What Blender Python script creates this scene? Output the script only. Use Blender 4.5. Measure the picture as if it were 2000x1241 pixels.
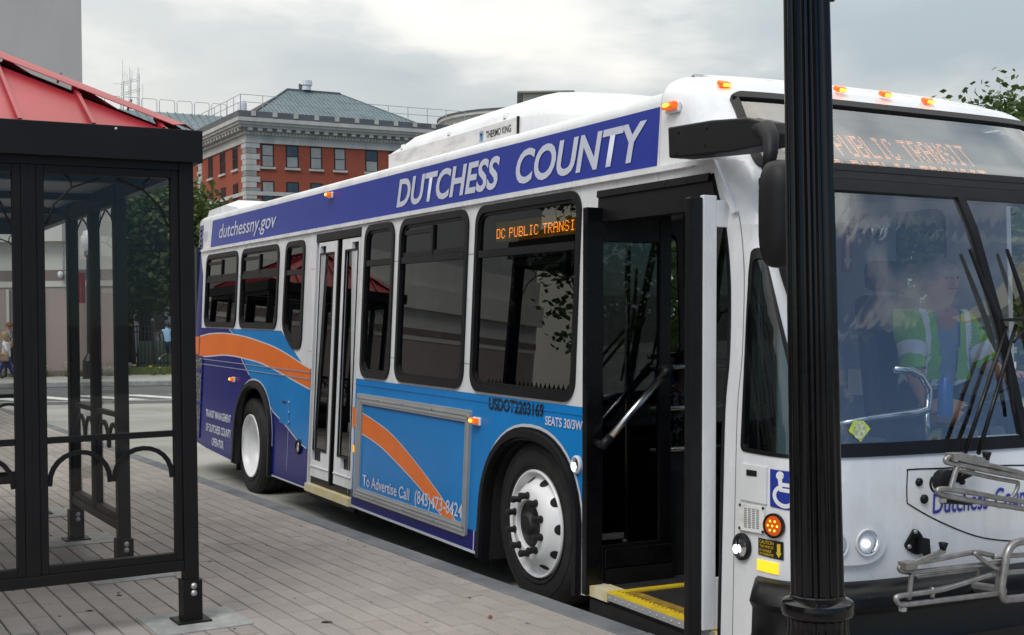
import bpy, bmesh, math, random
import numpy as np
from mathutils import Vector, Matrix
random.seed(7); rng = np.random.default_rng(7)
for o in list(bpy.data.objects): bpy.data.objects.remove(o)
scene = bpy.context.scene
COL = scene.collection

# ------------------------------------------------------------------ camera
F, CX, CY = 2460.0, 1000.0, 620.5            # focal length and centre in photo pixels (2000 x 1241)
ROLL, HC, EYE = 0.015, 623.6, 1.495
PITCH = (HC-CY)/F
def unit(v): v = np.asarray(v, float); return v/np.linalg.norm(v)
c_f = np.array([0, math.cos(PITCH), math.sin(PITCH)])
_r0 = np.array([1., 0, 0]); _u0 = np.cross(_r0, c_f)
c_r = math.cos(ROLL)*_r0-math.sin(ROLL)*_u0
c_u = np.cross(c_r, c_f)
CAM = np.array([0, 0, EYE])
cam_d = bpy.data.cameras.new('camera'); cam = bpy.data.objects.new('camera', cam_d); COL.objects.link(cam)
cam.matrix_world = Matrix([[c_r[i], c_u[i], -c_f[i], CAM[i]] for i in range(3)]+[[0, 0, 0, 1]])
cam_d.sensor_fit = 'HORIZONTAL'; cam_d.sensor_width = 36; cam_d.lens = 36*F/2000
cam_d.clip_start = 0.05; cam_d.clip_end = 5000
scene.camera = cam
scene.render.resolution_x, scene.render.resolution_y = 1024, 635

# ------------------------------------------------------------------ sky, sun, exposure
SUN_EL, SUN_AZ = math.radians(52), math.radians(205)      # azimuth clockwise from +Y
world = bpy.data.worlds.new('World'); scene.world = world; world.use_nodes = True
wn, wl = world.node_tree.nodes, world.node_tree.links
wn.clear()
w_out = wn.new('ShaderNodeOutputWorld'); w_bg = wn.new('ShaderNodeBackground'); wl.new(w_bg.outputs[0], w_out.inputs[0])
sky = wn.new('ShaderNodeTexSky'); sky.sky_type = 'NISHITA'; sky.sun_disc = False
sky.sun_elevation = SUN_EL; sky.sun_rotation = SUN_AZ; sky.air_density = 1.0; sky.dust_density = 0.5
w_tc = wn.new('ShaderNodeTexCoord')
def wnode(t, **k):
    n = wn.new(t)
    for a, v in k.items(): setattr(n, a, v)
    return n
def wmath(op, a, b=None, clamp=False):
    n = wnode('ShaderNodeMath', operation=op, use_clamp=clamp)
    for i, v in enumerate((a, b)):
        if v is None: continue
        if hasattr(v, 'links'): wl.new(v, n.inputs[i])
        else: n.inputs[i].default_value = v
    return n.outputs[0]
w_sep = wn.new('ShaderNodeSeparateXYZ'); wl.new(w_tc.outputs['Generated'], w_sep.inputs[0])
w_el = wmath('MAXIMUM', w_sep.outputs[2], 0.0)
# project the direction on a cloud layer so that clouds flatten towards the horizon
w_den = wmath('ADD', w_el, 0.16)
w_cx = wmath('DIVIDE', w_sep.outputs[0], w_den); w_cy = wmath('DIVIDE', w_sep.outputs[1], w_den)
w_cmb = wn.new('ShaderNodeCombineXYZ'); wl.new(w_cx, w_cmb.inputs[0]); wl.new(w_cy, w_cmb.inputs[1]); w_cmb.inputs[2].default_value = 3.7
def wnoise(scale, detail, rough, dist=0.0, vec=None):
    n = wnode('ShaderNodeTexNoise'); n.inputs['Scale'].default_value = scale; n.inputs['Detail'].default_value = detail
    n.inputs['Roughness'].default_value = rough; n.inputs['Distortion'].default_value = dist
    wl.new(vec or w_cmb.outputs[0], n.inputs['Vector']); return n.outputs['Fac']
def wramp(fac, stops):
    n = wn.new('ShaderNodeValToRGB'); wl.new(fac, n.inputs[0]); e = n.color_ramp.elements
    while len(e) < len(stops): e.new(0.5)
    for s, (p, c) in zip(e, stops): s.position = p; s.color = (*c, 1) if len(c) == 3 else c
    return n.outputs[0]
def wmix(fac, a, b, mode='MIX'):
    n = wnode('ShaderNodeMix', data_type='RGBA', blend_type=mode)
    if hasattr(fac, 'links'): wl.new(fac, n.inputs[0])
    else: n.inputs[0].default_value = fac
    for i, v in ((6, a), (7, b)):
        if hasattr(v, 'links'): wl.new(v, n.inputs[i])
        else: n.inputs[i].default_value = (*v, 1)
    return n.outputs[2]
w_big = wnoise(0.42, 5, 0.55, 0.5)
w_det = wnoise(1.3, 6, 0.6, 0.3)
w_mixn = wmath('ADD', wmath('MULTIPLY', w_big, 0.68), wmath('MULTIPLY', w_det, 0.32))
cloud = wramp(w_mixn, [(0.40, (1.0, 0.96, 0.87)), (0.46, (0.80, 0.81, 0.79)), (0.52, (0.54, 0.59, 0.61)), (0.60, (0.42, 0.49, 0.535))])
# overcast skies brighten towards the zenith
w_zen = wmath('ADD', wmath('MULTIPLY', w_el, 1.25), 0.92)
w_skym = wnode('ShaderNodeVectorMath', operation='SCALE'); wl.new(sky.outputs[0], w_skym.inputs[0]); w_skym.inputs['Scale'].default_value = 0.10
# blue opens towards the clear quarter the windshield mirrors (to our right and behind)
w_side = wmath('ADD', wmath('MULTIPLY', w_sep.outputs[0], 0.20), wmath('MULTIPLY', w_sep.outputs[1], -0.16))
w_gap = wramp(wmath('ADD', wnoise(1.1, 5, 0.6, 0.4), w_side), [(0.53, (0, 0, 0)), (0.68, (0.9, 0.9, 0.9))])
# thin bright veil near the horizon
w_veil = wmath('MULTIPLY', wmath('SUBTRACT', 1.0, wmath('MULTIPLY', w_el, 3.0), True), wmath('ADD', wmath('ADD', wmath('MULTIPLY', wnoise(0.9, 4, 0.5, 0.3), 1.5), -0.35), wmath('MULTIPLY', w_sep.outputs[0], -1.5)), True)
w_cl0 = wmix(w_veil, cloud, (1.04, 1.0, 0.90))
w_cl = wnode('ShaderNodeVectorMath', operation='SCALE'); wl.new(w_cl0, w_cl.inputs[0]); wl.new(w_zen, w_cl.inputs['Scale'])
w_skyt = wmix(1.0, w_skym.outputs[0], (0.52, 0.80, 1.08), 'MULTIPLY')
w_fin = wmix(w_gap, w_cl.outputs[0], w_skyt)
wl.new(w_fin, w_bg.inputs[0]); w_bg.inputs[1].default_value = 1.0
sun_d = bpy.data.lights.new('sun', 'SUN'); sun_d.energy = 1.5; sun_d.angle = math.radians(25); sun_d.color = (1, 0.98, 0.95)
sun = bpy.data.objects.new('sun', sun_d); COL.objects.link(sun)
_sd = Vector((math.sin(SUN_AZ)*math.cos(SUN_EL), math.cos(SUN_AZ)*math.cos(SUN_EL), math.sin(SUN_EL)))
sun.rotation_euler = _sd.to_track_quat('Z', 'Y').to_euler(); sun.location = (0, 0, 40)
scene.view_settings.view_transform = 'Standard'; scene.view_settings.look = 'None'
scene.view_settings.gamma = 1; scene.view_settings.use_curve_mapping = False
scene.view_settings.exposure = -0.06

# ------------------------------------------------------------------ pixel -> place
def ray(px, py): return c_f+(px-CX)/F*c_r-(py-CY)/F*c_u
def onz(px, py, z=0.0):
    d = ray(px, py); return CAM+(z-EYE)/d[2]*d
def at(px, py, Y):                                   # point on the pixel's line of sight at world depth Y
    d = ray(px, py); return CAM+(Y/d[1])*d
g = unit([-1430, F, 0]); gp = np.array([g[1], -g[0], 0])      # street grid: g along the kerb away from us, gp towards the road
def G(a, b, z=0.0): return Vector(g*a+gp*b)+Vector((0, 0, z))
def on_plane(px, py, P0, n):
    d = ray(px, py); return CAM+((np.asarray(P0)-CAM)@n)/(d@n)*d

# ------------------------------------------------------------------ mesh helpers
def link(name, me, mat=None, parent=None, smooth=False):
    o = bpy.data.objects.new(name, me); COL.objects.link(o)
    if mat is not None:
        for m in (mat if isinstance(mat, (list, tuple)) else [mat]): me.materials.append(m)
    if parent is not None: o.parent = parent
    if smooth: me.shade_smooth()
    return o
def tag(o, label=None, cat=None, group=None, kind=None):
    if label: o['label'] = label
    if cat: o['category'] = cat
    if group: o['group'] = group
    if kind: o['kind'] = kind
    return o
def empty(name, label, cat, loc=(0, 0, 0), group=None, mw=None):
    o = bpy.data.objects.new(name, None); COL.objects.link(o); o.empty_display_size = 0.2
    if mw is not None: o.matrix_world = mw
    else: o.location = loc
    return tag(o, label, cat, group)
class MB:
    """collects geometry for ONE mesh object"""
    def __init__(s): s.v = []; s.f = []; s.m = []
    def add(s, vs, fs, mi=0):
        b = len(s.v); s.v += [tuple(v) for v in vs]; s.f += [tuple(b+i for i in f) for f in fs]; s.m += [mi]*len(fs); return s
    def box(s, c, d, R=None, mi=0):
        c = Vector(c); hx, hy, hz = d[0]/2, d[1]/2, d[2]/2
        vs = [Vector((x, y, z)) for z in (-hz, hz) for x, y in ((-hx, -hy), (hx, -hy), (hx, hy), (-hx, hy))]
        if R is not None: vs = [R @ v for v in vs]
        return s.add([v+c for v in vs], [(3, 2, 1, 0), (4, 5, 6, 7), (0, 1, 5, 4), (1, 2, 6, 5), (2, 3, 7, 6), (3, 0, 4, 7)], mi)
    def box2(s, a, b, mi=0):
        a = np.array(a, float); b = np.array(b, float); return s.box((a+b)/2, abs(b-a), None, mi)
    def bar(s, a, b, w, h, upv=(0, 0, 1), mi=0):
        a = Vector(a); b = Vector(b); d = (b-a); L = d.length; x = d.normalized()
        u = Vector(upv); y = u.cross(x)
        if y.length < 1e-4: y = Vector((0, 1, 0)).cross(x)
        y.normalize(); z = x.cross(y)
        return s.box((a+b)/2, (L, w, h), Matrix((x, y, z)).transposed(), mi)
    def tube(s, pts, r, n=8, cap=True, mi=0, closed=False):
        pts = [Vector(p) for p in pts]; N = len(pts); rs = r if isinstance(r, (list, tuple)) else [r]*N
        vs = []; prev = None
        for i, p in enumerate(pts):
            if closed: t = pts[(i+1) % N]-pts[i-1]
            else: t = pts[min(i+1, N-1)]-pts[max(i-1, 0)]
            t.normalize()
            if prev is None:
                a = Vector((0, 0, 1)) if abs(t.z) < 0.9 else Vector((1, 0, 0)); u = a.cross(t).normalized()
            else: u = (prev-t*prev.dot(t)).normalized()
            prev = u; w = t.cross(u)
            vs += [p+rs[i]*(math.cos(2*math.pi*k/n)*u+math.sin(2*math.pi*k/n)*w) for k in range(n)]
        fs = []
        for i in range(N if closed else N-1):
            a, b = i*n, ((i+1) % N)*n
            fs += [(a+k, a+(k+1) % n, b+(k+1) % n, b+k) for k in range(n)]
        if cap and not closed: fs += [tuple(range(n-1, -1, -1)), tuple(range((N-1)*n, N*n))]
        return s.add(vs, fs, mi)
    def lathe(s, prof, c=(0, 0, 0), axis='Z', n=32, mi=0):
        c = Vector(c); vs = []
        for r, h in prof:
            for k in range(n):
                a = 2*math.pi*k/n; x, y = r*math.cos(a), r*math.sin(a)
                vs.append(c+(Vector((x, y, h)) if axis == 'Z' else Vector((x, h, y)) if axis == 'Y' else Vector((h, x, y))))
        fs = [(i*n+k, i*n+(k+1) % n, (i+1)*n+(k+1) % n, (i+1)*n+k) for i in range(len(prof)-1) for k in range(n)]
        return s.add(vs, fs, mi)
    def prism(s, poly, a, b, mi=0):
        """poly: list of 3D points; extruded by vector from a*nv to b*nv (a, b vectors)"""
        n = len(poly); A = [Vector(p)+Vector(a) for p in poly]; B = [Vector(p)+Vector(b) for p in poly]
        return s.add(A+B, [tuple(range(n-1, -1, -1)), tuple(range(n, 2*n))]+[(i, (i+1) % n, n+(i+1) % n, n+i) for i in range(n)], mi)
    def quad(s, *p, mi=0): return s.add(p, [tuple(range(len(p)))], mi)
    def mesh(s, name, fix=True):
        me = bpy.data.meshes.new(name); me.from_pydata(s.v, [], s.f)
        if fix:
            bm = bmesh.new(); bm.from_mesh(me); me_m = list(s.m)
            for i, f in enumerate(bm.faces): f.material_index = me_m[i] if i < len(me_m) else 0
            bmesh.ops.recalc_face_normals(bm, faces=bm.faces); bm.to_mesh(me); bm.free()
        else:
            me.polygons.foreach_set('material_index', s.m)
        return me
    def build(s, name, mat, parent=None, smooth=False, bevel=0, auto=None, fix=True):
        o = link(name, s.mesh(name, fix), mat, parent)
        if smooth or auto:
            o.data.shade_smooth()
            if auto: o.data.set_sharp_from_angle(angle=math.radians(auto))
        if bevel:
            m = o.modifiers.new('bevel', 'BEVEL'); m.width = bevel; m.segments = 2; m.limit_method = 'ANGLE'; m.angle_limit = math.radians(40)
        return o
def copy_of(o, parent=None, **kw):
    c = o.copy(); COL.objects.link(c); c.parent = parent
    for k, v in kw.items(): setattr(c, k, v)
    return c
def clone_tree(o, parent=None):
    c = copy_of(o, parent)
    for ch in list(o.children): clone_tree(ch, c)
    return c

# ------------------------------------------------------------------ materials
def mat(name, col, rough=0.5, metal=0.0, var=0.0, vscale=4.0, bump=0.0, bscale=60.0, spec=0.5, coat=0.0, emit=None, estr=0.0, col2=None, thresh=(0.4, 0.65), stretch=(1, 1, 1), rvar=0.0):
    m = bpy.data.materials.new(name); m.use_nodes = True
    nt = m.node_tree; N, L = nt.nodes, nt.links; b = N['Principled BSDF']
    b.inputs['Base Color'].default_value = (*col, 1); b.inputs['Roughness'].default_value = rough; b.inputs['Metallic'].default_value = metal
    b.inputs['Specular IOR Level'].default_value = spec; b.inputs['Coat Weight'].default_value = coat
    if emit: b.inputs['Emission Color'].default_value = (*emit, 1); b.inputs['Emission Strength'].default_value = estr
    if var or col2 or bump or rvar:
        tc = N.new('ShaderNodeTexCoord'); mp = N.new('ShaderNodeMapping'); L.new(tc.outputs['Object'], mp.inputs[0]); mp.inputs['Scale'].default_value = stretch
    if var or col2 or rvar:
        nz = N.new('ShaderNodeTexNoise'); nz.inputs['Scale'].default_value = vscale; nz.inputs['Detail'].default_value = 6; nz.inputs['Roughness'].default_value = 0.65
        L.new(mp.outputs[0], nz.inputs['Vector'])
    if var or col2:
        rp = N.new('ShaderNodeValToRGB'); L.new(nz.outputs['Fac'], rp.inputs[0])
        c2 = col2 or tuple(max(0, c*(1+var)) for c in col); c1 = tuple(c*(1-var) for c in col) if not col2 else col
        rp.color_ramp.elements[0].position, rp.color_ramp.elements[1].position = thresh
        rp.color_ramp.elements[0].color = (*c1, 1); rp.color_ramp.elements[1].color = (*c2, 1)
        L.new(rp.outputs[0], b.inputs['Base Color'])
    if rvar:
        mr = N.new('ShaderNodeMapRange'); L.new(nz.outputs['Fac'], mr.inputs[0]); mr.inputs[1].default_value = 0.3; mr.inputs[2].default_value = 0.7
        mr.inputs[3].default_value = max(0.02, rough-rvar); mr.inputs[4].default_value = min(1, rough+rvar); L.new(mr.outputs[0], b.inputs['Roughness'])
    if bump:
        n2 = N.new('ShaderNodeTexNoise'); n2.inputs['Scale'].default_value = bscale; n2.inputs['Detail'].default_value = 5; L.new(mp.outputs[0], n2.inputs['Vector'])
        bp = N.new('ShaderNodeBump'); bp.inputs['Strength'].default_value = bump; bp.inputs['Distance'].default_value = 0.01
        L.new(n2.outputs['Fac'], bp.inputs['Height']); L.new(bp.outputs[0], b.inputs['Normal'])
    return m
def glass(name, tint, refl=1.0, r0=0.05, rough=0.0, power=5.0):
    """single sheet of glass: tinted see-through plus mirror reflection that grows towards grazing"""
    m = bpy.data.materials.new(name); m.use_nodes = True; nt = m.node_tree; N, L = nt.nodes, nt.links
    N.remove(N['Principled BSDF']); out = N['Material Output']
    tr = N.new('ShaderNodeBsdfTransparent'); tr.inputs[0].default_value = (*tint, 1)
    gl = N.new('ShaderNodeBsdfGlossy'); gl.inputs['Roughness'].default_value = rough; gl.inputs[0].default_value = (1, 1, 1, 1)
    lw = N.new('ShaderNodeLayerWeight'); lw.inputs[0].default_value = 0.5
    pw = N.new('ShaderNodeMath'); pw.operation = 'POWER'; L.new(lw.outputs['Facing'], pw.inputs[0]); pw.inputs[1].default_value = power
    ml = N.new('ShaderNodeMath'); ml.operation = 'MULTIPLY_ADD'; L.new(pw.outputs[0], ml.inputs[0]); ml.inputs[1].default_value = (1-r0)*refl; ml.inputs[2].default_value = r0*refl; ml.use_clamp = True
    mx = N.new('ShaderNodeMixShader'); L.new(ml.outputs[0], mx.inputs[0]); L.new(tr.outputs[0], mx.inputs[1]); L.new(gl.outputs[0], mx.inputs[2]); L.new(mx.outputs[0], out.inputs[0])
    return m
M = {}
M['white'] = mat('white_paint', (0.76, 0.77, 0.785), 0.28, coat=0.2, var=0.07, vscale=1.8, rvar=0.08, bump=0.04, bscale=2, stretch=(1.6, 1.6, 0.7))
M['white_dirty'] = mat('weathered_white_panel', (0.52, 0.51, 0.49), 0.5, col2=(0.78, 0.78, 0.77), vscale=3.0, thresh=(0.30, 0.52), stretch=(1, 3, 4))
M['navy'] = mat('navy_vinyl', (0.004, 0.009, 0.155), 0.22, spec=0.18, coat=0.0, var=0.06, vscale=2, bump=0.06, bscale=1.3)
M['banner'] = mat('violet_blue_vinyl', (0.026, 0.046, 0.315), 0.24, spec=0.18, coat=0.0, var=0.05, vscale=2, bump=0.06, bscale=1.3)
M['sky_blue'] = mat('bright_blue_vinyl', (0.004, 0.205, 0.56), 0.22, spec=0.2, coat=0.0, var=0.06, vscale=2, bump=0.06, bscale=1.3)
M['orange'] = mat('orange_vinyl', (0.80, 0.165, 0.014), 0.25, spec=0.3, coat=0.0, var=0.05, vscale=2, bump=0.06, bscale=1.3)
M['lilac'] = mat('pale_lettering_vinyl', (0.60, 0.63, 0.74), 0.35, var=0.03)
M['line'] = mat('pale_pinstripe', (0.58, 0.60, 0.66), 0.4, var=0.03)
M['rail_line'] = mat('blue_grey_rub_rail', (0.22, 0.27, 0.40), 0.4, var=0.05)
M['black_letter'] = mat('black_lettering', (0.01, 0.01, 0.012), 0.4, var=0.1)
M['blue_letter'] = mat('blue_lettering', (0.02, 0.03, 0.36), 0.4, var=0.05)
M['rubber'] = mat('black_rubber', (0.007, 0.007, 0.008), 0.42, var=0.25, vscale=6, spec=0.28)
M['tyre'] = mat('tyre_rubber', (0.014, 0.013, 0.013), 0.75, var=0.35, vscale=9, bump=0.15, bscale=40)
M['black_paint'] = mat('black_paint', (0.004, 0.004, 0.005), 0.25, var=0.2, vscale=8, rvar=0.08, spec=0.3)
M['under'] = mat('chassis_black', (0.01, 0.01, 0.01), 0.9, var=0.3)
M['alu'] = mat('brushed_aluminium', (0.43, 0.44, 0.45), 0.42, 0.4, var=0.06, vscale=3)
M['steel'] = mat('stainless_tube', (0.62, 0.62, 0.62), 0.22, 1.0, var=0.08, vscale=10)
M['rack'] = mat('bike_rack_steel', (0.36, 0.34, 0.32), 0.42, 0.85, var=0.2, vscale=14, bump=0.05, bscale=80)
M['rim'] = mat('white_wheel_paint', (0.74, 0.75, 0.76), 0.3, col2=(0.80, 0.80, 0.80), vscale=7, thresh=(0.25, 0.4))
M['lug'] = mat('greasy_black_iron', (0.012, 0.011, 0.011), 0.55, var=0.4, vscale=20, bump=0.2)
M['yellow'] = mat('safety_yellow', (0.75, 0.55, 0.02), 0.45, col2=(0.62, 0.42, 0.03), vscale=12)
M['cream_edge'] = mat('worn_cream_edge', (0.66, 0.55, 0.26), 0.5, col2=(0.70, 0.66, 0.54), vscale=9)
M['floor'] = mat('ribbed_dark_floor', (0.02, 0.02, 0.022), 0.6, var=0.4, vscale=30)
M['in_grey'] = mat('interior_grey_panel', (0.22, 0.23, 0.24), 0.55, var=0.08)
M['in_dark'] = mat('interior_dark_panel', (0.028, 0.03, 0.033), 0.6, var=0.2)
M['seat_blue'] = mat('blue_seat_cloth', (0.02, 0.05, 0.22), 0.85, var=0.3, vscale=25)
M['amber'] = mat('lit_amber_lens', (0.8, 0.16, 0.01), 0.15, emit=(1.0, 0.14, 0.005), estr=0.55)
M['amber_core'] = mat('amber_bulb', (1, 0.5, 0.05), 0.2, emit=(1.0, 0.42, 0.03), estr=4.5)
M['amber_dim'] = mat('glowing_amber_reflector', (0.85, 0.42, 0.02), 0.2, emit=(1.0, 0.40, 0.0), estr=0.5)  # no lamp: emission stands in for the light a reflector throws back
M['lamp_lit'] = mat('lit_white_lamp', (1, 1, 1), 0.1, emit=(0.93, 0.97, 1.0), estr=3.0)
M['chrome'] = mat('chrome', (0.75, 0.76, 0.78), 0.08, 1.0, var=0.04)
M['led'] = mat('lit_orange_led', (1, 0.35, 0.05), 0.4, emit=(1.0, 0.27, 0.02), estr=18)
M['led_front'] = mat('lit_pale_orange_led', (1, 0.4, 0.1), 0.4, emit=(1.0, 0.33, 0.10), estr=3.0)
M['led_dim'] = mat('faint_amber_led_row', (0.12, 0.10, 0.01), 0.5, emit=(0.5, 0.40, 0.03), estr=0.9)
M['mirror_black'] = mat('grained_black_plastic', (0.009, 0.009, 0.011), 0.5, var=0.15, vscale=20, bump=0.1, bscale=200, spec=0.3)
M['g_side'] = glass('dark_tinted_glass', (0.09, 0.09, 0.095), 0.68, 0.05, power=3.6)
M['g_door'] = glass('door_glass', (0.32, 0.36, 0.36), 1.0, 0.05)
M['g_tri'] = glass('green_tinted_side_glass', (0.30, 0.40, 0.40), 1.0, 0.05)
M['g_wind'] = glass('windshield_glass', (0.88, 0.92, 0.93), 1.0, 0.19, power=3.2)
M['g_dest'] = glass('sign_window_glass', (0.62, 0.66, 0.66), 1.0, 0.12, power=2.6)
M['g_shelter'] = glass('shelter_glazing', (0.80, 0.81, 0.80), 0.8, 0.035)
M['g_far'] = mat('far_window_glass', (0.035, 0.04, 0.045), 0.08, spec=0.8, var=0.3, vscale=0.8)
M['shelter'] = mat('bronze_black_aluminium', (0.0085, 0.0072, 0.0068), 0.5, var=0.15, vscale=3, rvar=0.06, spec=0.28)
M['red_roof'] = mat('red_coated_metal', (0.37, 0.024, 0.034), 0.42, var=0.10, vscale=1.6, bump=0.02, bscale=4)
M['ceiling'] = mat('shelter_soffit', (0.30, 0.29, 0.28), 0.6, var=0.06)
M['galv'] = mat('galvanised_metal', (0.5, 0.5, 0.5), 0.4, 0.7, var=0.15, vscale=15)
# ================================================================== THE SETTING
def posmat(name, build, rough=0.8, spec=0.3):
    """procedural material on world position; build(N, L, pos) -> (colour socket, height socket or None)"""
    m = bpy.data.materials.new(name); m.use_nodes = True; N, L = m.node_tree.nodes, m.node_tree.links; b = N['Principled BSDF']
    b.inputs['Roughness'].default_value = rough; b.inputs['Specular IOR Level'].default_value = spec
    geo = N.new('ShaderNodeNewGeometry'); c, h = build(N, L, geo.outputs['Position']); L.new(c, b.inputs['Base Color'])
    if h is not None:
        bp = N.new('ShaderNodeBump'); bp.inputs['Strength'].default_value = 0.5; bp.inputs['Distance'].default_value = 0.006
        L.new(h, bp.inputs['Height']); L.new(bp.outputs[0], b.inputs['Normal'])
    return m
def nz(N, L, vec, s, d=5, r=0.6, st=None):
    if st:
        mp = N.new('ShaderNodeMapping'); mp.inputs['Scale'].default_value = st[:3]
        if len(st) > 3: mp.inputs['Rotation'].default_value = (0, 0, st[3])
        L.new(vec, mp.inputs[0]); vec = mp.outputs[0]
    n = N.new('ShaderNodeTexNoise'); n.inputs['Scale'].default_value = s; n.inputs['Detail'].default_value = d; n.inputs['Roughness'].default_value = r
    L.new(vec, n.inputs['Vector']); return n.outputs['Fac']
def rmp(N, L, f, stops):
    n = N.new('ShaderNodeValToRGB'); L.new(f, n.inputs[0]); e = n.color_ramp.elements
    while len(e) < len(stops): e.new(0.5)
    for s, (p, c) in zip(e, stops): s.position = p; s.color = (*c, 1)
    return n.outputs[0]
def mix(N, L, f, a, b, mode='MIX'):
    n = N.new('ShaderNodeMix'); n.data_type = 'RGBA'; n.blend_type = mode
    for i, v in ((0, f), (6, a), (7, b)):
        if hasattr(v, 'links'): L.new(v, n.inputs[i])
        elif i == 0: n.inputs[0].default_value = v
        else: n.inputs[i].default_value = (*v, 1)
    return n.outputs[2]
def b_paver(N, L, P):
    at_ = N.new('ShaderNodeAttribute'); at_.attribute_name = 'tone'
    base = rmp(N, L, at_.outputs['Fac'], [(0.0, (0.333, 0.298, 0.276)), (0.5, (0.365, 0.328, 0.305)), (1.0, (0.40, 0.362, 0.338))])
    st = nz(N, L, P, 1.1, 6, 0.6)
    base = mix(N, L, 1.0, base, rmp(N, L, st, [(0.3, (0.86, 0.86, 0.87)), (0.55, (1, 1, 1)), (0.75, (1.06, 1.05, 1.04))]), 'MULTIPLY')
    scr = nz(N, L, P, 9.0, 6, 0.68)
    base = mix(N, L, 1.0, base, rmp(N, L, scr, [(0.30, (0.80, 0.80, 0.81)), (0.42, (1, 1, 1))]), 'MULTIPLY')
    sp = nz(N, L, P, 170, 4, 0.8)
    base = mix(N, L, 1.0, base, rmp(N, L, sp, [(0.30, (0.52, 0.50, 0.50)), (0.45, (0.93, 0.93, 0.93)), (0.57, (1.05, 1.05, 1.05)), (0.68, (1.7, 1.66, 1.62))]), 'MULTIPLY')
    return base, sp
M['paver'] = posmat('buff_grey_paver', b_paver, 0.85)
def b_kerb(N, L, P):
    st = nz(N, L, P, 2.3, 6, 0.65); sp = nz(N, L, P, 160, 3, 0.7)
    c = rmp(N, L, st, [(0.3, (0.10, 0.11, 0.125)), (0.5, (0.165, 0.175, 0.19)), (0.72, (0.23, 0.235, 0.24))])
    return mix(N, L, 1.0, c, rmp(N, L, sp, [(0.35, (0.75, 0.75, 0.75)), (0.65, (1.2, 1.2, 1.2))]), 'MULTIPLY'), sp
M['kerb'] = posmat('blue_grey_granite', b_kerb, 0.7)
def b_conc(N, L, P):
    st = nz(N, L, P, 0.5, 7, 0.62); sp = nz(N, L, P, 90, 4, 0.7)
    c = rmp(N, L, st, [(0.28, (0.23, 0.225, 0.205)), (0.5, (0.34, 0.335, 0.31)), (0.72, (0.42, 0.41, 0.385))])
    return mix(N, L, 1.0, c, rmp(N, L, sp, [(0.3, (0.8, 0.8, 0.8)), (0.7, (1.12, 1.12, 1.12))]), 'MULTIPLY'), sp
M['concrete'] = posmat('road_concrete', b_conc, 0.85)
def b_asph(N, L, P):
    st = nz(N, L, P, 0.35, 6, 0.6); sp = nz(N, L, P, 120, 3, 0.7)
    c = rmp(N, L, st, [(0.3, (0.085, 0.087, 0.09)), (0.7, (0.135, 0.137, 0.14))])
    return mix(N, L, 1.0, c, rmp(N, L, sp, [(0.3, (0.7, 0.7, 0.7)), (0.7, (1.3, 1.3, 1.3))]), 'MULTIPLY'), sp
M['asphalt'] = posmat('worn_asphalt', b_asph, 0.9)
M['bed'] = mat('dark_joint_sand', (0.032, 0.028, 0.026), 0.95, var=0.4, vscale=30)
M['pad'] = mat('pale_concrete_pad', (0.33, 0.335, 0.325), 0.85, var=0.16, vscale=9, bump=0.2, bscale=80)
M['road_paint'] = mat('worn_white_road_paint', (0.42, 0.42, 0.41), 0.8, col2=(0.66, 0.66, 0.64), vscale=6, thresh=(0.35, 0.5))
def b_wall(c1, c2, s=0.7):
    def f(N, L, P):
        st = nz(N, L, P, s, 6, 0.62, (1, 1, 0.4)); sp = nz(N, L, P, 40, 4, 0.7)
        return mix(N, L, 1.0, rmp(N, L, st, [(0.3, c1), (0.7, c2)]), rmp(N, L, sp, [(0.3, (0.93, 0.93, 0.93)), (0.7, (1.05, 1.05, 1.05))]), 'MULTIPLY'), sp
    return f
M['st_grey'] = posmat('grey_stucco', b_wall((0.37, 0.355, 0.345), (0.41, 0.395, 0.385)), 0.9)
M['st_cream'] = posmat('cream_stucco', b_wall((0.55, 0.53, 0.47), (0.62, 0.60, 0.54)), 0.9)
M['st_pink'] = posmat('dusty_pink_stucco', b_wall((0.33, 0.265, 0.24), (0.37, 0.30, 0.275)), 0.9)
M['st_brown'] = posmat('mauve_brown_stucco', b_wall((0.19, 0.145, 0.135), (0.22, 0.17, 0.16)), 0.9)
def b_grass(N, L, P):
    return rmp(N, L, nz(N, L, P, 6, 5), [(0.3, (0.06, 0.075, 0.022)), (0.7, (0.13, 0.14, 0.05))]), None
M['soil'] = posmat('dry_verge_soil', b_grass, 0.95)
M['blade'] = mat('grass_blade', (0.07, 0.105, 0.02), 0.7, col2=(0.17, 0.19, 0.05), vscale=3)
M['flower'] = mat('yellow_flower', (0.75, 0.55, 0.02), 0.7, var=0.1)
M['iron'] = mat('black_iron', (0.012, 0.013, 0.014), 0.45, var=0.2)
M['green_board'] = mat('green_court_board', (0.115, 0.19, 0.145), 0.8, var=0.12, vscale=1.5)
M['pale_wall'] = posmat('pale_far_wall', b_wall((0.42, 0.42, 0.42), (0.5, 0.5, 0.5)), 0.9)
M['stone'] = posmat('weathered_limestone', b_wall((0.42, 0.412, 0.385), (0.58, 0.57, 0.53), 0.9), 0.85)
M['stone_dark'] = posmat('grey_limestone', b_wall((0.25, 0.25, 0.24), (0.36, 0.355, 0.34), 0.9), 0.85)
def b_brick(N, L, P):
    st = nz(N, L, P, 0.4, 6, 0.6); sp = nz(N, L, P, 7, 4, 0.8, (1, 1, 3))
    c = rmp(N, L, st, [(0.3, (0.28, 0.068, 0.042)), (0.7, (0.35, 0.092, 0.056))])
    return mix(N, L, 1.0, c, rmp(N, L, sp, [(0.3, (0.72, 0.72, 0.72)), (0.5, (1, 1, 1)), (0.7, (1.25, 1.2, 1.15))]), 'MULTIPLY'), None
M['brick'] = posmat('red_brick', b_brick, 0.9)
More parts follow.
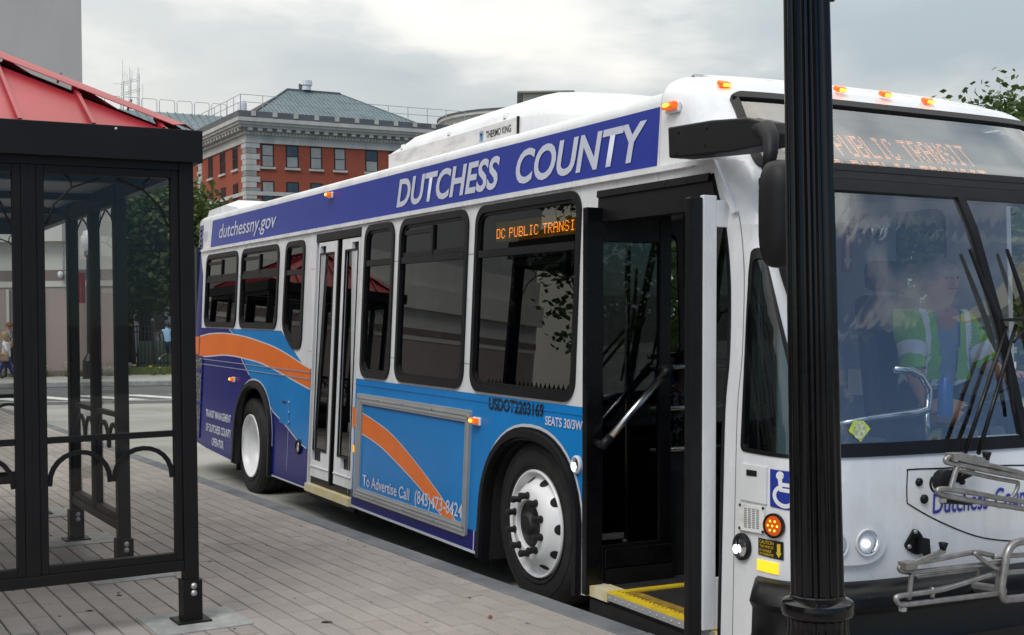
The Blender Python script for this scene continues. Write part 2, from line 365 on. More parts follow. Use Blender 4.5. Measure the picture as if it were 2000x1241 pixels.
def b_copper(N, L, P):
    return rmp(N, L, nz(N, L, P, 0.5, 7, 0.7, (1, 1, 0.3)), [(0.3, (0.085, 0.130, 0.142)), (0.5, (0.14, 0.19, 0.202)), (0.72, (0.185, 0.235, 0.248))]), None
M['copper'] = posmat('verdigris_copper', b_copper, 0.65)
M['roof_dark'] = posmat('dark_roof_side', b_wall((0.045, 0.045, 0.048), (0.075, 0.075, 0.08), 1.5), 0.8)
M['lead'] = posmat('lead_gutter', b_wall((0.10, 0.105, 0.115), (0.15, 0.155, 0.165), 1.0), 0.7)
M['sash'] = mat('black_sash', (0.012, 0.012, 0.012), 0.5, var=0.2)
M['blind'] = mat('window_blind', (0.30, 0.31, 0.30), 0.8, var=0.1, vscale=1)
M['brownblock'] = posmat('brown_brick_block', b_wall((0.12, 0.075, 0.055), (0.16, 0.10, 0.075)), 0.9)

def slab(name, pts, z0, z1, m, parent=None):
    return MB().prism([Vector((p[0], p[1], 0)) for p in pts], (0, 0, z0), (0, 0, z1)).build(name, m, parent)
# one sheet to the horizon
tag(MB().quad((-1500, -1500, -0.155), (1500, -1500, -0.155), (1500, 1500, -0.155), (-1500, 1500, -0.155)).build('ground', M['asphalt']), kind='structure')
KG0, KG1, KGP = -6.0, 28.5, 3.55
YA, YK, YW = 26.2, 33.6, 37.5                              # near edge of the far street, its far kerb, back of its pavement
def gxy(a, b): p = G(a, b); return (p.x, p.y)
lane = MB().quad(*[Vector((*gxy(a, b), -0.150)) for a, b in ((-25, KGP-0.2), (-25, 14), (40, 14), (40, KGP-0.2))])
lane_o = tag(MB().quad(*[Vector((x, y, -0.150)) for x, y in ((-30, -12), (40, -12), (40, YA), (-30, YA))]).build('concrete_road', M['concrete']), kind='structure')
for a in (2.0, 8.2, 13.0, 17.8, 22.6):
    MB().quad(*[Vector((*gxy(a+da, b), -0.146)) for da, b in ((0, KGP), (0.014, KGP), (0.014, 11), (0, 11))]).build('road_joint', M['bed'], lane_o)
MB().quad(*[Vector((*gxy(a, 7.1+b), -0.146)) for a, b in ((-5, 0), (24, 0), (24, 0.014), (-5, 0.014))]).build('road_joint', M['bed'], lane_o)
# crossing bars on the far street
fs = tag(MB().quad((-70, YA, -0.152), (60, YA, -0.152), (60, YK, -0.152), (-70, YK, -0.152)).build('far_street', M['asphalt']), kind='structure')
for k in range(34):
    x0 = -20+k*1.15
    MB().quad((x0, 27.6, -0.147), (x0+0.55, 27.6, -0.147), (x0-1.4, 29.6, -0.147), (x0-1.95, 29.6, -0.147)).build('crossing_bar', M['road_paint'], fs)
MB().quad((-22, 27.3, -0.147), (30, 27.3, -0.147), (30, 27.42, -0.147), (-22, 27.42, -0.147)).build('crossing_line', M['road_paint'], fs)
# far kerb and pavement
fk = tag(MB().box2((-70, YK, -0.16), (60, YK+0.2, 0.0)).build('far_kerb', M['pad'], bevel=0.03), kind='structure')
tag(MB().box2((-70, YK+0.2, -0.16), (60, YW+1.2, -0.006)).build('far_pavement', M['concrete']), kind='structure')
tag(MB().box2((-11.7, YW+0.3, -0.16), (40, 120, 0.2)).build('park_ground', M['soil']), kind='structure')

# ---- pavement of single pavers
walk = tag(slab('pavement', [gxy(KG0, -8.2), gxy(KG0, KGP-0.14), gxy(KG1, KGP-0.14), gxy(KG1, -8.2)], -0.16, -0.009, M['bed']), kind='structure')
RW, RL = 0.1165, 0.205
def paver_geo(a, b, dz, tilt):
    j, jl, ch = 0.0038, 0.0007, 0.0030
    a0, a1, b0, b1 = a+jl, a+RL-jl, b+j, b+RW-j
    cl = 0.0010; top = [(a0+cl, b0+ch), (a0+cl, b1-ch), (a1-cl, b1-ch), (a1-cl, b0+ch)]
    bot = [(a0, b0), (a0, b1), (a1, b1), (a1, b0)]
    vs = [tuple(G(u, v, dz+tilt*(u-a-RL/2))) for u, v in top]+[tuple(G(u, v, dz-0.0045)) for u, v in bot]+[tuple(G(u, v, -0.0095)) for u, v in bot]
    fs = [(0, 1, 2, 3)]+[(i, 4+i, 4+(i+1) % 4, (i+1) % 4) for i in range(4)]+[(4+i, 8+i, 8+(i+1) % 4, 4+(i+1) % 4) for i in range(4)]
    return vs, fs
def set_tone(me, tones):
    a = me.attributes.new('tone', 'FLOAT', 'FACE'); a.data.foreach_set('value', tones)
cells = []
nrow = int((KGP-0.15+8.1)/RW)
for r in range(nrow):
    b = KGP-0.15-(r+1)*RW; off = (r % 2)*RL/2+rng.uniform(-0.01, 0.01)
    k = 0
    while KG0+off+k*RL < KG1-RL:
        a = KG0+off+k*RL; k += 1
        w = Vector(g*(a+RL/2)+gp*(b+RW/2))
        if w.y < 0.3: continue
        v = np.array([w.x, w.y, 0])-CAM; zz = v@c_f
        px = CX+F*(v@c_r)/zz; py = CY-F*(v@c_u)/zz
        cells.append((0 if (-40 < px < 1400 and py < 1260) else 1, zz, a, b))
cells.sort()
st_v = MB(); st_t = []
for i, (vis, zz, a, b) in enumerate(cells):
    vs, fc = paver_geo(a, b, rng.normal(0, 0.0006), rng.normal(0, 0.003)); tone = float(np.clip(rng.normal(0.5, 0.22), 0, 1))
    if i < 300:
        me = bpy.data.meshes.new('paver'); me.from_pydata(vs, [], fc); set_tone(me, [tone]*len(fc)); link('paver', me, M['paver'], walk)
    else:
        st_v.add(vs, fc); st_t += [tone]*len(fc)
me = bpy.data.meshes.new('pavers'); me.from_pydata(st_v.v, [], st_v.f); set_tone(me, st_t)
tag(link('pavers', me, M['paver'], walk), kind='stuff')
# kerb stones
kerb = tag(slab('kerb_bed', [gxy(KG0, KGP-0.13), gxy(KG0, KGP-0.01), gxy(KG1, KGP-0.01), gxy(KG1, KGP-0.13)], -0.16, -0.02, M['bed']), kind='structure')
a = KG0
while a < KG1:
    Ls = 1.8+rng.uniform(-0.15, 0.15)
    mb = MB().prism([Vector((*gxy(a+0.004, KGP-0.142), 0)), Vector((*gxy(a+0.004, KGP), 0)), Vector((*gxy(a+Ls-0.004, KGP), 0)), Vector((*gxy(a+Ls-0.004, KGP-0.142), 0))], (0, 0, -0.158), (0, 0, 0.001+rng.uniform(-0.002, 0.002)))
    mb.build('kerb_stone', M['kerb'], kerb, bevel=0.012); a += Ls
# fallen leaves and specks
M['dead_leaf'] = mat('dead_leaf', (0.22, 0.07, 0.025), 0.7, var=0.3)
M['gum'] = mat('dark_stain', (0.02, 0.018, 0.018), 0.9, var=0.3)
M['litter'] = mat('white_litter', (0.7, 0.7, 0.68), 0.8, var=0.05)
def leaf_on_ground(px, py, L, m, name, label, cat, h=0.3):
    p = onz(px, py); an = rng.uniform(0, 6.28); n = 9; vs = []
    for ring, (rr, zz) in enumerate(((1, 0.002), (0.6, 0.25), (0.0, 0.4))):
        for k in range(n):
            t = 2*math.pi*k/n; x = math.cos(t)*L*0.5*rr*(1+0.12*math.cos(3*t)); y = math.sin(t)*L*0.3*rr
            vs.append((x*math.cos(an)-y*math.sin(an), x*math.sin(an)+y*math.cos(an), 0.0015+zz*L*h))
    fs_ = [(r*n+k, r*n+(k+1) % n, (r+1)*n+(k+1) % n, (r+1)*n+k) for r in range(2) for k in range(n)]
    o = MB().add(vs, fs_).build(name, m, smooth=True); o.location = (p[0], p[1], 0.001); return tag(o, label, cat)
leaf_on_ground(957, 1207, 0.042, M['dead_leaf'], 'dead_leaf', 'curled reddish brown dead leaf alone on pavers beside the front wheel', 'leaf', 0.7)
for px, py in ((588, 1028), (712, 1069), (634, 1030)):
    tag(leaf_on_ground(px, py, 0.03, M['dead_leaf'], 'dead_leaf', 'x', 'leaf'), 'tiny brown dead leaf lying on the pavers near the kerb', None, 'small dead leaves near the kerb')
leaf_on_ground(13, 1060, 0.03, M['litter'], 'paper_scrap', 'small white paper scrap on pavers inside the shelter', 'litter', 0.8)
leaf_on_ground(48, 1098, 0.035, M['dead_leaf'], 'dead_leaf', 'tiny orange brown leaf on pavers inside the shelter', 'leaf', 0.5)
for px, py, L in ((174, 1194, 0.045), (233, 1164, 0.035), (638, 1216, 0.05), (410, 1098, 0.03), (1030, 1219, 0.02), (833, 1217, 0.02), (480, 1120, 0.02), (724, 1177, 0.02)):
    p = onz(px, py); an = rng.uniform(0, 3); vs = []
    for k in range(12):
        t = k*math.pi/6; r = L*0.5*(1+0.3*rng.uniform(-1, 1)); x, y = math.cos(t)*r, math.sin(t)*r*0.6
        vs.append((p[0]+x, p[1]+y, 0.0035))
    MB().add(vs, [tuple(range(12))]).build('gum_stain', M['gum'], walk)
spk = MB(); spl = MB()
for k in range(260):                                   # grit and tiny debris
    a_, b_ = rng.uniform(4.6, 16), rng.uniform(0.0, 3.35); p = G(a_, b_); L = rng.uniform(0.003, 0.010)*(1 if k % 3 else 0.55); n_ = 6; r0 = rng.uniform(0, 6)
    vs = [(p.x+L*math.cos(r0+t*1.05)*rng.uniform(0.6, 1.2), p.y+L*math.sin(r0+t*1.05)*rng.uniform(0.6, 1.2), 0.0032) for t in range(n_)]+[(p.x, p.y, 0.0032+L*0.4)]
    (spk if k % 3 else spl).add(vs, [(i, (i+1) % n_, n_) for i in range(n_)])
tag(spk.build('grit', M['gum'], walk), kind='stuff'); tag(spl.build('pale_grit', M['litter'], walk), kind='stuff')

# ---- stucco building across the far street
bld = empty('stucco_building', 'pinkish stucco building with brown band and cream stripe across the street', 'building', (-20, YW, 0))
def bpart(name, a, b, m, par=bld):
    if par is bld and b[1] == 39.5: mb_ = MB().prism([(a[0], a[1], 0), (b[0], a[1], 0), (b[0]-1.4, 41.5, 0), (a[0], 41.5, 0)], (0, 0, a[2]), (0, 0, b[2]))
    else: mb_ = MB().box2(a, b)
    o = mb_.build(name, m, par); o.matrix_parent_inverse = par.matrix_world.inverted(); return o
bpy.context.view_layer.update()
XW = at(238, 600, YW)[0]
bpart('lower_wall', (-46, YW, -0.1), (XW, 39.5, 2.66), M['st_pink'])
bpart('stripe', (-46, YW-0.03, 2.66), (XW+0.03, 39.5, 2.86), M['st_cream'])
bpart('band', (-46, YW-0.05, 2.86), (XW+0.05, 39.5, 3.16), M['st_brown'])
bpart('upper_wall', (-46, YW-0.01, 3.16), (XW, 39.5, 6.2), M['st_cream'])
bpart('sign_box', (-46, YW-0.35, 4.0), (at(129, 450, YW)[0], YW-0.01, 5.0), M['st_cream'])
bpart('plinth', (-46, YW-0.03, -0.1), (XW+0.02, YW, 0.16), M['st_brown'])
for px in (18, 84):
    x = at(px, 650, YW)[0]; bpart('downpipe', (x-0.04, YW-0.09, 0.1), (x+0.04, YW-0.01, 2.6), M['st_cream'])
x = at(123, 536, YW)[0]
cm = MB(); cm.tube([(x, YW-0.02, 3.02), (x, YW-0.22, 3.02)], 0.05, 8); cm.lathe([(0.001, 0.0), (0.055, 0.02), (0.075, 0.08), (0.075, 0.16), (0.04, 0.20), (0.001, 0.205)], (x, YW-0.22, 2.91), n=14)
o = cm.build('wall_camera', M['white'], bld, smooth=True); o.matrix_parent_inverse = bld.matrix_world.inverted()
x = at(133, 541, YW)[0]; bpart('junction_box', (x-0.07, YW-0.12, 2.8), (x+0.07, YW-0.05, 3.12), M['galv'])
x = at(124, 500, YW)[0]; bpart('conduit', (x-0.02, YW-0.05, 3.2), (x+0.02, YW-0.012, 4.0), M['galv'])
tall = empty('grey_tower_block', 'tall plain grey stucco block rising behind the red shelter roof', 'building', (-25, 47, 0))
bpy.context.view_layer.update()
XT = at(160, 100, 47)[0]
def tpoly(e): return [(-60, 47-e, 0), (XT+e, 47-e, 0), (XT+e-9, 63, 0), (-60, 63, 0)]
for nm, z0, z1, e in (('wall', 0, 26, 0), ('parapet', 26, 26.8, 0.1)):
    o = MB().prism(tpoly(e), (0, 0, z0), (0, 0, z1)).build(nm, M['st_grey'], tall); o.matrix_parent_inverse = tall.matrix_world.inverted()

# ---- iron fence, court board, verge
fence = empty('iron_fence', 'black iron picket fence with posts and rails in front of the trees', 'fence', (-8, YW+0.9, 0.2))
bpy.context.view_layer.update()
fy = YW+0.9; finv = fence.matrix_world.inverted()
def fpart(o): o.matrix_parent_inverse = finv; return o
for zz in (0.30, 1.26, 1.42): fpart(MB().box2((-11.6, fy-0.02, zz), (-2.0, fy+0.02, zz+0.04)).build('rail', M['iron'], fence))
pk = MB().box((0, 0, 0.75), (0.025, 0.025, 1.35)).mesh('picket')
pk.materials.append(M['iron']); x = -11.55
while x < -2.0:
    o = bpy.data.objects.new('picket', pk); COL.objects.link(o); o.parent = fence; o.location = (x+8, 0, -0.15); x += 0.115
for px in (299, 360, 420, 240):
    x = at(px, 680, fy)[0]; mb = MB().box2((x-0.04, fy-0.04, 0.1), (x+0.04, fy+0.04, 1.62)).add(*([(x-0.05, fy-0.05, 1.62), (x+0.05, fy-0.05, 1.62), (x+0.05, fy+0.05, 1.62), (x-0.05, fy+0.05, 1.62), (x, fy, 1.70)], [(0, 1, 4), (1, 2, 4), (2, 3, 4), (3, 0, 4)])); fpart(mb.build('post', M['iron'], fence))
court = MB()
court.box2((-11.6, fy+0.7, 0.2), (2, fy+0.78, 0.98)); tag(court.build('court_board', M['green_board']), 'low green board wall running behind the iron fence', 'wall')
pb = empty('pale_building', 'pale far building glimpsed between the tree trunks behind the fence', 'building', (-16, 66, 0)); bpy.context.view_layer.update()
bpart('wall', (-30, 66, 0), (4, 76, 5), M['pale_wall'], pb)
for k in range(14):
    bpart('window', (-28+k*2.2, 65.95, 1.2), (-27+k*2.2, 66.05, 3.6), M['g_far'], pb)
def tuft(mb, x, y, z, h, n):
    for _ in range(n):
        a_ = rng.uniform(0, 6.28); r = rng.uniform(0, 0.12); hh = h*rng.uniform(0.5, 1.1); ln = rng.uniform(0, 0.5)*hh
        bx, by = x+r*math.cos(a_), y+r*math.sin(a_); w = 0.012
        dx, dy = -math.sin(a_)*w, math.cos(a_)*w
        mb.add([(bx-dx, by-dy, z), (bx+dx, by+dy, z), (bx+math.cos(a_)*ln*0.5+dx*0.7, by+math.sin(a_)*ln*0.5+dy*0.7, z+hh*0.6), (bx+math.cos(a_)*ln, by+math.sin(a_)*ln, z+hh)], [(0, 1, 2), (0, 2, 3)])
tf = MB()
for _ in range(260): tuft(tf, rng.uniform(-20, -1), rng.uniform(YW-0.5, YW-0.06) if rng.uniform() < 0.6 else fy-rng.uniform(0.05, 0.5), -0.006 if rng.uniform() < 0.5 else 0.0, rng.uniform(0.12, 0.42), 16)
tag(tf.build('verge_grass', M['blade'], fix=False), kind='stuff')
fl = MB()
for _ in range(60): fl.box((rng.uniform(-19, -2), YW-rng.uniform(0.1, 0.5), rng.uniform(0.2, 0.42)), (0.04, 0.04, 0.03))
tag(fl.build('verge_flowers', M['flower']), kind='stuff')

# ---- trees
M['bark'] = mat('grey_brown_bark', (0.05, 0.042, 0.035), 0.95, var=0.4, vscale=8, stretch=(1, 1, 0.25), bump=0.6, bscale=14)
def leafmat(name, c1, c2, c3):
    m = bpy.data.materials.new(name); m.use_nodes = True; N, L = m.node_tree.nodes, m.node_tree.links; b = N['Principled BSDF']
    ri = N.new('ShaderNodeAttribute'); ri.attribute_name = 'tone'
    L.new(rmp(N, L, ri.outputs['Fac'], [(0.0, c1), (0.55, c2), (1.0, c3)]), b.inputs['Base Color']); b.inputs['Roughness'].default_value = 0.6; b.inputs['Specular IOR Level'].default_value = 0.3
    tl = N.new('ShaderNodeBsdfTranslucent'); tl.inputs[0].default_value = (*[min(1, c*1.6) for c in c2], 1); mx = N.new('ShaderNodeMixShader'); mx.inputs[0].default_value = 0.25
    L.new(b.outputs[0], mx.inputs[1]); L.new(tl.outputs[0], mx.inputs[2]); L.new(mx.outputs[0], N['Material Output'].inputs[0]); return m
M['leaf_dark'] = leafmat('dark_green_leaves', (0.026, 0.046, 0.013), (0.06, 0.092, 0.024), (0.13, 0.16, 0.045))
M['leaf_mid'] = leafmat('mid_green_leaves', (0.03, 0.055, 0.015), (0.06, 0.10, 0.025), (0.12, 0.16, 0.045))
def tree(name, label, base, trunk_h, R, H, nclump, per, leaf, lm, group=None, seed=0, tr=0.14, sparse=1.0, lean=(0, 0)):
    r = np.random.default_rng(seed); root = empty(name, label, 'tree', base, group)
    t = MB(); top = Vector((lean[0], lean[1], trunk_h))
    t.tube([(0, 0, -0.1), (0.02, 0, trunk_h*0.4), tuple(top*0.8+Vector((0, 0, trunk_h*0.16)))] + [tuple(top+Vector((0.1, 0.05, H*0.35)))], [tr*1.25, tr, tr*0.85, tr*0.4], 9)
    cl = []; cz = trunk_h+H*0.48
    for i in range(nclump):
        u = r.normal(size=3); u /= np.linalg.norm(u); rad = r.uniform(0.35, 1.0)**0.6
        c = np.array([u[0]*R*rad, u[1]*R*rad, cz-trunk_h+u[2]*H*0.5*rad]); cl.append(np.array([lean[0], lean[1], trunk_h])+c)
        if i % 3 == 0:
            s = top*0.75+Vector((0, 0, r.uniform(0, H*0.2)+trunk_h*0.1)); e = Vector(cl[-1]); mid = s.lerp(e, 0.5)+Vector((0, 0, -0.06*H*abs(u[2])))
            t.tube([s, mid, e], [tr*0.38, tr*0.2, tr*0.05], 6)
    t.build('trunk', M['bark'], root, smooth=True)
    n = nclump*per; C = np.repeat(np.array(cl), per, 0); sc = R*0.24*sparse
    P = C+r.normal(size=(n, 3))*np.array([sc, sc, sc*0.7])
    d1 = r.normal(size=(n, 3)); d1[:, 2] = d1[:, 2]*0.5-0.25; d1 /= np.linalg.norm(d1, axis=1)[:, None]
    d2 = np.cross(d1, r.normal(size=(n, 3))); d2 /= np.linalg.norm(d2, axis=1)[:, None]
    L = leaf*r.uniform(0.6, 1.25, (n, 1)); w = L*0.32
    V = np.stack([P, P+d1*L*0.45+d2*w, P+d1*L, P+d1*L*0.45-d2*w], 1).reshape(-1, 3)
    me = bpy.data.meshes.new('crown'); me.from_pydata(V.tolist(), [], np.arange(4*n).reshape(n, 4).tolist())
    tone = np.clip(np.repeat(r.uniform(0.1, 0.9, nclump), per)+r.normal(0, 0.16, n), 0, 1); set_tone(me, tone)
    link('crown', me, lm, root); return root
TL = 'big dark leafy tree behind the iron fence'
tree('shade_tree', 'big dark leafy tree with thick trunk behind the iron fence beside the child', tuple(at(287, 730, 44.0)*[1, 1, 0]+[0, 0, .1]), 2.2, 2.3, 4.6, 150, 90, 0.26, M['leaf_dark'], 'trees behind the fence', 1, 0.28)
tree('shade_tree', 'rounded green tree behind the iron fence and the rear end of the bus', tuple(at(372, 730, 47.0)*[1, 1, 0]+[0, 0, .1]), 2.2, 2.2, 3.5, 130, 90, 0.26, M['leaf_mid'], 'trees behind the fence', 2, 0.2)
tree('shade_tree', 'low green tree peeking just above the rear roof of the bus', tuple(at(455, 730, 52.0)*[1, 1, 0]+[0, 0, .1]), 2.2, 2.2, 3.6, 120, 80, 0.26, M['leaf_mid'], 'trees behind the fence', 3, 0.2)
tree('shade_tree', 'dark tree close beside the corner of the stucco building behind the shelter', tuple(at(254, 730, 50.0)*[1, 1, 0]+[0, 0, .1]), 2.0, 1.7, 4.2, 110, 80, 0.26, M['leaf_dark'], 'trees behind the fence', 4, 0.2)
tree('locust_tree', 'airy green tree with open sprays of leaves showing above the bus roof', tuple(at(1998, 700, 24.0)*[1, 1, 0]), 2.3, 2.6, 3.3, 230, 170, 0.15, M['leaf_mid'], None, 5, 0.12, 0.55)

for i, (a_, b_, lab) in enumerate(((13, 13.5, 'bushy street tree across the road level with the front door of the bus'), (17.5, 14.0, 'bushy street tree across the road level with the middle of the bus'), (22, 13.2, 'bushy street tree across the road level with the rear door of the bus'), (9.5, 14.5, 'bushy street tree across the road beside the front of the bus'), (6.2, 15.5, 'bushy street tree across the road ahead of the bus'))):
    tree('street_tree', lab, tuple(G(a_, b_, -0.15)), 0.6, 1.9, 3.0 if i != 4 else 3.4, 70, 70, 0.2, M['leaf_mid'], 'trees across the road', 60+i, 0.12)
# ---- red brick building with copper roof
BD = 115.0
Bc = at(480, 232, BD)*[1, 1, 0]                      # wall corner on the ground plan
bb = empty('brick_building', 'red brick building with stone quoins, white cornice and green copper hip roof', 'building', tuple(Bc))
bpy.context.view_layer.update(); binv = bb.matrix_world.inverted()
def BB(u, v, z): return Vector(Bc+gp*u+g*v)+Vector((0, 0, z))   # u along the front to the right, v along the side away
def bbox(mb, u0, u1, v0, v1, z0, z1): mb.prism([BB(u0, v0, 0), BB(u1, v0, 0), BB(u1, v1, 0), BB(u0, v1, 0)], (0, 0, z0), (0, 0, z1)); return mb
def bb_build(mb, name, m, par=None, **k):
    o = mb.build(name, m, par or bb, **k); o.matrix_parent_inverse = binv if (par is None or par is bb) else Matrix.Identity(4); return o
def front_u(px, py): q = on_plane(px, py, Bc, g)-Bc; return q@gp, q[2]
def side_v(px, py): q = on_plane(px, py, Bc, gp)-Bc; return q@g, q[2]
UW = 36.0; VW = 30.0
ztop = 18.0
bb_build(bbox(MB(), 0, UW, 0, VW, 0, ztop), 'wall', M['brick'])
# cornice: stacked mouldings
for z0, z1, pr in ((18.0, 18.35, 0.12), (18.35, 18.75, 0.06), (18.75, 19.0, 0.25), (19.32, 19.55, 0.75), (19.55, 19.8, 0.95), (19.8, 20.15, 1.1)):
    bb_build(bbox(MB(), -pr, UW+pr, -pr, VW+pr, z0, z1), 'cornice', M['stone'])
bb_build(bbox(MB(), -0.35, UW+0.35, -0.35, VW+0.35, 19.0, 19.32), 'cornice', M['stone_dark'])
bb_build(bbox(MB(), -1.0, UW+1.0, -1.0, VW+1.0, 20.15, 20.75), 'parapet', M['lead'])
md = bbox(MB(), -0.21, 0.21, -0.70, -0.30, 19.05, 19.32).mesh('bracket'); md.materials.append(M['stone'])
for k in range(40):
    o = bpy.data.objects.new('bracket', md); COL.objects.link(o); o.parent = bb; o.matrix_parent_inverse = binv; o.location = Vector(gp*(0.2+k*0.92))
ms = bbox(MB(), -0.70, -0.30, -0.21, 0.21, 19.05, 19.32).mesh('bracket'); ms.materials.append(M['stone'])
for k in range(32):
    o = bpy.data.objects.new('bracket', ms); COL.objects.link(o); o.parent = bb; o.matrix_parent_inverse = binv; o.location = Vector(g*(0.2+k*0.92))
dn = MB()
for k in range(110): bbox(dn, 0.05+k*0.33, 0.22+k*0.33, -0.34, -0.24, 18.72, 18.98)
for k in range(88): bbox(dn, -0.34, -0.24, 0.05+k*0.33, 0.22+k*0.33, 18.72, 18.98)
tag(bb_build(dn, 'dentils', M['stone']), kind='stuff')
# quoins: alternating long and short blocks on the corner, each a stone
def quoin_col(u_s, v_s, z0=4.0):
    z = z0; k = 0
    while z < 17.9:
        h = 0.52; lu, lv = (1.25, 1.25) if k % 2 == 0 else (0.92, 0.92)
        mb = bbox(MB(), u_s-0.09, u_s+lu, v_s-0.09, v_s+lv, z+0.02, min(z+h, 17.98)-0.02)
        bb_build(mb, 'quoin_stone', M['stone'] if rng.uniform() < 0.6 else M['stone_dark']); z += h; k += 1
quoin_col(0, 0)
vq = side_v(396, 400)[0]
z = 4.0; k = 0
while z < 17.9:
    lv = 1.1 if k % 2 == 0 else 0.8
    bb_build(bbox(MB(), -0.09, 0.3, vq, vq+lv*1.4, z+0.02, z+0.5), 'quoin_stone', M['stone']); z += 0.52; k += 1
def fwin(u0, u1, z0, z1, blind, side=False):
    q = (lambda a0, a1, b0, b1, za, zb: bbox(MB(), a0, a1, b0, b1, za, zb)) if not side else (lambda a0, a1, b0, b1, za, zb: bbox(MB(), b0, b1, a0, a1, za, zb))
    fr = MB()
    w = bb_build(q(u0, u1, -0.015, 0.05, z0, z1), 'window', M['sash'])
    zm = (z0+z1)/2
    for (za, zb, dd) in ((zm+0.03, z1-0.12, 0.03), (z0+0.08, zm-0.05, 0.022)):
        o = bb_build(q(u0+0.13, u1-0.13, -dd-0.003, -dd+0.02, za, zb), 'pane', M['blind'] if (blind and rng.uniform() < 0.55) else M['g_far'], w)
    s = bb_build(q(u0-0.12, u1+0.12, -0.16, 0.05, z0-0.2, z0), 'sill', M['stone'], w)
wx = [(510, 535), (558, 583), (605, 629), (652, 675), (713, 738), (759, 783)]
us = [(front_u(a_, 300)[0], front_u(b_, 300)[0]) for a_, b_ in wx]
us += [(us[-1][0]+2.2*k, us[-1][1]+2.2*k) for k in (1, 2, 3, 5, 6)]
for (u0, u1) in us:
    for (z0, z1) in ((15.85, 17.95), (12.3, 14.55), (8.9, 11.1), (5.4, 7.7)): fwin(u0, u1, z0, z1, True)
for a_, b_ in ((454, 464.5), (429, 440), (406, 415.5), (385, 391)):
    v1, v0 = side_v(a_, 300)[0], side_v(b_, 300)[0]
    for (z0, z1) in ((15.85, 17.95), (12.3, 14.55), (8.9, 11.1)): fwin(v0, v1, z0, z1, False, True)
bb_build(bbox(MB(), -0.12, UW, -0.12, VW, 13.2, 13.55), 'string_course', M['stone'])
# hip roof with standing seams
ze, zr = 20.6, None
u_a, _ = 0, 0
r1 = on_plane(560, 176, BB(0, 7.5, 0), g); ru1 = (r1-Bc)@gp; zr = r1[2]
r2 = on_plane(664, 182, BB(0, 7.5, 0), g); ru2 = (r2-Bc)@gp
RB = 15.0
e0, e1 = 0.6, (on_plane(838, 237, BB(0, 0.6, 0), g)-Bc)@gp
cA, cB, cC, cD = BB(e0, 0.6, ze), BB(e1, 0.6, ze), BB(e1, RB, ze), BB(e0, RB, ze)
R1, R2 = BB(ru1, 7.5, zr), BB(ru2, 7.5, zr)
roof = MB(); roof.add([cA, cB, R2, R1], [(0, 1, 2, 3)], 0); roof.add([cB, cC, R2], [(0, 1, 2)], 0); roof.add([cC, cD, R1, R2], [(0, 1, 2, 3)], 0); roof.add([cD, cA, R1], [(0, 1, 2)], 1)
rf = bb_build(roof, 'roof', [M['copper'], M['roof_dark']], fix=False)  # left face of the copper roof takes the darker tone
nseam = 44
for k in range(nseam):
    t = (k+0.5)/nseam; p0 = cA.lerp(cB, t); u0 = e0+(e1-e0)*t
    # run straight up the slope until ridge or hip is met
    if u0 < ru1: f = (u0-e0)/(ru1-e0)
    elif u0 > ru2: f = (e1-u0)/(e1-ru2)
    else: f = 1.0
    p1 = BB(u0, 0.6+6.9*f, ze+(zr-ze)*f)
    bb_build(MB().bar(p0, p1, 0.07, 0.12), 'roof_seam', M['copper'], rf)
bb_build(MB().bar(R1+Vector((0, 0, .03)), R2+Vector((0, 0, .03)), 0.35, 0.22), 'ridge_cap', M['lead'], rf)
bb_build(MB().bar(cB, R2, 0.2, 0.16), 'hip_cap', M['copper'], rf); bb_build(MB().bar(cA, R1, 0.22, 0.16), 'hip_cap', M['roof_dark'], rf)
p = R1.lerp(R2, 0.36)+Vector((0, 0, 0.1)); o = MB().lathe([(0.5, 0), (0.5, 0.45), (0.62, 0.5), (0.62, 0.95), (0.001, 1.0)], p, n=16).build('roof_vent', M['white'], rf)
p = R1.lerp(R2, 0.25)+Vector((0, 0, 0.1)); o = MB().lathe([(0.16, 0), (0.16, 0.6), (0.001, 0.62)], p, n=10).build('vent_pipe', M['lead'], rf)
p = Vector(on_plane(472.5, 202, BB(0, 2.5, 0), g)); o = MB().lathe([(0.45, -1.6), (0.45, 0.0), (0.3, 0.3), (0.001, 0.36)], p, n=16).build('roof_vent', M['white'], rf)
# roof edge guard rail
rail = MB()
def guard(p, q, n, h=1.5):
    p = Vector(p); q = Vector(q)
    for k in range(n+1):
        x = p.lerp(q, k/n); rail.tube([x, x+Vector((0, 0, h))], 0.035, 5)
    for hh in (h, h*0.55): rail.tube([p+Vector((0, 0, hh)), q+Vector((0, 0, hh))], 0.028, 5)
guard(BB(-0.7, -0.7, 20.75), BB(UW*0.62, -0.7, 20.75), 11); guard(BB(-0.7, -0.7, 20.75), BB(-0.7, VW*0.9, 20.75), 14)
bb_build(rail, 'guard_rail', M['galv'])
pad = bbox(MB(), -0.22, 0.22, -1.06, -0.8, 20.3, 20.75).mesh('rail_foot'); pad.materials.append(M['stone'])
for k in range(16):
    o = bpy.data.objects.new('rail_foot', pad); COL.objects.link(o); o.parent = bb; o.matrix_parent_inverse = binv; o.location = Vector(gp*(0.4+k*UW*0.62/11))
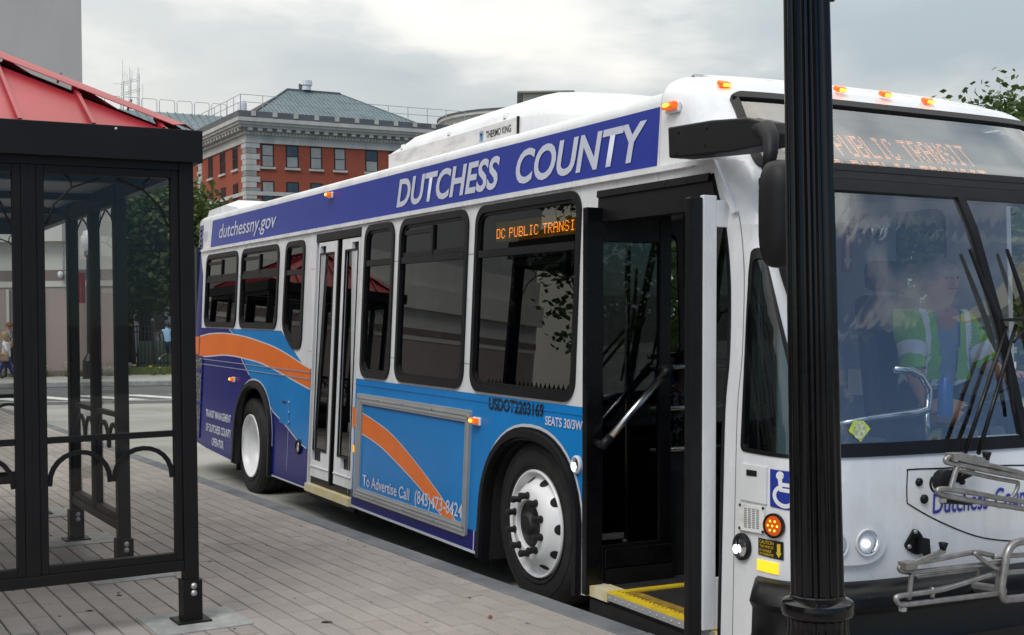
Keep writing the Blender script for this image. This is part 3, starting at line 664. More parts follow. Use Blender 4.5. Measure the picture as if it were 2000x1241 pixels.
# the farther wing to the left with its own copper roof
wing = empty('brick_wing', 'farther brick wing with low copper roof and hoop rail behind the shelter roof', 'building', tuple(BB(0, VW+2, 0)))
bpy.context.view_layer.update(); winv = wing.matrix_world.inverted()
def wg(mb, name, m, **k): o = mb.build(name, m, wing, **k); o.matrix_parent_inverse = winv; return o
wg(bbox(MB(), -16, 10, VW+2, VW+22, 0, 21.8), 'wall', M['brick'])
wg(bbox(MB(), -17, 10.5, VW+1, VW+23, 21.8, 23.0), 'cornice', M['stone'])
q0, q1, q2, q3 = BB(-17, VW+1.5, 23.0), BB(10, VW+1.5, 23.0), BB(10, VW+8, 26.6), BB(-13, VW+8, 26.6)
wr = MB(); wr.add([q0, q1, q2, q3], [(0, 1, 2, 3)]); wr.add([q0, q3, BB(-13, VW+16, 26.6), BB(-17, VW+23, 23.0)], [(0, 1, 2, 3)]); wr.add([q3, q2, BB(10, VW+16, 26.6), BB(-13, VW+16, 26.6)], [(0, 1, 2, 3)])
wroof = wg(wr, 'roof', M['copper'], fix=False)
for k in range(28):
    t = (k+0.5)/28; o = MB().bar(BB(-16+26*t, VW+1.6+(0 if t > 0.18 else 1), 23.06), BB(-16+26*t if t > .15 else -13+4*t, VW+8, 26.64), 0.08, 0.14).build('roof_seam', M['copper'], wroof)
hr = MB()
for k in range(11):
    a_ = BB(-12.6+k*2.1, VW+8, 26.6); b_ = BB(-10.8+k*2.1, VW+8, 26.6); up_ = Vector((0, 0, 1.5))
    hr.tube([a_, a_+up_*0.85, a_.lerp(b_, 0.08)+up_, a_.lerp(b_, 0.92)+up_, b_+up_*0.85, b_], 0.045, 5)
wg(hr, 'hoop_rail', M['galv'])

# ---- round cornice building behind the bus roof
RD = 135.0
Rc = at(1010, 225, RD+12)*[1, 1, 0]
rb = empty('rotunda_building', 'cream stone building with curved bracketed cornice behind the bus roof unit', 'building', tuple(Rc))
zc = at(1000, 204, RD)[2]; Rr = abs(at(884, 200, RD)[0]-at(1010, 200, RD)[0])*1.25
dr = MB(); dr.lathe([(Rr-1.0, 0), (Rr-1.0, zc-1.6), (Rr-0.4, zc-1.5), (Rr-0.4, zc-1.1), (Rr+0.1, zc-0.9), (Rr+0.3, zc-0.5), (Rr+0.6, zc-0.35), (Rr+0.6, zc)], n=64); dr.build('drum_wall', M['st_cream'], rb)
MB().lathe([(Rr+0.72, zc), (Rr+0.72, zc+0.16), (0.01, zc+0.3)], n=64).build('roof', M['lead'], rb)
bk = MB().box((Rr-0.05, 0, zc-1.2), (0.75, 0.42, 0.6)).mesh('bracket'); bk.materials.append(M['st_cream'])
for k in range(48):
    o = bpy.data.objects.new('bracket', bk); COL.objects.link(o); o.parent = rb; o.rotation_euler.z = k*2*math.pi/48
ph = empty('roof_penthouse', 'small pale rooftop hut with dark overhanging eave above the bus roof unit', 'rooftop hut', tuple(at(1060, 210, 128)*[1, 1, 0]))
bpy.context.view_layer.update(); pinv = ph.matrix_world.inverted(); x0, x1 = at(1022, 200, 128)[0], at(1112, 200, 128)[0]; zt = at(1050, 183, 128)[2]
for nm, a_, b_, m_ in (('wall', (x0, 128, 0), (x1, 136, zt), M['st_cream']), ('eave', (x0-0.6, 127.3, zt), (x1+0.5, 137, zt+0.16), M['stone_dark'])):
    o = MB().box2(a_, b_).build(nm, m_, ph); o.matrix_parent_inverse = pinv
# ---- radio masts
AM = 150.0
M['mast'] = mat('red_and_white_mast', (0.42, 0.30, 0.28), 0.6, col2=(0.62, 0.60, 0.60), vscale=0.6, thresh=(0.48, 0.5))
an = empty('radio_masts', 'cluster of lattice radio masts with whip aerials far behind the shelter roof', 'antenna', tuple(at(255, 250, AM)*[1, 1, 0]))
bpy.context.view_layer.update(); ainv = an.matrix_world.inverted()
def A(px, py): return Vector(at(px, py, AM))
for px, yt in ((239.5, 158), (254, 152), (270, 143)):
    mb = MB(); b0, t0 = A(px, 330), A(px, yt)
    for dx, dy in ((-0.14, 0), (0.14, 0), (0, 0.25)): mb.tube([b0+Vector((dx, dy, 0)), t0+Vector((dx*0.9, dy, 0))], 0.028, 4)
    n = 34
    for k in range(n):
        z0 = b0.lerp(t0, k/n); z1 = b0.lerp(t0, (k+1)/n); s = -1 if k % 2 else 1
        mb.tube([z0+Vector((s*0.14, 0, 0)), z1+Vector((-s*0.14, 0, 0))], 0.02, 4)
    mb.tube([t0, t0+Vector((0, 0, 0.8))], [0.05, 0.01], 5)
    o = mb.build('mast', M['mast'], an); o.matrix_parent_inverse = ainv
mb = MB()
for y0, y1 in ((162, 152), (166, 156), (183, 173), (187, 177)): mb.tube([A(238, y0), A(274, y1)], 0.035, 5)
o = mb.build('cross_arm', M['mast'], an); o.matrix_parent_inverse = ainv
for px, y0, y1 in ((239.8, 158, 117), (244, 170, 140), (248.5, 168, 144), (253.5, 152, 133), (258, 160, 138), (279, 210, 165)):
    o = MB().tube([A(px, y0), A(px-0.3, y1)], 0.022, 4).build('whip_aerial', M['galv'], an); o.matrix_parent_inverse = ainv
o = MB().tube([A(221, 163.5), A(239, 164.5)], 0.025, 4).build('whip_aerial', M['galv'], an); o.matrix_parent_inverse = ainv
# ---- globe lamp with red banner seen through the shelter
lx, ly = at(176, 730, 35.5)[:2]
gl = empty('globe_lamp', 'far globe street lamp with dark red banner seen through the shelter windscreen', 'street lamp', (lx, ly, 0))
MB().lathe([(0.2, 0), (0.2, 0.5), (0.08, 0.7), (0.06, 3.4), (0.12, 3.5), (0.12, 3.6)], n=14).build('pole', M['iron'], gl)
MB().lathe([(0.05, 3.6), (0.19, 3.75), (0.21, 3.95), (0.13, 4.15), (0.001, 4.2)], n=18).build('globe', M['white'], gl, smooth=True)
M['banner_red'] = mat('dark_red_banner', (0.20, 0.012, 0.03), 0.8, var=0.1)
MB().box((-0.33, 0, 2.55), (0.45, 0.02, 0.85)).build('banner', M['banner_red'], gl); MB().tube([(0, 0, 2.98), (-0.56, 0, 2.98)], 0.015, 6).build('banner_arm', M['iron'], gl)

# ---- what the bus windows mirror: a stucco building, fence and young trees on our side of the street
sb = empty('plaza_building', 'long grey stucco building with brown band beside the pavement, mirrored in the bus windows', 'building', tuple(G(14, -9, 0)))
bpy.context.view_layer.update(); sinv = sb.matrix_world.inverted()
def sbx(a0, a1, b0, b1, z0, z1, nm, m_, par=None):
    o = MB().prism([G(a0, b0), G(a1, b0), G(a1, b1), G(a0, b1)], (0, 0, z0), (0, 0, z1)).build(nm, m_, par or sb); o.matrix_parent_inverse = sinv if par is None else Matrix.Identity(4); return o
sbx(2, 27, -18, -9.0, 0, 7.6, 'wall', M['st_grey'])
sbx(2, 27, -18, -8.96, 0, 1.1, 'lower_wall', M['st_pink'])
sbx(2, 27, -18, -8.93, 1.1, 1.55, 'band', M['st_brown'])
sbx(2, 27, -18, -8.90, 1.55, 1.72, 'stripe', M['st_cream'])
sbx(2, 27, -18, -8.8, 7.6, 8.0, 'parapet', M['st_brown'])
for a_ in (4.0, 5.7, 7.4, 12.5, 20):
    for z0 in (2.6, 4.6):
        w_ = sbx(a_, a_+1.2, -9.1, -8.96, z0, z0+1.4, 'window', M['st_cream']); sbx(a_+0.08, a_+1.12, -9.1, -8.95, z0+0.08, z0+1.32, 'pane', M['g_far'], w_)
lv = sbx(12.8, 13.5, -9.1, -8.88, 0.75, 1.25, 'louvre', M['white'])
for k in range(6): sbx(12.86, 13.44, -8.9, -8.86, 0.80+k*0.075, 0.83+k*0.075, 'slat', M['in_dark'], lv)
f2 = empty('spear_fence', 'black spear topped iron fence along the plaza building', 'fence', tuple(G(12, -4.9, 0)))
bpy.context.view_layer.update(); f2inv = f2.matrix_world.inverted()
for zz in (0.15, 0.85):
    o = MB().prism([G(2, -4.92), G(26, -4.92), G(26, -4.88), G(2, -4.88)], (0, 0, zz), (0, 0, zz+0.04)).build('rail', M['iron'], f2); o.matrix_parent_inverse = f2inv
pm = MB(); pm.box((0, 0, 0.5), (0.03, 0.03, 1.0)); pm.lathe([(0.015, 1.0), (0.045, 1.05), (0.001, 1.2)], n=6); pm = pm.mesh('picket'); pm.materials.append(M['iron'])
for k in range(118):
    o = bpy.data.objects.new('picket', pm); COL.objects.link(o); o.parent = f2; o.matrix_parent_inverse = f2inv; o.location = G(2.2+k*0.2, -4.9)
for i, (a_, b_) in enumerate(((17.0, -2.6), (12.9, -3.3), (10.2, -3.6), (7.6, -3.0))):
    tree('street_tree', ('slender young street tree at the far end of the plaza fence', 'slender young street tree in front of the white louvre of the plaza building', 'slender young street tree between the louvre and the first windows of the plaza building', 'slender young street tree in front of the paired windows of the plaza building')[i], tuple(G(a_, b_)), 1.7, 0.75, 4.4, 34, 46, 0.15, M['leaf_mid'], 'young trees along the plaza fence', 20+i, 0.05)
# brown block across the road ahead of the bus, mirrored in the windshield
bl_ = empty('brown_block', 'large brown brick block with rows of windows ahead of the bus across the road', 'building', tuple(G(-12, 34, 0)))
bpy.context.view_layer.update(); blinv = bl_.matrix_world.inverted()
def blx(a0, a1, b0, b1, z0, z1, nm, m_, par=None):
    o = MB().prism([G(a0, b0), G(a1, b0), G(a1, b1), G(a0, b1)], (0, 0, z0), (0, 0, z1)).build(nm, m_, par or bl_); o.matrix_parent_inverse = blinv if par is None else Matrix.Identity(4); return o
blx(-9.5, 8, 22, 36, 0, 10.4, 'wall', M['brownblock'])
blx(-9.9, 8.4, 21.6, 36.4, 10.4, 10.9, 'cornice', M['stone'])
for k in range(8):
    for j in range(4):
        w_ = blx(-8.6+k*2.05, -7.5+k*2.05, 21.95, 22.1, 1.2+j*2.35, 2.7+j*2.35, 'window', M['st_cream']); blx(-8.52+k*2.05, -7.58+k*2.05, 21.93, 22.1, 1.26+j*2.35, 2.64+j*2.35, 'pane', M['blind'], w_)
for j in range(4):
    for k in range(5):
        w_ = blx(-9.55, -9.4, 23+k*2.6, 24.2+k*2.6, 1.2+j*2.35, 2.7+j*2.35, 'window', M['st_cream']); blx(-9.57, -9.4, 23.08+k*2.6, 24.12+k*2.6, 1.26+j*2.35, 2.64+j*2.35, 'pane', M['blind'], w_)

# ================================================================== BUS SHELTER
SG0, SGP, BAY = 6.30, 1.768, 1.418
NB = 3
SW = 2.24                                          # width of the end wall
sh = empty('bus_shelter', 'dark framed glass bus shelter with red standing seam hip roof', 'bus shelter', tuple(G(SG0, SGP)))
sh_m = Matrix([[gp[0], g[0], 0, 0], [gp[1], g[1], 0, 0], [0, 0, 1, 0], [0, 0, 0, 1]])
sh.matrix_world = Matrix.Translation(G(SG0, SGP)) @ sh_m
# local axes: x towards the road, y along the kerb away from us
PW = 0.072
def post(x, y, foot=True):
    p = MB().box2((x-PW/2, y-PW/2, 0.19), (x+PW/2, y+PW/2, 2.34)).build('post', M['shelter'], sh, bevel=0.004)
    if foot:
        f = MB().box2((x-PW/2-0.012, y-PW/2-0.012, 0.012), (x+PW/2+0.012, y+PW/2+0.012, 0.215)); f.box2((x-0.085, y-0.085, 0.006), (x+0.085, y+0.085, 0.016))
        fo = f.build('foot', M['shelter'], p, bevel=0.003)
        for zz in (0.195-0.01, 0.15):
            MB().lathe([(0.001, -0.012), (0.013, -0.010), (0.017, 0.0)], (x+0.005, y-PW/2-0.012, zz), axis='Y', n=10).build('bolt', M['galv'], p, smooth=True)
            MB().lathe([(0.017, 0.0), (0.013, 0.010), (0.001, 0.012)], (x+PW/2+0.012, y, zz), axis='X', n=10).build('bolt', M['galv'], p, smooth=True)
    return p
xs_, ys_ = (0.0, -SW), [k*BAY for k in range(NB+1)]
for y in ys_:
    for x in xs_: post(x, y)
for y in ys_:
    for x in xs_:
        mb = MB(); a_ = rng.uniform(0.20, 0.26)
        mb.box2((x-a_, y-0.24, -0.008), (x+0.25, y+0.22, 0.0055)); mb.build('footing', M['pad'], walk)
        walk.children[-1]
for o in [c for c in walk.children if c.name.startswith('footing')]:
    o.matrix_world = sh.matrix_world.copy() @ Matrix.Identity(4)
def panel(p0, p1, name='glazed_panel', arches=2, npane=None, inv=None):
    """glazed panel between two posts: mullions, rails, arches, panes; p0, p1 plan points"""
    p0 = Vector((*p0, 0)); p1 = Vector((*p1, 0)); d = (p1-p0); L = d.length; x = d.normalized(); y = Vector((-x.y, x.x, 0))
    R = Matrix((x, y, Vector((0, 0, 1)))).transposed(); npane = npane or max(1, round(L/0.73))
    def B(mb, a0, a1, z0, z1, t=0.05): mb.box(p0+x*((a0+a1)/2)+Vector((0, 0, (z0+z1)/2)), (a1-a0, t, z1-z0), R)
    fr = MB(); s = PW/2
    B(fr, s, L-s, 0.262, 0.315, 0.06)
    hd_ = MB(); B(hd_, s, L-s, 2.262, 2.34, 0.06)
    root = fr.build(name, M['shelter'], sh, bevel=0.003); hd_.build('top_rail', M['shelter'], root, bevel=0.003)
    mw = 0.066; pw = (L-2*s-(npane-1)*mw)/npane
    for i in range(npane):
        a0 = s+i*(pw+mw); a1 = a0+pw
        if i: mu = MB(); B(mu, a0-mw, a0, 0.315, 2.262, 0.055); B(mu, a0-mw/2-0.003, a0-mw/2+0.003, 0.32, 2.26, 0.058); mu.build('mullion', M['shelter'], root, bevel=0.003)
        sf = MB(); e = 0.038
        B(sf, a0, a0+e, 0.315, 2.262, 0.045); B(sf, a1-e, a1, 0.315, 2.262, 0.045); B(sf, a0+e, a1-e, 0.315, 0.355, 0.045); B(sf, a0+e, a1-e, 2.222, 2.262, 0.045)
        sf.build('sash', M['shelter'], root, bevel=0.003)
        gq = MB(); c0 = p0+x*(a0+e*0.6)-y*0.004; c1 = p0+x*(a1-e*0.6)-y*0.004
        gq.quad(c0+Vector((0, 0, 0.33)), c1+Vector((0, 0, 0.33)), c1+Vector((0, 0, 2.25)), c0+Vector((0, 0, 2.25))); gq.build('pane', M['g_shelter'], root)
        rl = MB(); B(rl, a0+e, a1-e, 0.935, 0.965, 0.03); rl.build('mid_rail', M['shelter'], root)
        n = arches; aw = (a1-a0-2*e)/n
        for k in range(n):
            cc = a0+e+aw*(k+0.5); rr = aw/2-0.010; zc = 0.735; pts = []
            pts.append(p0+x*(cc-rr)+Vector((0, 0, 0.36)))
            for q in range(13):
                t = math.pi*(1-q/12); pts.append(p0+x*(cc+rr*math.cos(t))+Vector((0, 0, zc+0.150*math.sin(t)**0.9 if 0 < q < 12 else zc)))
            pts.append(p0+x*(cc+rr)+Vector((0, 0, 0.36)))
            ab = MB()
            pts = pts[1:-1]
            for q in range(len(pts)-1):
                dd = (pts[q+1]-pts[q]); ab.bar(pts[q]-dd*0.08, pts[q+1]+dd*0.08, 0.022, 0.018, upv=y)
            ab.build('arch', M['shelter'], root)
        # curled bracket in the upper corners
        for sgn, ax in ((1, a0+e), (-1, a1-e)):
            cb = MB(); cb.tube([p0+x*(ax+sgn*0.012)+Vector((0, 0, 1.98)), p0+x*(ax+sgn*0.05)+Vector((0, 0, 2.08)), p0+x*(ax+sgn*0.13)+Vector((0, 0, 2.16)), p0+x*(ax+sgn*0.26)+Vector((0, 0, 2.21))], 0.0055, 6)
            cb.tube([p0+x*(ax+sgn*0.13)+Vector((0, 0, 2.16)), p0+x*(ax+sgn*0.125)+Vector((0, 0, 2.20)), p0+x*(ax+sgn*0.10)+Vector((0, 0, 2.222))], 0.004, 5)
            cb.build('corner_brace', M['shelter'], root)
    return root
panel((0, 0), (-SW, 0)); panel((0, ys_[3]), (-SW, ys_[3])); panel((0, ys_[1]), (0, ys_[2]))
for k in range(NB): panel((-SW, ys_[k]), (-SW, ys_[k+1]))
for k in (0, 2):                                        # open bays: top rail only
    MB().box2((-0.03, ys_[k]+PW/2, 2.24), (0.03, ys_[k+1]-PW/2, 2.34)).build('head_rail', M['shelter'], sh, bevel=0.003)
# roof: fascia beam, soffit, hip roof panels with ribs
OH = 0.075; X0, X1, Y0, Y1 = -SW-OH, OH, -OH, ys_[3]+OH
for a_, b_ in (((X0, Y0, 2.30), (X1, Y0+0.05, 2.462)), ((X0, Y1-0.05, 2.30), (X1, Y1, 2.462)), ((X0, Y0+0.05, 2.30), (X0+0.05, Y1-0.05, 2.462)), ((X1-0.05, Y0+0.05, 2.30), (X1, Y1-0.05, 2.462))):
    MB().box2(a_, b_).build('fascia', M['shelter'], sh, bevel=0.004)
MB().box2((X0+0.05, Y0+0.05, 2.345), (X1-0.05, Y1-0.05, 2.36)).build('soffit', M['ceiling'], sh)
for k in range(1, 4):
    yy = Y0+(Y1-Y0)*k/4; MB().box2((X0+0.05, yy-0.03, 2.30), (X1-0.05, yy+0.03, 2.343)).build('rafter', M['shelter'], sh)
zr0, zr1 = 2.445, 2.445+0.565*(SW/2+0.045)
xm = (X0+X1)/2; hw_ = (X1-X0)/2
ins = 0.03
ca, cb_, cc_, cd_ = Vector((X0+ins, Y0+ins, zr0)), Vector((X1-ins, Y0+ins, zr0)), Vector((X1-ins, Y1-ins, zr0)), Vector((X0+ins, Y1-ins, zr0))
ra, rb_ = Vector((xm, Y0+hw_, zr1)), Vector((xm, Y1-hw_, zr1))
faces_r = [[ca, cb_, ra], [cb_, cc_, rb_, ra], [cc_, cd_, rb_], [cd_, ca, ra, rb_]]
for fverts in faces_r:
    n = (fverts[1]-fverts[0]).cross(fverts[2]-fverts[0]).normalized()
    if n.z < 0: n = -n
    cen = sum(fverts, Vector())/len(fverts); fl = []
    for i_, q_ in enumerate(fverts):                      # sheets stop short of the hips, under the raised hip caps
        if q_.z < zr0+0.01: fl.append(q_+(fverts[1-i_]-q_).normalized()*0.11)
        else: fl.append(q_+((fverts[0]+fverts[1])/2-q_).normalized()*0.10 if len(fverts) == 3 else q_)
    o = MB().prism(fl, -n*0.006, n*0.0).build('roof_sheet', M['red_roof'], sh)
    # ribs run up the slope
    e0_, e1_ = fverts[0], fverts[1]; ed = (e1_-e0_); L = ed.length; ed.normalize(); upd = n.cross(ed).normalized()
    if upd.z < 0: upd = -upd
    s_ = 0.335; cnt = int(L/s_); st0 = (L-cnt*s_)/2
    slope_len = (fverts[-1]-e0_-ed*((fverts[-1]-e0_).dot(ed))).length
    for k in range(cnt+1):
        t = st0+k*s_; ln = min(t/hw_, (L-t)/hw_, 1.0)*slope_len*0.97
        if ln < 0.12: continue
        p = e0_+ed*t
        MB().bar(p+n*0.014, p+upd*ln+n*0.014, 0.018, 0.030, upv=n).build('roof_rib', M['red_roof'], o)
for cnr, top in ((ca, ra), (cb_, ra), (cc_, rb_), (cd_, rb_)):
    d = (top-cnr).normalized(); sidev = d.cross(Vector((0, 0, 1))).normalized(); up_ = sidev.cross(d).normalized()
    if up_.z < 0: up_ = -up_
    off = up_*0.050
    cap = MB()
    for s in (1, -1):
        A0, A1 = cnr+d*0.07+up_*0.032, top+off; W = sidev*s*0.10; drop = up_*-0.030
        cap.prism([A0, A0+W+drop*0.6, A1+W+drop, A1], (0, 0, 0), tuple(-up_*0.004))
    cap.build('hip_cap', M['red_roof'], sh)
    for t in (0.25, 0.5, 0.76):
        p = cnr.lerp(top, t); MB().tube([p-up_*0.01+sidev*0.06, p+up_*0.05+sidev*0.06], 0.007, 6).build('bolt', M['galv'], sh)
MB().bar(ra+Vector((0, 0, 0.045)), rb_+Vector((0, 0, 0.045)), 0.16, 0.015).build('ridge_cap', M['red_roof'], sh)
for x in (-0.35, -0.95, -1.4):
    for y, zz in ((Y0-0.002, 2.445),): MB().lathe([(0.001, -0.004), (0.007, 0)], (x, y, zz), axis='Y', n=8).build('screw', M['galv'], sh)
# bench inside along the back wall
be = empty('shelter_bench', 'dark slatted bench along the rear wall inside the shelter', 'bench', (0, 0, 0)); be.matrix_world = sh.matrix_world @ Matrix.Translation((-SW+0.32, 1.6, 0))
for k in range(4): MB().box2((-0.18+k*0.1, 0, 0.44), (-0.10+k*0.1, 2.2, 0.465)).build('slat', M['shelter'], be)
for y in (0.2, 1.1, 2.0): MB().box2((-0.16, y-0.02, 0.004), (0.16, y+0.02, 0.44)).build('leg', M['shelter'], be)

sh2 = clone_tree(sh); sh2.matrix_world = Matrix.Translation(G(SG0+13.4, SGP)) @ sh_m
tag(sh2, 'second red roofed glass shelter farther along the kerb, mirrored in the bus windows')
be2 = clone_tree(be); be2.matrix_world = sh2.matrix_world @ Matrix.Translation((-SW+0.32, 1.6, 0)); tag(be2, 'dark slatted bench inside the second shelter farther along the kerb')
# ================================================================== LAMP POST in front of the bus
LD = 4.2
lb = Vector(at(1597, 1250, LD)); lb.z = 0
lt = Vector(at(1570, 0, LD))
lean = (Vector(at(1570.5, 0, LD))-Vector(at(1596, 1180, LD)))
lp = empty('lamp_post', 'glossy black fluted cast iron lamp post with ring collar at the kerb', 'street lamp', tuple(lb))
axis = lean/lean.z
lp.matrix_world = Matrix.Translation(Vector(at(1596, 1180, LD))-axis*Vector(at(1596, 1180, LD)).z) @ Matrix([[1, 0, axis.x, 0], [0, 1, axis.y, 0], [0, 0, 1, 0], [0, 0, 0, 1]]).to_3x3().to_quaternion().to_matrix().to_4x4()
M['lamp_black'] = mat('glossy_black_post_paint', (0.003, 0.003, 0.004), 0.15, spec=0.38, var=0.2, vscale=30, rvar=0.05, bump=0.03, bscale=25)
def fluted(prof, nf, depth, n, twist=0):
    mb = MB(); vs = []
    for r, h in prof:
        for k in range(n):
            a_ = 2*math.pi*k/n; ph_ = (a_*nf/(2*math.pi)) % 1.0
            rr = r-depth*(math.sin(math.pi*min(1, ph_/0.72))**0.8 if ph_ < 0.72 else 0.0)
            vs.append((rr*math.cos(a_), rr*math.sin(a_), h))
    fs_ = [(i*n+k, i*n+(k+1) % n, (i+1)*n+(k+1) % n, (i+1)*n+k) for i in range(len(prof)-1) for k in range(n)]
    return mb.add(vs, fs_)
rb0, rt0 = 103/2*LD/F, 90/2*LD/F
def rad(z): return rb0+(rt0-rb0)*(z-0.53)/(2.545-0.53)
fluted([(rad(0.55), 0.55), (rad(1.5), 1.5), (rad(2.6), 2.6), (rad(3.6), 3.6)], 14, 0.011, 14*12).build('shaft', M['lamp_black'], lp, auto=50)
R_ = 70*LD/F
MB().lathe([(rb0*0.98, 0.566), (rb0*1.02, 0.562), (rb0*1.03, 0.552), (R_*0.93, 0.544), (R_*0.975, 0.540), (R_, 0.530), (R_, 0.506), (R_*0.97, 0.498), (R_*0.84, 0.492), (R_*0.80, 0.486), (R_*0.79, 0.46)], n=64).build('collar', M['lamp_black'], lp, auto=22)
fluted([(R_*0.83, 0.486), (R_*0.83, 0.46), (R_*0.92, 0.38), (R_*1.25, 0.12), (R_*1.3, 0.1)], 20, 0.008, 200).build('base', M['lamp_black'], lp, auto=50)
MB().lathe([(R_*1.3, 0.10), (R_*1.45, 0.09), (R_*1.5, 0.05), (R_*1.5, 0.004)], n=48).build('base_plate', M['lamp_black'], lp, auto=40)
MB().box((rt0+0.004, -0.01, 2.565), (0.025, 0.05, 0.05)).build('bracket', M['lamp_black'], lp)
MB().lathe([(rt0*1.1, 3.58), (rt0*1.6, 3.62), (rt0*1.4, 3.7), (0.16, 3.78), (0.19, 3.95), (0.17, 4.2), (0.08, 4.35), (0.001, 4.4)], n=32).build('lantern', M['white'], lp, auto=40)
# ================================================================== THE BUS
bf = -unit(ray(-297, 613))
_lat = unit(np.cross(bf, [0, 0, 1])); _up = np.cross(_lat, bf)
BR = 0.015
b_l = math.cos(BR)*_lat+math.sin(BR)*_up; b_u = np.cross(b_l, bf)          # b_l: towards the kerb
b_o = (CAM+7.18*ray(1046, 1023))+0.06*b_l-0.478*b_u                        # ground below the kerb-side face at the front axle
bus = empty('city_bus', 'white and blue city bus with orange swoosh standing at the kerb, front door open', 'bus')
bus.matrix_world = Matrix([[bf[i], -b_l[i], b_u[i], b_o[i]] for i in range(3)]+[[0, 0, 0, 1]])
HW0, TUM, YC, ACAP, NSE = 1.295, 0.04, -1.295, 0.5, 5.0
ZT, ZTS, JX = 2.85, 2.75, 1.20                   # top of the front cap, of the side wall, joint between them
XC_Z = [0.0, 0.56, 0.90, 1.05, 1.12, 1.24, 1.615, 2.07, 2.277, 2.37, 2.55, 2.73, 2.80, 2.85]
XC_X = [2.36, 2.36, 2.365, 2.345, 2.325, 2.295, 2.19, 2.03, 1.925, 1.875, 1.70, 1.52, 1.42, 1.27]
def xc(z): return float(np.interp(z, XC_Z, XC_X))
def yin(z, p=9.0):                            # how far the side lies inside the reference plane
    y = TUM*(z-0.5); r, z0 = (0.165, 2.70) if p > JX else (0.065, 2.69)
    if z > z0: y += r-math.sqrt(max(0, r*r-(min(z, z0+r*0.995)-z0)**2))
    return y
_ph = np.linspace(0, math.pi/2, 600)
_X = ACAP*np.sin(_ph)**(2/NSE); _Yn = 1-np.cos(_ph)**(2/NSE)
_tabs = {}
def tab(z):
    k = round(z, 3)
    if k not in _tabs:
        hw = HW0-yin(z); Y = hw*_Yn; s = np.concatenate([[0], np.cumsum(np.hypot(np.diff(_X), np.diff(Y)))]); _tabs[k] = (s, Y, s[-1])
    return _tabs[k]
XR = -8.35
def S0(p, z):
    """kerb-side skin: p is the distance along the bus (metres, x on the flat side), bending round the front; z height"""
    xs = xc(z)-ACAP; y = -yin(z, p)
    if p <= xs:
        if p < -7.75: y -= 0.55*(-7.75-p)**2
        return np.array([p, y, z])
    s, Y, Lq = tab(z); q = p-xs; mir = q > Lq
    if mir: q = 2*Lq-q
    x = xs+np.interp(q, s, _X); yy = np.interp(q, s, Y)
    return np.array([x, y-yy, z]) if not mir else np.array([x, 2*YC-(y-yy), z])
def S(p, z, d=0.0):
    c = S0(p, z)
    if d:
        e = 0.004; pa, pb = p-e, p+e
        if p > JX and pa <= JX: pa = p
        if p <= JX and pb > JX: pb = p
        n = np.cross(S0(pb, z)-S0(pa, z), S0(p, z+e)-S0(p, z-e))
        n = unit(n)
        if n@(c-np.array([min(c[0]-1.5, 0), YC, z])) < 0: n = -n
        c = c+d*n
    return Vector((c[0], -c[1], c[2]))
def pfront(y, z):
    """p of a point on the front at lateral position y (0 kerb side ... -1.295 centre)"""
    s, Y, Lq = tab(z); hw = HW0-yin(z); t = -yin(z)-y
    mir = t > hw
    if mir: t = 2*hw-t
    q = float(np.interp(t, Y, s))
    return xc(z)-ACAP+(q if not mir else 2*Lq-q)
def to_bus(P): v = np.asarray(P)-b_o; return np.array([v@bf, v@b_l, v@b_u])
_cb = to_bus(CAM)
def rayb(px, py): d = ray(px, py); return np.array([d@bf, d@b_l, d@b_u])
def inside(c):
    x, y, z = c; xs = xc(z)-ACAP; t = y-YC; hw = HW0-yin(z)
    if x <= xs: return t < hw
    return (abs(t)/hw)**NSE+((x-xs)/ACAP)**NSE < 1
def px2s(px, py):
    """photo pixel -> (p, z) on the skin"""
    d = rayb(px, py); lo, hi = 2.0, None; t = 3.0
    while t < 30:
        if inside(_cb+t*d): hi = t; break
        lo = t; t += 0.03
    if hi is None: raise ValueError((px, py))
    for _ in range(30):
        m_ = (lo+hi)/2
        if inside(_cb+m_*d): hi = m_
        else: lo = m_
    c = _cb+hi*d; z = c[2]; xs = xc(z)-ACAP
    if c[0] <= xs: return (c[0], z)
    return (pfront(c[1], z), z)
def P_(*pts): return [px2s(*q) for q in pts]
def px_y(px, py, y):                             # pixel -> bus point on the plane at lateral y
    d = rayb(px, py); return _cb+(y-_cb[1])/d[1]*d
def px_x(px, py, x): d = rayb(px, py); return _cb+(x-_cb[0])/d[0]*d
def rect(pts):
    (a, b, c, d) = pts; l = (a[0]+d[0])/2; r = (b[0]+c[0])/2; t = (a[1]+b[1])/2; bo = (c[1]+d[1])/2
    return l, r, bo, t
def rrect(l, r, b, t, rad, n=6):
    rad = min(rad, (r-l)/2.01, (t-b)/2.01); out = []
    for cx, cz, a0 in ((r-rad, t-rad, 0), (l+rad, t-rad, 90), (l+rad, b+rad, 180), (r-rad, b+rad, 270)):
        for k in range(n+1):
            a_ = math.radians(a0+90*k/n); out.append((cx+rad*math.cos(a_), cz+rad*math.sin(a_)))
    return out
def rpoly(pts, rad, n=5):
    """round the corners of a polygon"""
    out = []; N = len(pts); rads = rad if isinstance(rad, (list, tuple)) else [rad]*N
    for i in range(N):
        p, a_, b_ = np.array(pts[i]), np.array(pts[i-1]), np.array(pts[(i+1) % N]); r = rads[i]
        la, lb_ = np.linalg.norm(a_-p), np.linalg.norm(b_-p); r_ = min(r, la*0.48, lb_*0.48)
        if r_ < 1e-4: out.append(tuple(p)); continue
        A_, B_ = p+(a_-p)/la*r_, p+(b_-p)/lb_*r_
        for k in range(n+1):
            t = k/n; out.append(tuple((1-t)**2*A_+2*t*(1-t)*p+t*t*B_))
    return out
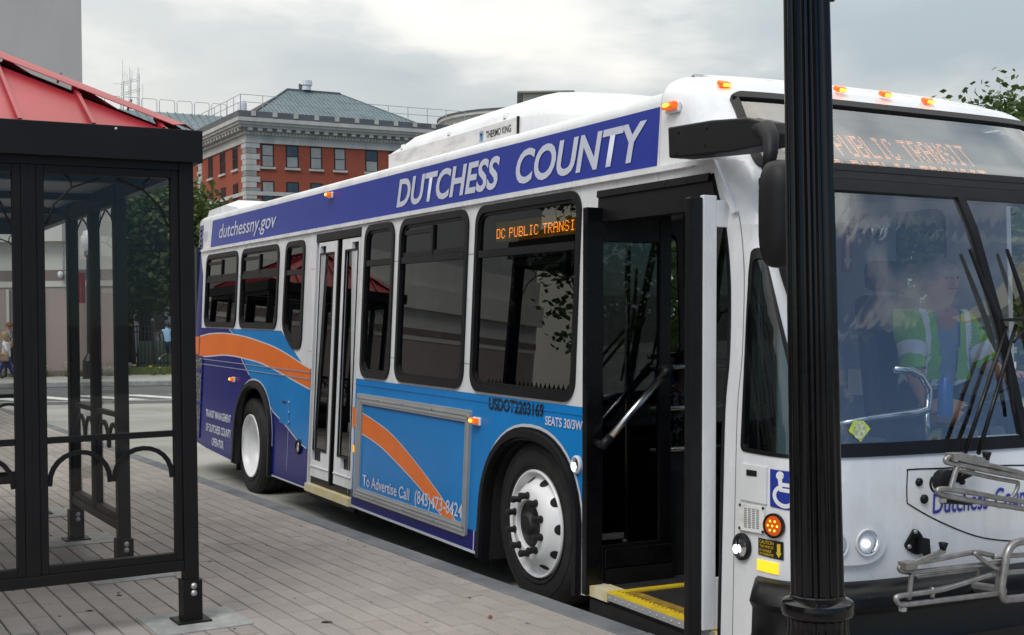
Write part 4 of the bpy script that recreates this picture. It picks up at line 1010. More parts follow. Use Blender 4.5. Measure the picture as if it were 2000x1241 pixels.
def dens(pts, step=0.08, closed=True):
    out = []; N = len(pts)
    for i in range(N if closed else N-1):
        a_, b_ = np.array(pts[i]), np.array(pts[(i+1) % N]); n = max(1, int(np.linalg.norm(b_-a_)/step))
        out += [tuple(a_+(b_-a_)*k/n) for k in range(n)]
    if not closed: out.append(tuple(pts[-1]))
    return out
def smoothline(pts, n=6):
    """Catmull-Rom through points"""
    P = [np.array(p) for p in pts]; P = [2*P[0]-P[1]]+P+[2*P[-1]-P[-2]]; out = []
    for i in range(1, len(P)-2):
        for k in range(n):
            t = k/n; out.append(tuple(0.5*((2*P[i])+(-P[i-1]+P[i+1])*t+(2*P[i-1]-5*P[i]+4*P[i+1]-P[i+2])*t*t+(-P[i-1]+3*P[i]-3*P[i+1]+P[i+2])*t**3)))
    out.append(tuple(P[-2])); return out
def patch(name, loops, m, parent=None, d=0.0, th=0.0, mapf=None, cutp=None, cutz=None, smooth=True):
    """polygon with holes in (p, z) laid on the skin, d metres proud, th metres thick"""
    mapf = mapf or S
    bm = bmesh.new(); edges = []
    for lp_ in loops:
        vs = [bm.verts.new((q[0], q[1], 0)) for q in lp_]
        edges += [bm.edges.new((vs[i], vs[(i+1) % len(vs)])) for i in range(len(vs))]
    bmesh.ops.triangle_fill(bm, use_beauty=True, use_dissolve=False, edges=edges, normal=(0, 0, 1))
    for c, no in [((v, 0, 0), (1, 0, 0)) for v in (cutp or [])]+[((0, v, 0), (0, 1, 0)) for v in (cutz or [])]:
        bmesh.ops.bisect_plane(bm, geom=bm.verts[:]+bm.edges[:]+bm.faces[:], plane_co=c, plane_no=no)
    bm.verts.ensure_lookup_table(); bm.faces.ensure_lookup_table(); bm.verts.index_update()
    co = [(v.co.x, v.co.y) for v in bm.verts]
    V0 = [mapf(a_, b_, d) for a_, b_ in co]; F0 = [tuple(v.index for v in f.verts) for f in bm.faces]
    if F0:
        # outward orientation
        f = F0[0]; n0 = (V0[f[1]]-V0[f[0]]).cross(V0[f[2]]-V0[f[0]])
    mb = MB(); mb.add(V0, F0)
    if th:
        V1 = [mapf(a_, b_, d-th) for a_, b_ in co]; mb.add(V1, [tuple(reversed(f)) for f in F0])
        for e in bm.edges:
            if len(e.link_faces) == 1:
                i, j = e.verts[0].index, e.verts[1].index; mb.add([V0[i], V0[j], V1[j], V1[i]], [(0, 1, 2, 3)])
    bm.free()
    me = bpy.data.meshes.new(name); me.from_pydata(mb.v, [], mb.f)
    b2 = bmesh.new(); b2.from_mesh(me); bmesh.ops.remove_doubles(b2, verts=b2.verts, dist=1e-5)
    if len(b2.verts) > 400:                              # drop stray edge quads left by the cuts
        seen = set(); drop = []
        for v in b2.verts:
            if v in seen: continue
            st = [v]; comp = []
            while st:
                w = st.pop()
                if w in seen: continue
                seen.add(w); comp.append(w); st += [e.other_vert(w) for e in w.link_edges]
            if len(comp) <= 8: drop += comp
        bmesh.ops.delete(b2, geom=drop, context='VERTS')
    bmesh.ops.recalc_face_normals(b2, faces=b2.faces); b2.to_mesh(me); b2.free()
    o = link(name, me, m, parent)
    if smooth: me.shade_smooth(); me.set_sharp_from_angle(angle=math.radians(35))
    return o
def ring(name, outer, w, m, parent=None, d=0.0, th=0.02, inner=None, **k):
    return patch(name, [outer, inner], m, parent, d, th, **k)
def strip(name, line, w, m, parent=None, d=0.003, mapf=None):
    """thin painted line along a polyline in (p, z)"""
    mapf = mapf or S; P = [np.array(p) for p in line]; mb = MB(); vs = []
    for i, p in enumerate(P):
        t = unit(P[min(i+1, len(P)-1)]-P[max(i-1, 0)]); n = np.array([-t[1], t[0]])*w/2
        vs += [mapf(*(p+n), d), mapf(*(p-n), d)]
    mb.add(vs, [(2*i, 2*i+1, 2*i+3, 2*i+2) for i in range(len(P)-1)]); return mb.build(name, m, parent, fix=False)
def beam(name, line, w, h, m, parent=None, d=0.0, auto=40):
    """moulding w high and h proud along a polyline in (p, z)"""
    P = [np.array(p) for p in line]; mb = MB(); vs = []
    for i, p in enumerate(P):
        t = unit(P[min(i+1, len(P)-1)]-P[max(i-1, 0)]); n = np.array([-t[1], t[0]])*w/2
        vs += [S(*(p+n), d), S(*(p+n*0.85), d+h), S(*(p-n*0.85), d+h), S(*(p-n), d)]
    N = len(P)
    mb.add(vs, [(4*i+k, 4*i+k+1, 4*i+k+5, 4*i+k+4) for i in range(N-1) for k in range(3)]+[(0, 1, 2, 3), (4*N-1, 4*N-2, 4*N-3, 4*N-4)])
    return mb.build(name, m, parent, auto=auto)
def text_mesh(s, shear=0.0, bold=0.0, spacing=1.0):
    cu = bpy.data.curves.new('t', 'FONT'); cu.body = s; cu.shear = shear; cu.offset = bold; cu.space_character = spacing; cu.resolution_u = 4; cu.fill_mode = 'FRONT'
    o = bpy.data.objects.new('t', cu); COL.objects.link(o); dg = bpy.context.evaluated_depsgraph_get(); me = bpy.data.meshes.new_from_object(o.evaluated_get(dg))
    bpy.data.objects.remove(o); bpy.data.curves.remove(cu); return me
def text_on(name, s, bl_, br_, h, m, parent, d=0.008, shear=0.0, bold=0.0, spacing=1.0, mapf=None, desc=False):
    """lettering from baseline-left to baseline-right in (p, z), cap height h"""
    mapf = mapf or S; me = text_mesh(s, shear, bold, spacing); co = np.array([v.co[:] for v in me.vertices])
    x0, x1 = co[:, 0].min(), co[:, 0].max(); cap = 0.694
    a_, b_ = np.array(bl_), np.array(br_); u = b_-a_; L = np.linalg.norm(u); u = u/L; v = np.array([0, 1.0])
    for vert, c in zip(me.vertices, co):
        q = a_+u*((c[0]-x0)/(x1-x0)*L)+v*(c[1]/cap*h); vert.co = mapf(q[0], q[1], d)
    return link(name, me, m, parent)

# ---------------------------------------------------------------- openings measured in the photograph
WIN = [  # outer frame corners TL TR BR BL
    P_((407, 500.5), (468, 489), (460, 642), (398, 638)), P_((476.5, 486), (549, 475), (540, 644), (465.5, 640)), None,
    P_((719, 441), (776.5, 435), (758, 744), (701, 737)), P_((787, 425), (921, 411), (902.5, 760), (769, 746)), P_((938.5, 398), (1143, 374), (1118.5, 787), (914, 760))]
WR = [rect(w) if w else None for w in WIN]
zb_ = np.mean([w[2] for w in WR if w]); zt_ = np.mean([w[3] for w in WR if w])
zbx = lambda x: 1.531 if x < -4 else 1.195
ztx = lambda x: 2.314 if x < -4 else 2.342
WR = [(w[0], w[1], zbx((w[0]+w[1])/2), ztx((w[0]+w[1])/2)) if w else None for w in WR]
trap = P_((561, 473), (598.5, 466), (587, 683), (571, 683), (551, 642))
zt_t = ztx(trap[0][0])
trap = [(trap[0][0], zt_t), (trap[1][0], zt_t), (trap[1][0], trap[2][1]), (trap[3][0], trap[3][1]), ((trap[0][0]+trap[4][0])/2, trap[4][1])]
RD_ = rect(P_((619, 459), (706.5, 443.5), (686, 967), (600, 954)))           # rear door opening
RDL, RDR, RDB, RDT = RD_[0], RD_[1], 0.235, RD_[3]
SK = 0.205
_wf, _wr = px_y(1046, 1023, -0.06), px_y(489.5, 871, -0.06)
WXF, WZF, WXR, WZR = _wf[0], _wf[2], _wr[0], _wr[2]                                # wheel centres (the bus kneels)
def arch_path(xc_, r_x, ztop, zbot, n=22):
    """wheel arch from the rear foot over the top to the front foot"""
    zc_ = 0.47; rz = ztop-zc_; out = [(xc_-r_x*1.02, zbot)]
    for k in range(n+1):
        t = math.pi*(1-k/n); out.append((xc_+r_x*math.copysign(abs(math.cos(t))**0.9, math.cos(t)), zc_+rz*abs(math.sin(t))**0.9))
    out.append((xc_+r_x*1.02, zbot)); return out
AF = arch_path(0.02, 0.60, 1.03, SK); AR = arch_path(-5.46, 0.62, 1.04, SK)
AFi = arch_path(0.02, 0.53, 0.955, SK-0.02); ARi = arch_path(-5.46, 0.55, 0.965, SK-0.02)
jamb = P_((1394, 345), (1404, 382), (1418, 440), (1426, 520), (1428, 600), (1425.5, 700), (1420, 800), (1412, 1000), (1408, 1225))
FDL = 0.665; FDT = np.mean([px2s(1181, 374)[1], px2s(1394, 340)[1]])
FDB = 0.235
jamb = [(q[0], q[1]) for q in jamb]; jamb[0] = (jamb[0][0], FDT); jamb[-1] = (jamb[-1][0], FDB)
jamb_s = smoothline(jamb, 5)
door_hole = [(FDL, FDB), (FDL, FDT)]+jamb_s
tri = P_((1473, 491), (1480, 492), (1487, 510), (1515, 612), (1541, 700), (1541, 888), (1447, 879), (1452, 780), (1460, 640), (1466, 500))
tri_poly = rpoly([tri[0], tri[2], (2.335, 1.345), (2.345, tri[5][1]), (tri[6][0], tri[6][1]), tri[8]], [0.05, 0.05, 0.03, 0.05, 0.04, 0.2])
tri0 = px2s(1472, 490); triL = px2s(1447, 881)
triA = px2s(1487, 505); triB = px2s(1541, 700); slope_ = (triB[0]-triA[0])/(triB[1]-triA[1])
zlow = triL[1]; tri_poly = rpoly([(tri0[0]-0.012, tri0[1]+0.01), (triA[0]+0.005, tri0[1]+0.012), (triB[0]+slope_*(zlow+0.12-triB[1]), zlow+0.12), (triB[0]+slope_*(zlow+0.12-triB[1])+0.01, zlow-0.01), (triL[0], zlow)], [0.03, 0.05, 0.05, 0.04, 0.03])
# windshield / destination window bounds on the front
def fp(y, z): return (pfront(y, z), z)
def mirp(p, z): return 2*tab(z)[2]+2*(xc(z)-ACAP)-p
def at_z(px, py, z): q = px2s(px, py); return (q[0], z)
wl_ = P_((1484, 322), (1506, 460), (1522, 531), (1538, 582))
wl_ = [(wl_[0][0], 2.285)]+wl_[1:]+[(wl_[-1][0]+0.10, 1.52), (wl_[-1][0]+0.19, 1.30), (wl_[-1][0]+0.24, 1.10)]
wleft = smoothline(wl_, 4)
ws_out = wleft+[fp(y, 1.075) for y in np.linspace(-0.2, -2.39, 16)]+[(mirp(*q), q[1]) for q in reversed(wleft)]+[fp(y, 2.285) for y in np.linspace(-2.29, -0.3, 14)]
ws_out = rpoly(list(reversed(ws_out)), 0.05, 3)
dz0, dz1 = 2.325, 2.725
dl_ = [px2s(1430, 186), px2s(1423, 192), px2s(1434, 215), px2s(1456, 280), px2s(1466, 304), px2s(1476, 314)]
dleft = [(dl_[0][0]+0.02, dz1)]+dl_[1:5]+[(dl_[5][0]+0.02, dz0)]
ds_out = dleft+[fp(y, dz0) for y in np.linspace(-0.3, -2.29, 14)]+[(mirp(*q), q[1]) for q in reversed(dleft)]+[fp(y, dz1) for y in np.linspace(-2.2, -0.42, 14)]
ds_out = rpoly(list(reversed(ds_out)), 0.06, 4)
far_windows = []
# ---------------------------------------------------------------- skins
CUTZ = [0.56, 0.9, 1.0, 1.06, 1.12, 1.24, 1.4, 1.615, 1.8, 2.07, 2.2, 2.277, 2.37, 2.46, 2.55, 2.64, 2.70, 2.73, 2.75, 2.77, 2.79, 2.805, 2.82, 2.835]
CUTF = [1.0+0.045*k for k in range(22)]+[2.0+0.06*k for k in range(44)]
# JX: joint between the side wall and the front cap
win_holes = [rrect(w[0]+0.02, w[1]-0.02, w[2]+0.02, w[3]-0.02, 0.09) for w in WR if w]+[rpoly([(trap[0][0]+.02, trap[0][1]-.02), (trap[1][0]-.02, trap[1][1]-.02), (trap[2][0]-.02, trap[2][1]+.02), (trap[3][0]+.01, trap[3][1]+.02), (trap[4][0]+.02, trap[4][1]+.01)], 0.08)]
zrear = px2s(386, 858)[1]
side_out = [(XR, 0.36), (XR, ZTS)]+dens([(XR, ZTS), (JX, ZTS)], 0.3)[1:-1]+[(JX, ZTS), (JX, FDT+0.0), (FDL, FDT), (FDL, SK)]+list(reversed(AF))+[(RDR+0.03, SK), (RDR, SK), (RDR, RDT), (RDL, RDT), (RDL, SK)]+list(reversed(AR))+[(-7.2, SK+0.03), (-7.55, 0.27)]
side_out = [p for i, p in enumerate(side_out) if i == 0 or np.linalg.norm(np.array(p)-np.array(side_out[i-1])) > 1e-4]
patch('side_wall', [side_out]+win_holes, M['white'], bus, 0, 0.035, cutz=[2.69, 2.705, 2.72, 2.733, 2.743], cutp=[-8.2, -8.1, -8.0, -7.9, -7.75])
# front cap: white body round the front, with openings
cap_out = [(JX+0.004, FDT), (JX+0.004, ZT)]
Lf = lambda z: 2*tab(z)[2]+(xc(z)-ACAP)
for t in np.linspace(0, 1, 40)[1:]: cap_out.append((JX+(Lf(ZT)+ (xc(ZT)-ACAP) - JX - JX)*t+0.0, ZT))
pe = [(2*tab(z)[2]+2*(xc(z)-ACAP)-JX, z) for z in np.linspace(ZT, 0.56, 24)]
cap_out = [(JX+0.004, FDT), (JX+0.004, ZT)]+[(JX+(pe[0][0]-JX)*t, ZT) for t in np.linspace(0.03, 0.97, 40)]+pe
j0 = jamb_s[-1][0]
cap_out += [(pe[-1][0]+(j0-pe[-1][0])*t, 0.56) for t in np.linspace(0.02, 0.8, 40)]
cap_out += [(2.27, 0.56), (2.13, 0.50), (2.12, SK), (j0, SK)]+list(reversed(jamb_s))
CUTF2 = [1.0+0.05*k for k in range(75)]
cap_holes = [tri_poly, ws_out, ds_out]
def Scap(p, z, d=0.0): return S(p, z, d)
cap = patch('front_cap', [cap_out]+cap_holes, M['white'], bus, 0.0, 0.03, cutz=CUTZ, cutp=CUTF2)
# street side: plain wall with windows
def Sst(p, z, d=0.0): v = S(p, z, d); return Vector((v.x, 2*1.295-v.y, v.z))
st_wins = [rrect(x, x+1.25, zb_, zt_, 0.09) for x in (-7.5, -6.1, -4.7, -3.3, -1.9, -0.5)]
st_out = [(XR, 0.36), (XR, ZTS), (JX, ZTS), (JX, SK)]+list(reversed(AF))+list(reversed(AR))+[(-7.2, SK+.03)]
patch('street_side_wall', [st_out]+st_wins, M['white'], bus, 0, 0.035, mapf=Sst, cutz=[2.69, 2.705, 2.72, 2.733, 2.743], cutp=[-8.2, -8.0, -7.75])
patch('street_side_graphic', [[(-7.7, SK+0.05), (-7.7, 1.19), (JX, 1.19), (JX, SK+0.05)]+list(reversed(AF))+list(reversed(AR))], M['sky_blue'], bus, 0.002, mapf=Sst)
for k, w in enumerate(st_wins):
    xs2 = [q[0] for q in w]; l_, r_ = min(xs2), max(xs2)
    wf = ring('street_side_window', rrect(l_-0.02, r_+0.02, zb_-0.02, zt_+0.02, 0.1), 0, M['rubber'], bus, 0.008, 0.03, inner=rrect(l_+0.035, r_-0.035, zb_+0.035, zt_-0.035, 0.07), mapf=Sst)
    patch('pane', [rrect(l_+0.02, r_-0.02, zb_+0.02, zt_-0.02, 0.08)], M['g_door'], wf, -0.012, mapf=Sst)
# roof
def roof_sheet(name, contour, crown, shrink_x, m, close=False):
    rm = MB(); nC = len(contour); levels = (1.0, 0.97, 0.93, 0.8, 0.5, 0.0); vs = []
    for lv_ in levels:
        for c in contour:
            y = YC+(c[1]-YC)*lv_; zz = c[2]+crown*(1-lv_**2); x = shrink_x+(c[0]-shrink_x)*(0.4+0.6*lv_) if c[0] > shrink_x else c[0]
            vs.append((x, -y, zz))
    rm.add(vs, [(i*nC+k, i*nC+k+1, (i+1)*nC+k+1, (i+1)*nC+k) for i in range(len(levels)-1) for k in range(nC-1)])
    if close:                                            # rear lip of the cap down to the body roof
        top = [vs[i*nC] for i in range(len(levels))]; n_ = len(top)
        far = [vs[i*nC+nC-1] for i in range(len(levels))]
        for row in (top, far): rm.add([(x, y, z) for x, y, z in row]+[(x-0.012, y, 2.70) for x, y, z in row], [(i, i+1, n_+i+1, n_+i) for i in range(n_-1)])
    return rm.build(name, m, bus, smooth=True)
c_side = [S0(p, ZTS) for p in np.linspace(XR, JX, 20)]
roof_sheet('roof', c_side, 0.12, 9, M['white_dirty']); roof_sheet('roof', [np.array([c[0], 2*YC-c[1], c[2]]) for c in c_side], 0.12, 9, M['white_dirty'])
c_cap = [S0(p, ZT) for p in np.concatenate([[JX+0.003, JX+0.03], np.linspace(JX+0.06, 2*tab(ZT)[2]+2*(xc(ZT)-ACAP)-JX-0.06, 60), [2*tab(ZT)[2]+2*(xc(ZT)-ACAP)-JX-0.003]])]
c_cap = [S0(JX+0.003, ZT)]+[c for c in c_cap if c[0] >= JX]+[np.array([JX+0.003, 2*YC-S0(JX+0.003, ZT)[1], ZT])]
cap_mid = [c for c in c_cap]
rm = MB(); fr = [c for c in cap_mid]
rows = []
for lv_ in (1.0, 0.97, 0.9, 0.75, 0.4, 0.0):
    rows.append([(JX+0.003+(c[0]-JX-0.003)*lv_, -c[1], ZT+0.03*(1-lv_**2)*(1-((c[1]-YC)/1.2)**2)) for c in fr])
n_ = len(fr); rm.add([v for r_ in rows for v in r_], [(i*n_+k, i*n_+k+1, (i+1)*n_+k+1, (i+1)*n_+k) for i in range(len(rows)-1) for k in range(n_-1)])
last = rows[-1]; rm.add(list(last)+[(x-0.015, y, 2.70) for x, y, z in last], [(k, k+1, n_+k+1, n_+k) for k in range(n_-1)])
rm.build('front_roof', M['white_dirty'], bus, smooth=True)
# rear cap and rear wall
rw = MB(); a_ = S0(XR, 1.0)
rw.add([Vector((XR+0.01, -S0(XR, z)[1], z)) for z in (0.36, ZTS)]+[Vector((XR+0.01, 2.59+S0(XR, z)[1], z)) for z in (ZTS, 0.36)], [(0, 1, 2, 3)]); rw.build('rear_wall', M['navy'], bus)
q1, q2 = px_y(400, 411, -0.5), px_y(470, 408, -0.5)
rc = MB(); prof = [(-8.36, 2.55), (-8.38, 2.86), (-8.30, 2.93), (-7.6, 2.945), (-7.15, 2.89), (-6.85, 2.80)]
for sgn in (0,):
    vs = []
    for y, dz in ((-0.30, -0.06), (-0.45, 0.0), (-2.14, 0.0), (-2.29, -0.06)):
        vs += [(x, -y, z+dz if z > 2.7 else z) for x, z in prof]
    n = len(prof); rc.add(vs, [(i*n+k, i*n+k+1, (i+1)*n+k+1, (i+1)*n+k) for i in range(3) for k in range(n-1)]+[tuple(range(n)), tuple(range(3*n, 4*n))])
rc.build('rear_roof_cowl', M['white'], bus, auto=40)
# underside, inner walls, floor
for u0, u1, v0, v1 in ((XR+0.1, -6.32, 0.06, 2.53), (-6.32, -4.85, 0.78, 1.81), (-4.85, -0.62, 0.06, 2.53), (-0.62, 0.64, 0.78, 1.81), (0.64, 2.1, 0.06, 2.53)):
    MB().box2((u0+.001, v0, 0.26 if u0 != 0.64 else 0.12), (u1-.001, v1, 0.32 if u0 != 0.64 else 0.195)).build('underbody', M['under'], bus)
MB().box2((0.75, 0.03, 0.20), (1.80, 0.9, 0.315)).build('step_well', M['floor'], bus)
for u0, u1, v0, v1 in ((-8.2, -6.32, 0.09, 2.5), (-6.32, -4.85, 0.78, 1.81), (-4.85, -0.62, 0.09, 2.5), (-0.62, 0.62, 0.78, 1.81)):
    MB().box2((u0+.001, v0, 0.352), (u1-.001, v1, 0.372)).build('cabin_floor', M['floor'], bus)
MB().box2((1.86, 0.4, 0.30), (2.2, 2.4, 0.95)).build('dashboard', M['in_dark'], bus, bevel=0.06)
MB().box2((-8.2, 0.2, 2.42), (1.35, 2.39, 2.44)).build('cabin_ceiling', M['in_grey'], bus)
MB().box2((-8.2, 0.06, 0.38), (-7.9, 2.5, 2.42)).build('rear_bulkhead', M['in_dark'], bus)
MB().box2((0.3, 1.3, 0.38), (0.36, 2.45, 2.3)).build('driver_partition', M['in_grey'], bus)

# ---------------------------------------------------------------- livery
def fill(name, px_pts, m, d, par=bus, **k): return patch(name, [P_(*px_pts)], m, par, d, **k)
ztopblue, zrb = 1.180, 1.520
rear_navy = [(-7.62, 0.265), (-7.62, zrb), (px2s(549.5, 645)[0], zrb), px2s(590.7, 711), px2s(602, 720), (RDL-0.012, px2s(602, 720)[1]), (RDL-0.012, SK+0.012)]+list(reversed([(x, z) for x, z in AR]))+[(-7.2, SK+0.035)]
patch('navy_panel', [rear_navy], M['navy'], bus, 0.002)
corner = [(-8.3, 0.37), (-8.3, 1.2), (-8.3, 2.66), (-7.70, 2.66), (-7.69, 2.42), (-7.76, 2.33), (-7.63, 2.10), (-7.60, zrb+0.002), (-7.63, zrb), (-7.63, 0.27)]
patch('rear_corner_panel', [corner], M['navy'], bus, 0.002, cutp=[-8.2, -8.1, -8.0, -7.9, -7.75])
og_top = [(-7.63, px2s(392, 657)[1])]+P_((411, 652.3), (435.8, 651), (457.7, 653.5), (479.6, 657.8), (501.6, 664.7), (534.5, 677), (562, 692), (590.7, 710.7), (602.5, 720))
og_bot = P_((601.6, 759.8), (581, 747), (559, 734.6), (534.5, 721), (507, 708.5), (479.6, 700.9), (457.7, 696), (435.8, 694), (413.9, 696))+[(-7.63, px2s(404, 699)[1])]
og_top[-1] = (RDL-0.013, og_top[-1][1]); og_bot[0] = (RDL-0.013, og_bot[0][1])
og_top_s, og_bot_s = smoothline(og_top, 5), smoothline(og_bot, 5)
patch('orange_swoosh', [og_top_s+og_bot_s], M['orange'], bus, 0.0045)
patch('orange_corner', [[(-8.25, og_top[0][1]-0.06), (-8.0, og_top[0][1]-0.02), (-7.66, og_top[0][1]), (-7.66, og_bot[-1][1]+0.02), (-8.25, og_bot[-1][1]+0.06)]], M['orange'], bus, 0.0045, cutp=[-8.1, -7.9, -7.75])
lbu = [px2s(448, 643)]; lbu[0] = (lbu[0][0], zrb-0.002)
k0 = min(range(len(og_top_s)), key=lambda i: abs(og_top_s[i][0]-px2s(462, 653)[0]))
lb_up = [lbu[0], (px2s(549.5, 645)[0], zrb-0.002), px2s(590.7, 711)]+[p for p in reversed(og_top_s) if px2s(462, 653)[0] < p[0] < px2s(588, 708)[0]]
patch('blue_panel', [lb_up], M['sky_blue'], bus, 0.003)
ar_r = [q for q in AR if q[0] > px2s(488, 734)[0] and q[1] > px2s(525, 789)[1]]
xl0 = px2s(472, 700)[0]
lb_dn = [p for p in reversed(og_bot_s) if p[0] > xl0]+[(RDL-0.013, px2s(599.7, 877)[1])]+P_((583.8, 863.4), (561.9, 834.6), (548, 819.5), (534.5, 804.5), (526, 790))+list(reversed(ar_r))
patch('blue_panel', [lb_dn], M['sky_blue'], bus, 0.003)
strip('pinstripe', og_top_s, 0.012, M['line'], bus, 0.0055); strip('pinstripe', og_bot_s, 0.012, M['line'], bus, 0.0055)
strip('pinstripe', [p for p in lb_dn if False] or P_((599, 876), (583.8, 863.4), (561.9, 834.6), (548, 819.5), (534.5, 804.5), (526, 790)), 0.012, M['line'], bus, 0.0055)
strip('pinstripe', [og_bot_s[0] if False else px2s(472, 700), px2s(488, 733)], 0.012, M['line'], bus, 0.0055)
strip('pinstripe', [px2s(448, 643), px2s(457, 653)], 0.01, M['line'], bus, 0.0055)
for (x0, z0, x1, z1) in ((-7.6, 1.18, RDL-0.02, 1.18), (-7.6, 1.125, RDL-0.02, 1.125)): beam('rub_rail', [(x0, z0), (x1, z1)], 0.009, 0.005, M['rail_line'], bus, 0.004)
zskl = SK+0.008
strip('pinstripe', [(AR[-1][0]+0.02, zskl), (RDL-0.012, zskl)], 0.014, M['line'], bus, 0.004)
# middle section between the doors
mid_blue = [(RDR+0.012, SK+0.015), (RDR+0.012, ztopblue), (FDL-0.012, ztopblue), (FDL-0.012, SK+0.012)]+list(reversed(AF))+[(AF[0][0], SK+0.015)]
mid_blue = [p for i, p in enumerate(mid_blue) if i == 0 or np.linalg.norm(np.array(p)-np.array(mid_blue[i-1])) > 1e-4]
patch('blue_panel', [mid_blue], M['sky_blue'], bus, 0.002)
znb = (px2s(687.3, 947.8)[1]+px2s(924, 1043.5)[1])/2
patch('navy_panel', [[(RDR+0.013, SK+0.016), (RDR+0.013, znb), (AF[0][0]-0.003, znb), (AF[0][0]-0.003, SK+0.016)]], M['navy'], bus, 0.0035)
strip('pinstripe', [(RDR+0.012, zskl), (AF[0][0], zskl)], 0.018, M['line'], bus, 0.0045)
strip('pinstripe', [(AF[0][0]-0.06, SK), (AF[0][0]-0.06, znb)], 0.012, M['line'], bus, 0.0055)
strip('pinstripe', [(x+0.0, z) for x, z in AF], 0.035, M['line'], bus, 0.0045)
strip('pinstripe', [(x+0.0, z) for x, z in AR[2:-1]], 0.03, M['line'], bus, 0.0045)
strip('pinstripe', [(FDL-0.03, SK+0.01), (FDL-0.03, ztopblue)], 0.014, M['line'], bus, 0.0045)
beam('rub_rail', [(RDR+0.015, 1.138), (FDL-0.015, 1.138)], 0.008, 0.003, M['sky_blue'], bus, 0.003)
fill('orange_patch', ((690, 794.5), (700, 798.5), (698.5, 837), (689, 833)), M['orange'], 0.004)
for px in (602, 687): strip('panel_seam', [(px2s(px, 800)[0]-(0.5 if px == 602 else 0), 0.3), (px2s(px, 800)[0]-(0.5 if px == 602 else 0), 0.93)], 0.006, M['line'], bus, 0.006)
# roof banner
bz0 = (px2s(1285, 322)[1]+px2s(500, 470)[1])/2; bz0 = 2.395; bz1 = 2.682
bxL = px2s(412, 470)[0]
ban = patch('roof_banner', [[(bxL, bz0), (bxL+0.05, bz1), (1.195, bz1), (1.185, bz0)]], M['banner'], bus, 0.002)
def T(name, s, l, r, top, m, par, **k):
    a_, b_ = px2s(*l), px2s(*r); h = k.pop('h', None) or px2s(*top)[1]-a_[1]; zz = k.pop('z', None)
    if zz is None: zz = (a_[1]+b_[1])/2
    return text_on(name, s, (a_[0], zz), (b_[0], zz), h, m, par, **k)
text_on('lettering', 'DUTCHESS', (px2s(776, 400)[0], 2.442), (px2s(975, 318)[0]+0.02, 2.442), 0.187, M['lilac'], ban, d=0.006, shear=0.2, bold=0.026, spacing=1.0)
text_on('lettering', 'COUNTY', (px2s(1009, 345)[0], 2.442), (px2s(1266, 232.5)[0], 2.442), 0.187, M['lilac'], ban, d=0.006, shear=0.2, bold=0.026, spacing=1.0)
text_on('lettering', 'dutchessny.gov', (px2s(428.7, 469)[0], 2.475), (px2s(541, 420)[0], 2.475), 0.145, M['lilac'], ban, d=0.006, shear=0.2, bold=0.007, spacing=1.0)
T('lettering', 'USDOT2203169', (956, 798.5), (1063, 814.7), (956, 776), M['black_letter'], bus, d=0.0068, bold=0.022)
T('lettering', 'SEATS 30/3W', (1066.6, 829.6), (1139.5, 841), (1066.6, 812.6), M['lilac'], bus, d=0.007, bold=0.022)
T('lettering', 'TRANSIT MANAGEMENT', (403, 815.4), (452, 824), (403, 801.5), M['lilac'], bus, d=0.007, bold=0.022)
T('lettering', 'OF DUTCHESS COUNTY', (403, 841.5), (452, 855), (403, 827), M['lilac'], bus, d=0.007, bold=0.022)
T('lettering', 'OPERATOR', (414.7, 869.7), (437.7, 877), (414.7, 855), M['lilac'], bus, d=0.007, bold=0.022)
text_on('lettering', '409', (px2s(396.5, 468)[0], 2.48), (px2s(406, 468)[0], 2.48), 0.11, M['lilac'], bus, d=0.006, shear=0.2)
# drip rail below the banner, turning down beside the door
beam('drip_rail', [(-7.7, 2.372), (1.50, 2.372)], 0.03, 0.022, M['white'], bus, 0.0)
dr1, dr2 = px2s(1398, 322), px2s(1439, 418)
beam('drip_rail', [(1.50, 2.372), (dr1[0], dr1[1]+0.01), dr2], 0.022, 0.025, M['white'], bus, 0.0)
# ad frame
ol, orr, ob, ot = rect(P_((700, 769), (921, 800.5), (916, 1049), (696, 970))); il, ir, ib, it = rect(P_((710, 789), (912, 824), (909, 1021), (706, 954)))
ad = ring('ad_frame', rrect(ol, orr, ob, ot, 0.012), 0, M['alu'], bus, 0.022, 0.02, inner=rrect(il, ir, ib, it, 0.004))
for k, t in enumerate((0.33, 0.66)):
    ring('frame_ridge', rrect(ol+(il-ol)*t, orr+(ir-orr)*t, ob+(ib-ob)*t, ot+(it-ot)*t, 0.008), 0, M['alu'], ad, 0.027, 0.006, inner=rrect(ol+(il-ol)*t+.010, orr+(ir-orr)*t-.010, ob+(ib-ob)*t+.010, ot+(it-ot)*t-.010, 0.004))
adp = patch('ad_panel', [[(il, ib), (il, it), (ir, it), (ir, ib)]], M['sky_blue'], ad, 0.008)
sw = smoothline(P_((710, 806.6), (732.5, 820.7), (768.8, 849), (809, 895.4), (841.4, 937.7), (869.7, 978), (892, 1016)), 4); sw2 = smoothline(P_((866, 1008), (841, 976), (813, 941.8), (780.9, 907.5), (748.6, 875), (724.4, 857), (709, 848)), 4)
sw = [(max(il+0.002, min(ir-.002, a_)), max(ib+0.002, b_)) for a_, b_ in sw]; sw2 = [(max(il+0.002, a_), max(ib+0.002, b_)) for a_, b_ in sw2]
patch('orange_swoosh', [sw+sw2], M['orange'], adp, 0.0105)
strip('pinstripe', sw, 0.008, M['line'], adp, 0.0118); strip('pinstripe', sw2, 0.008, M['line'], adp, 0.0118)
zt1 = (px2s(710, 948)[1]+px2s(906, 1012)[1])/2
text_on('lettering', 'To Advertise Call', (px2s(711, 948)[0], zt1), (px2s(802, 978)[0], zt1), 0.080, M['lilac'], adp, d=0.0125, bold=0.012)
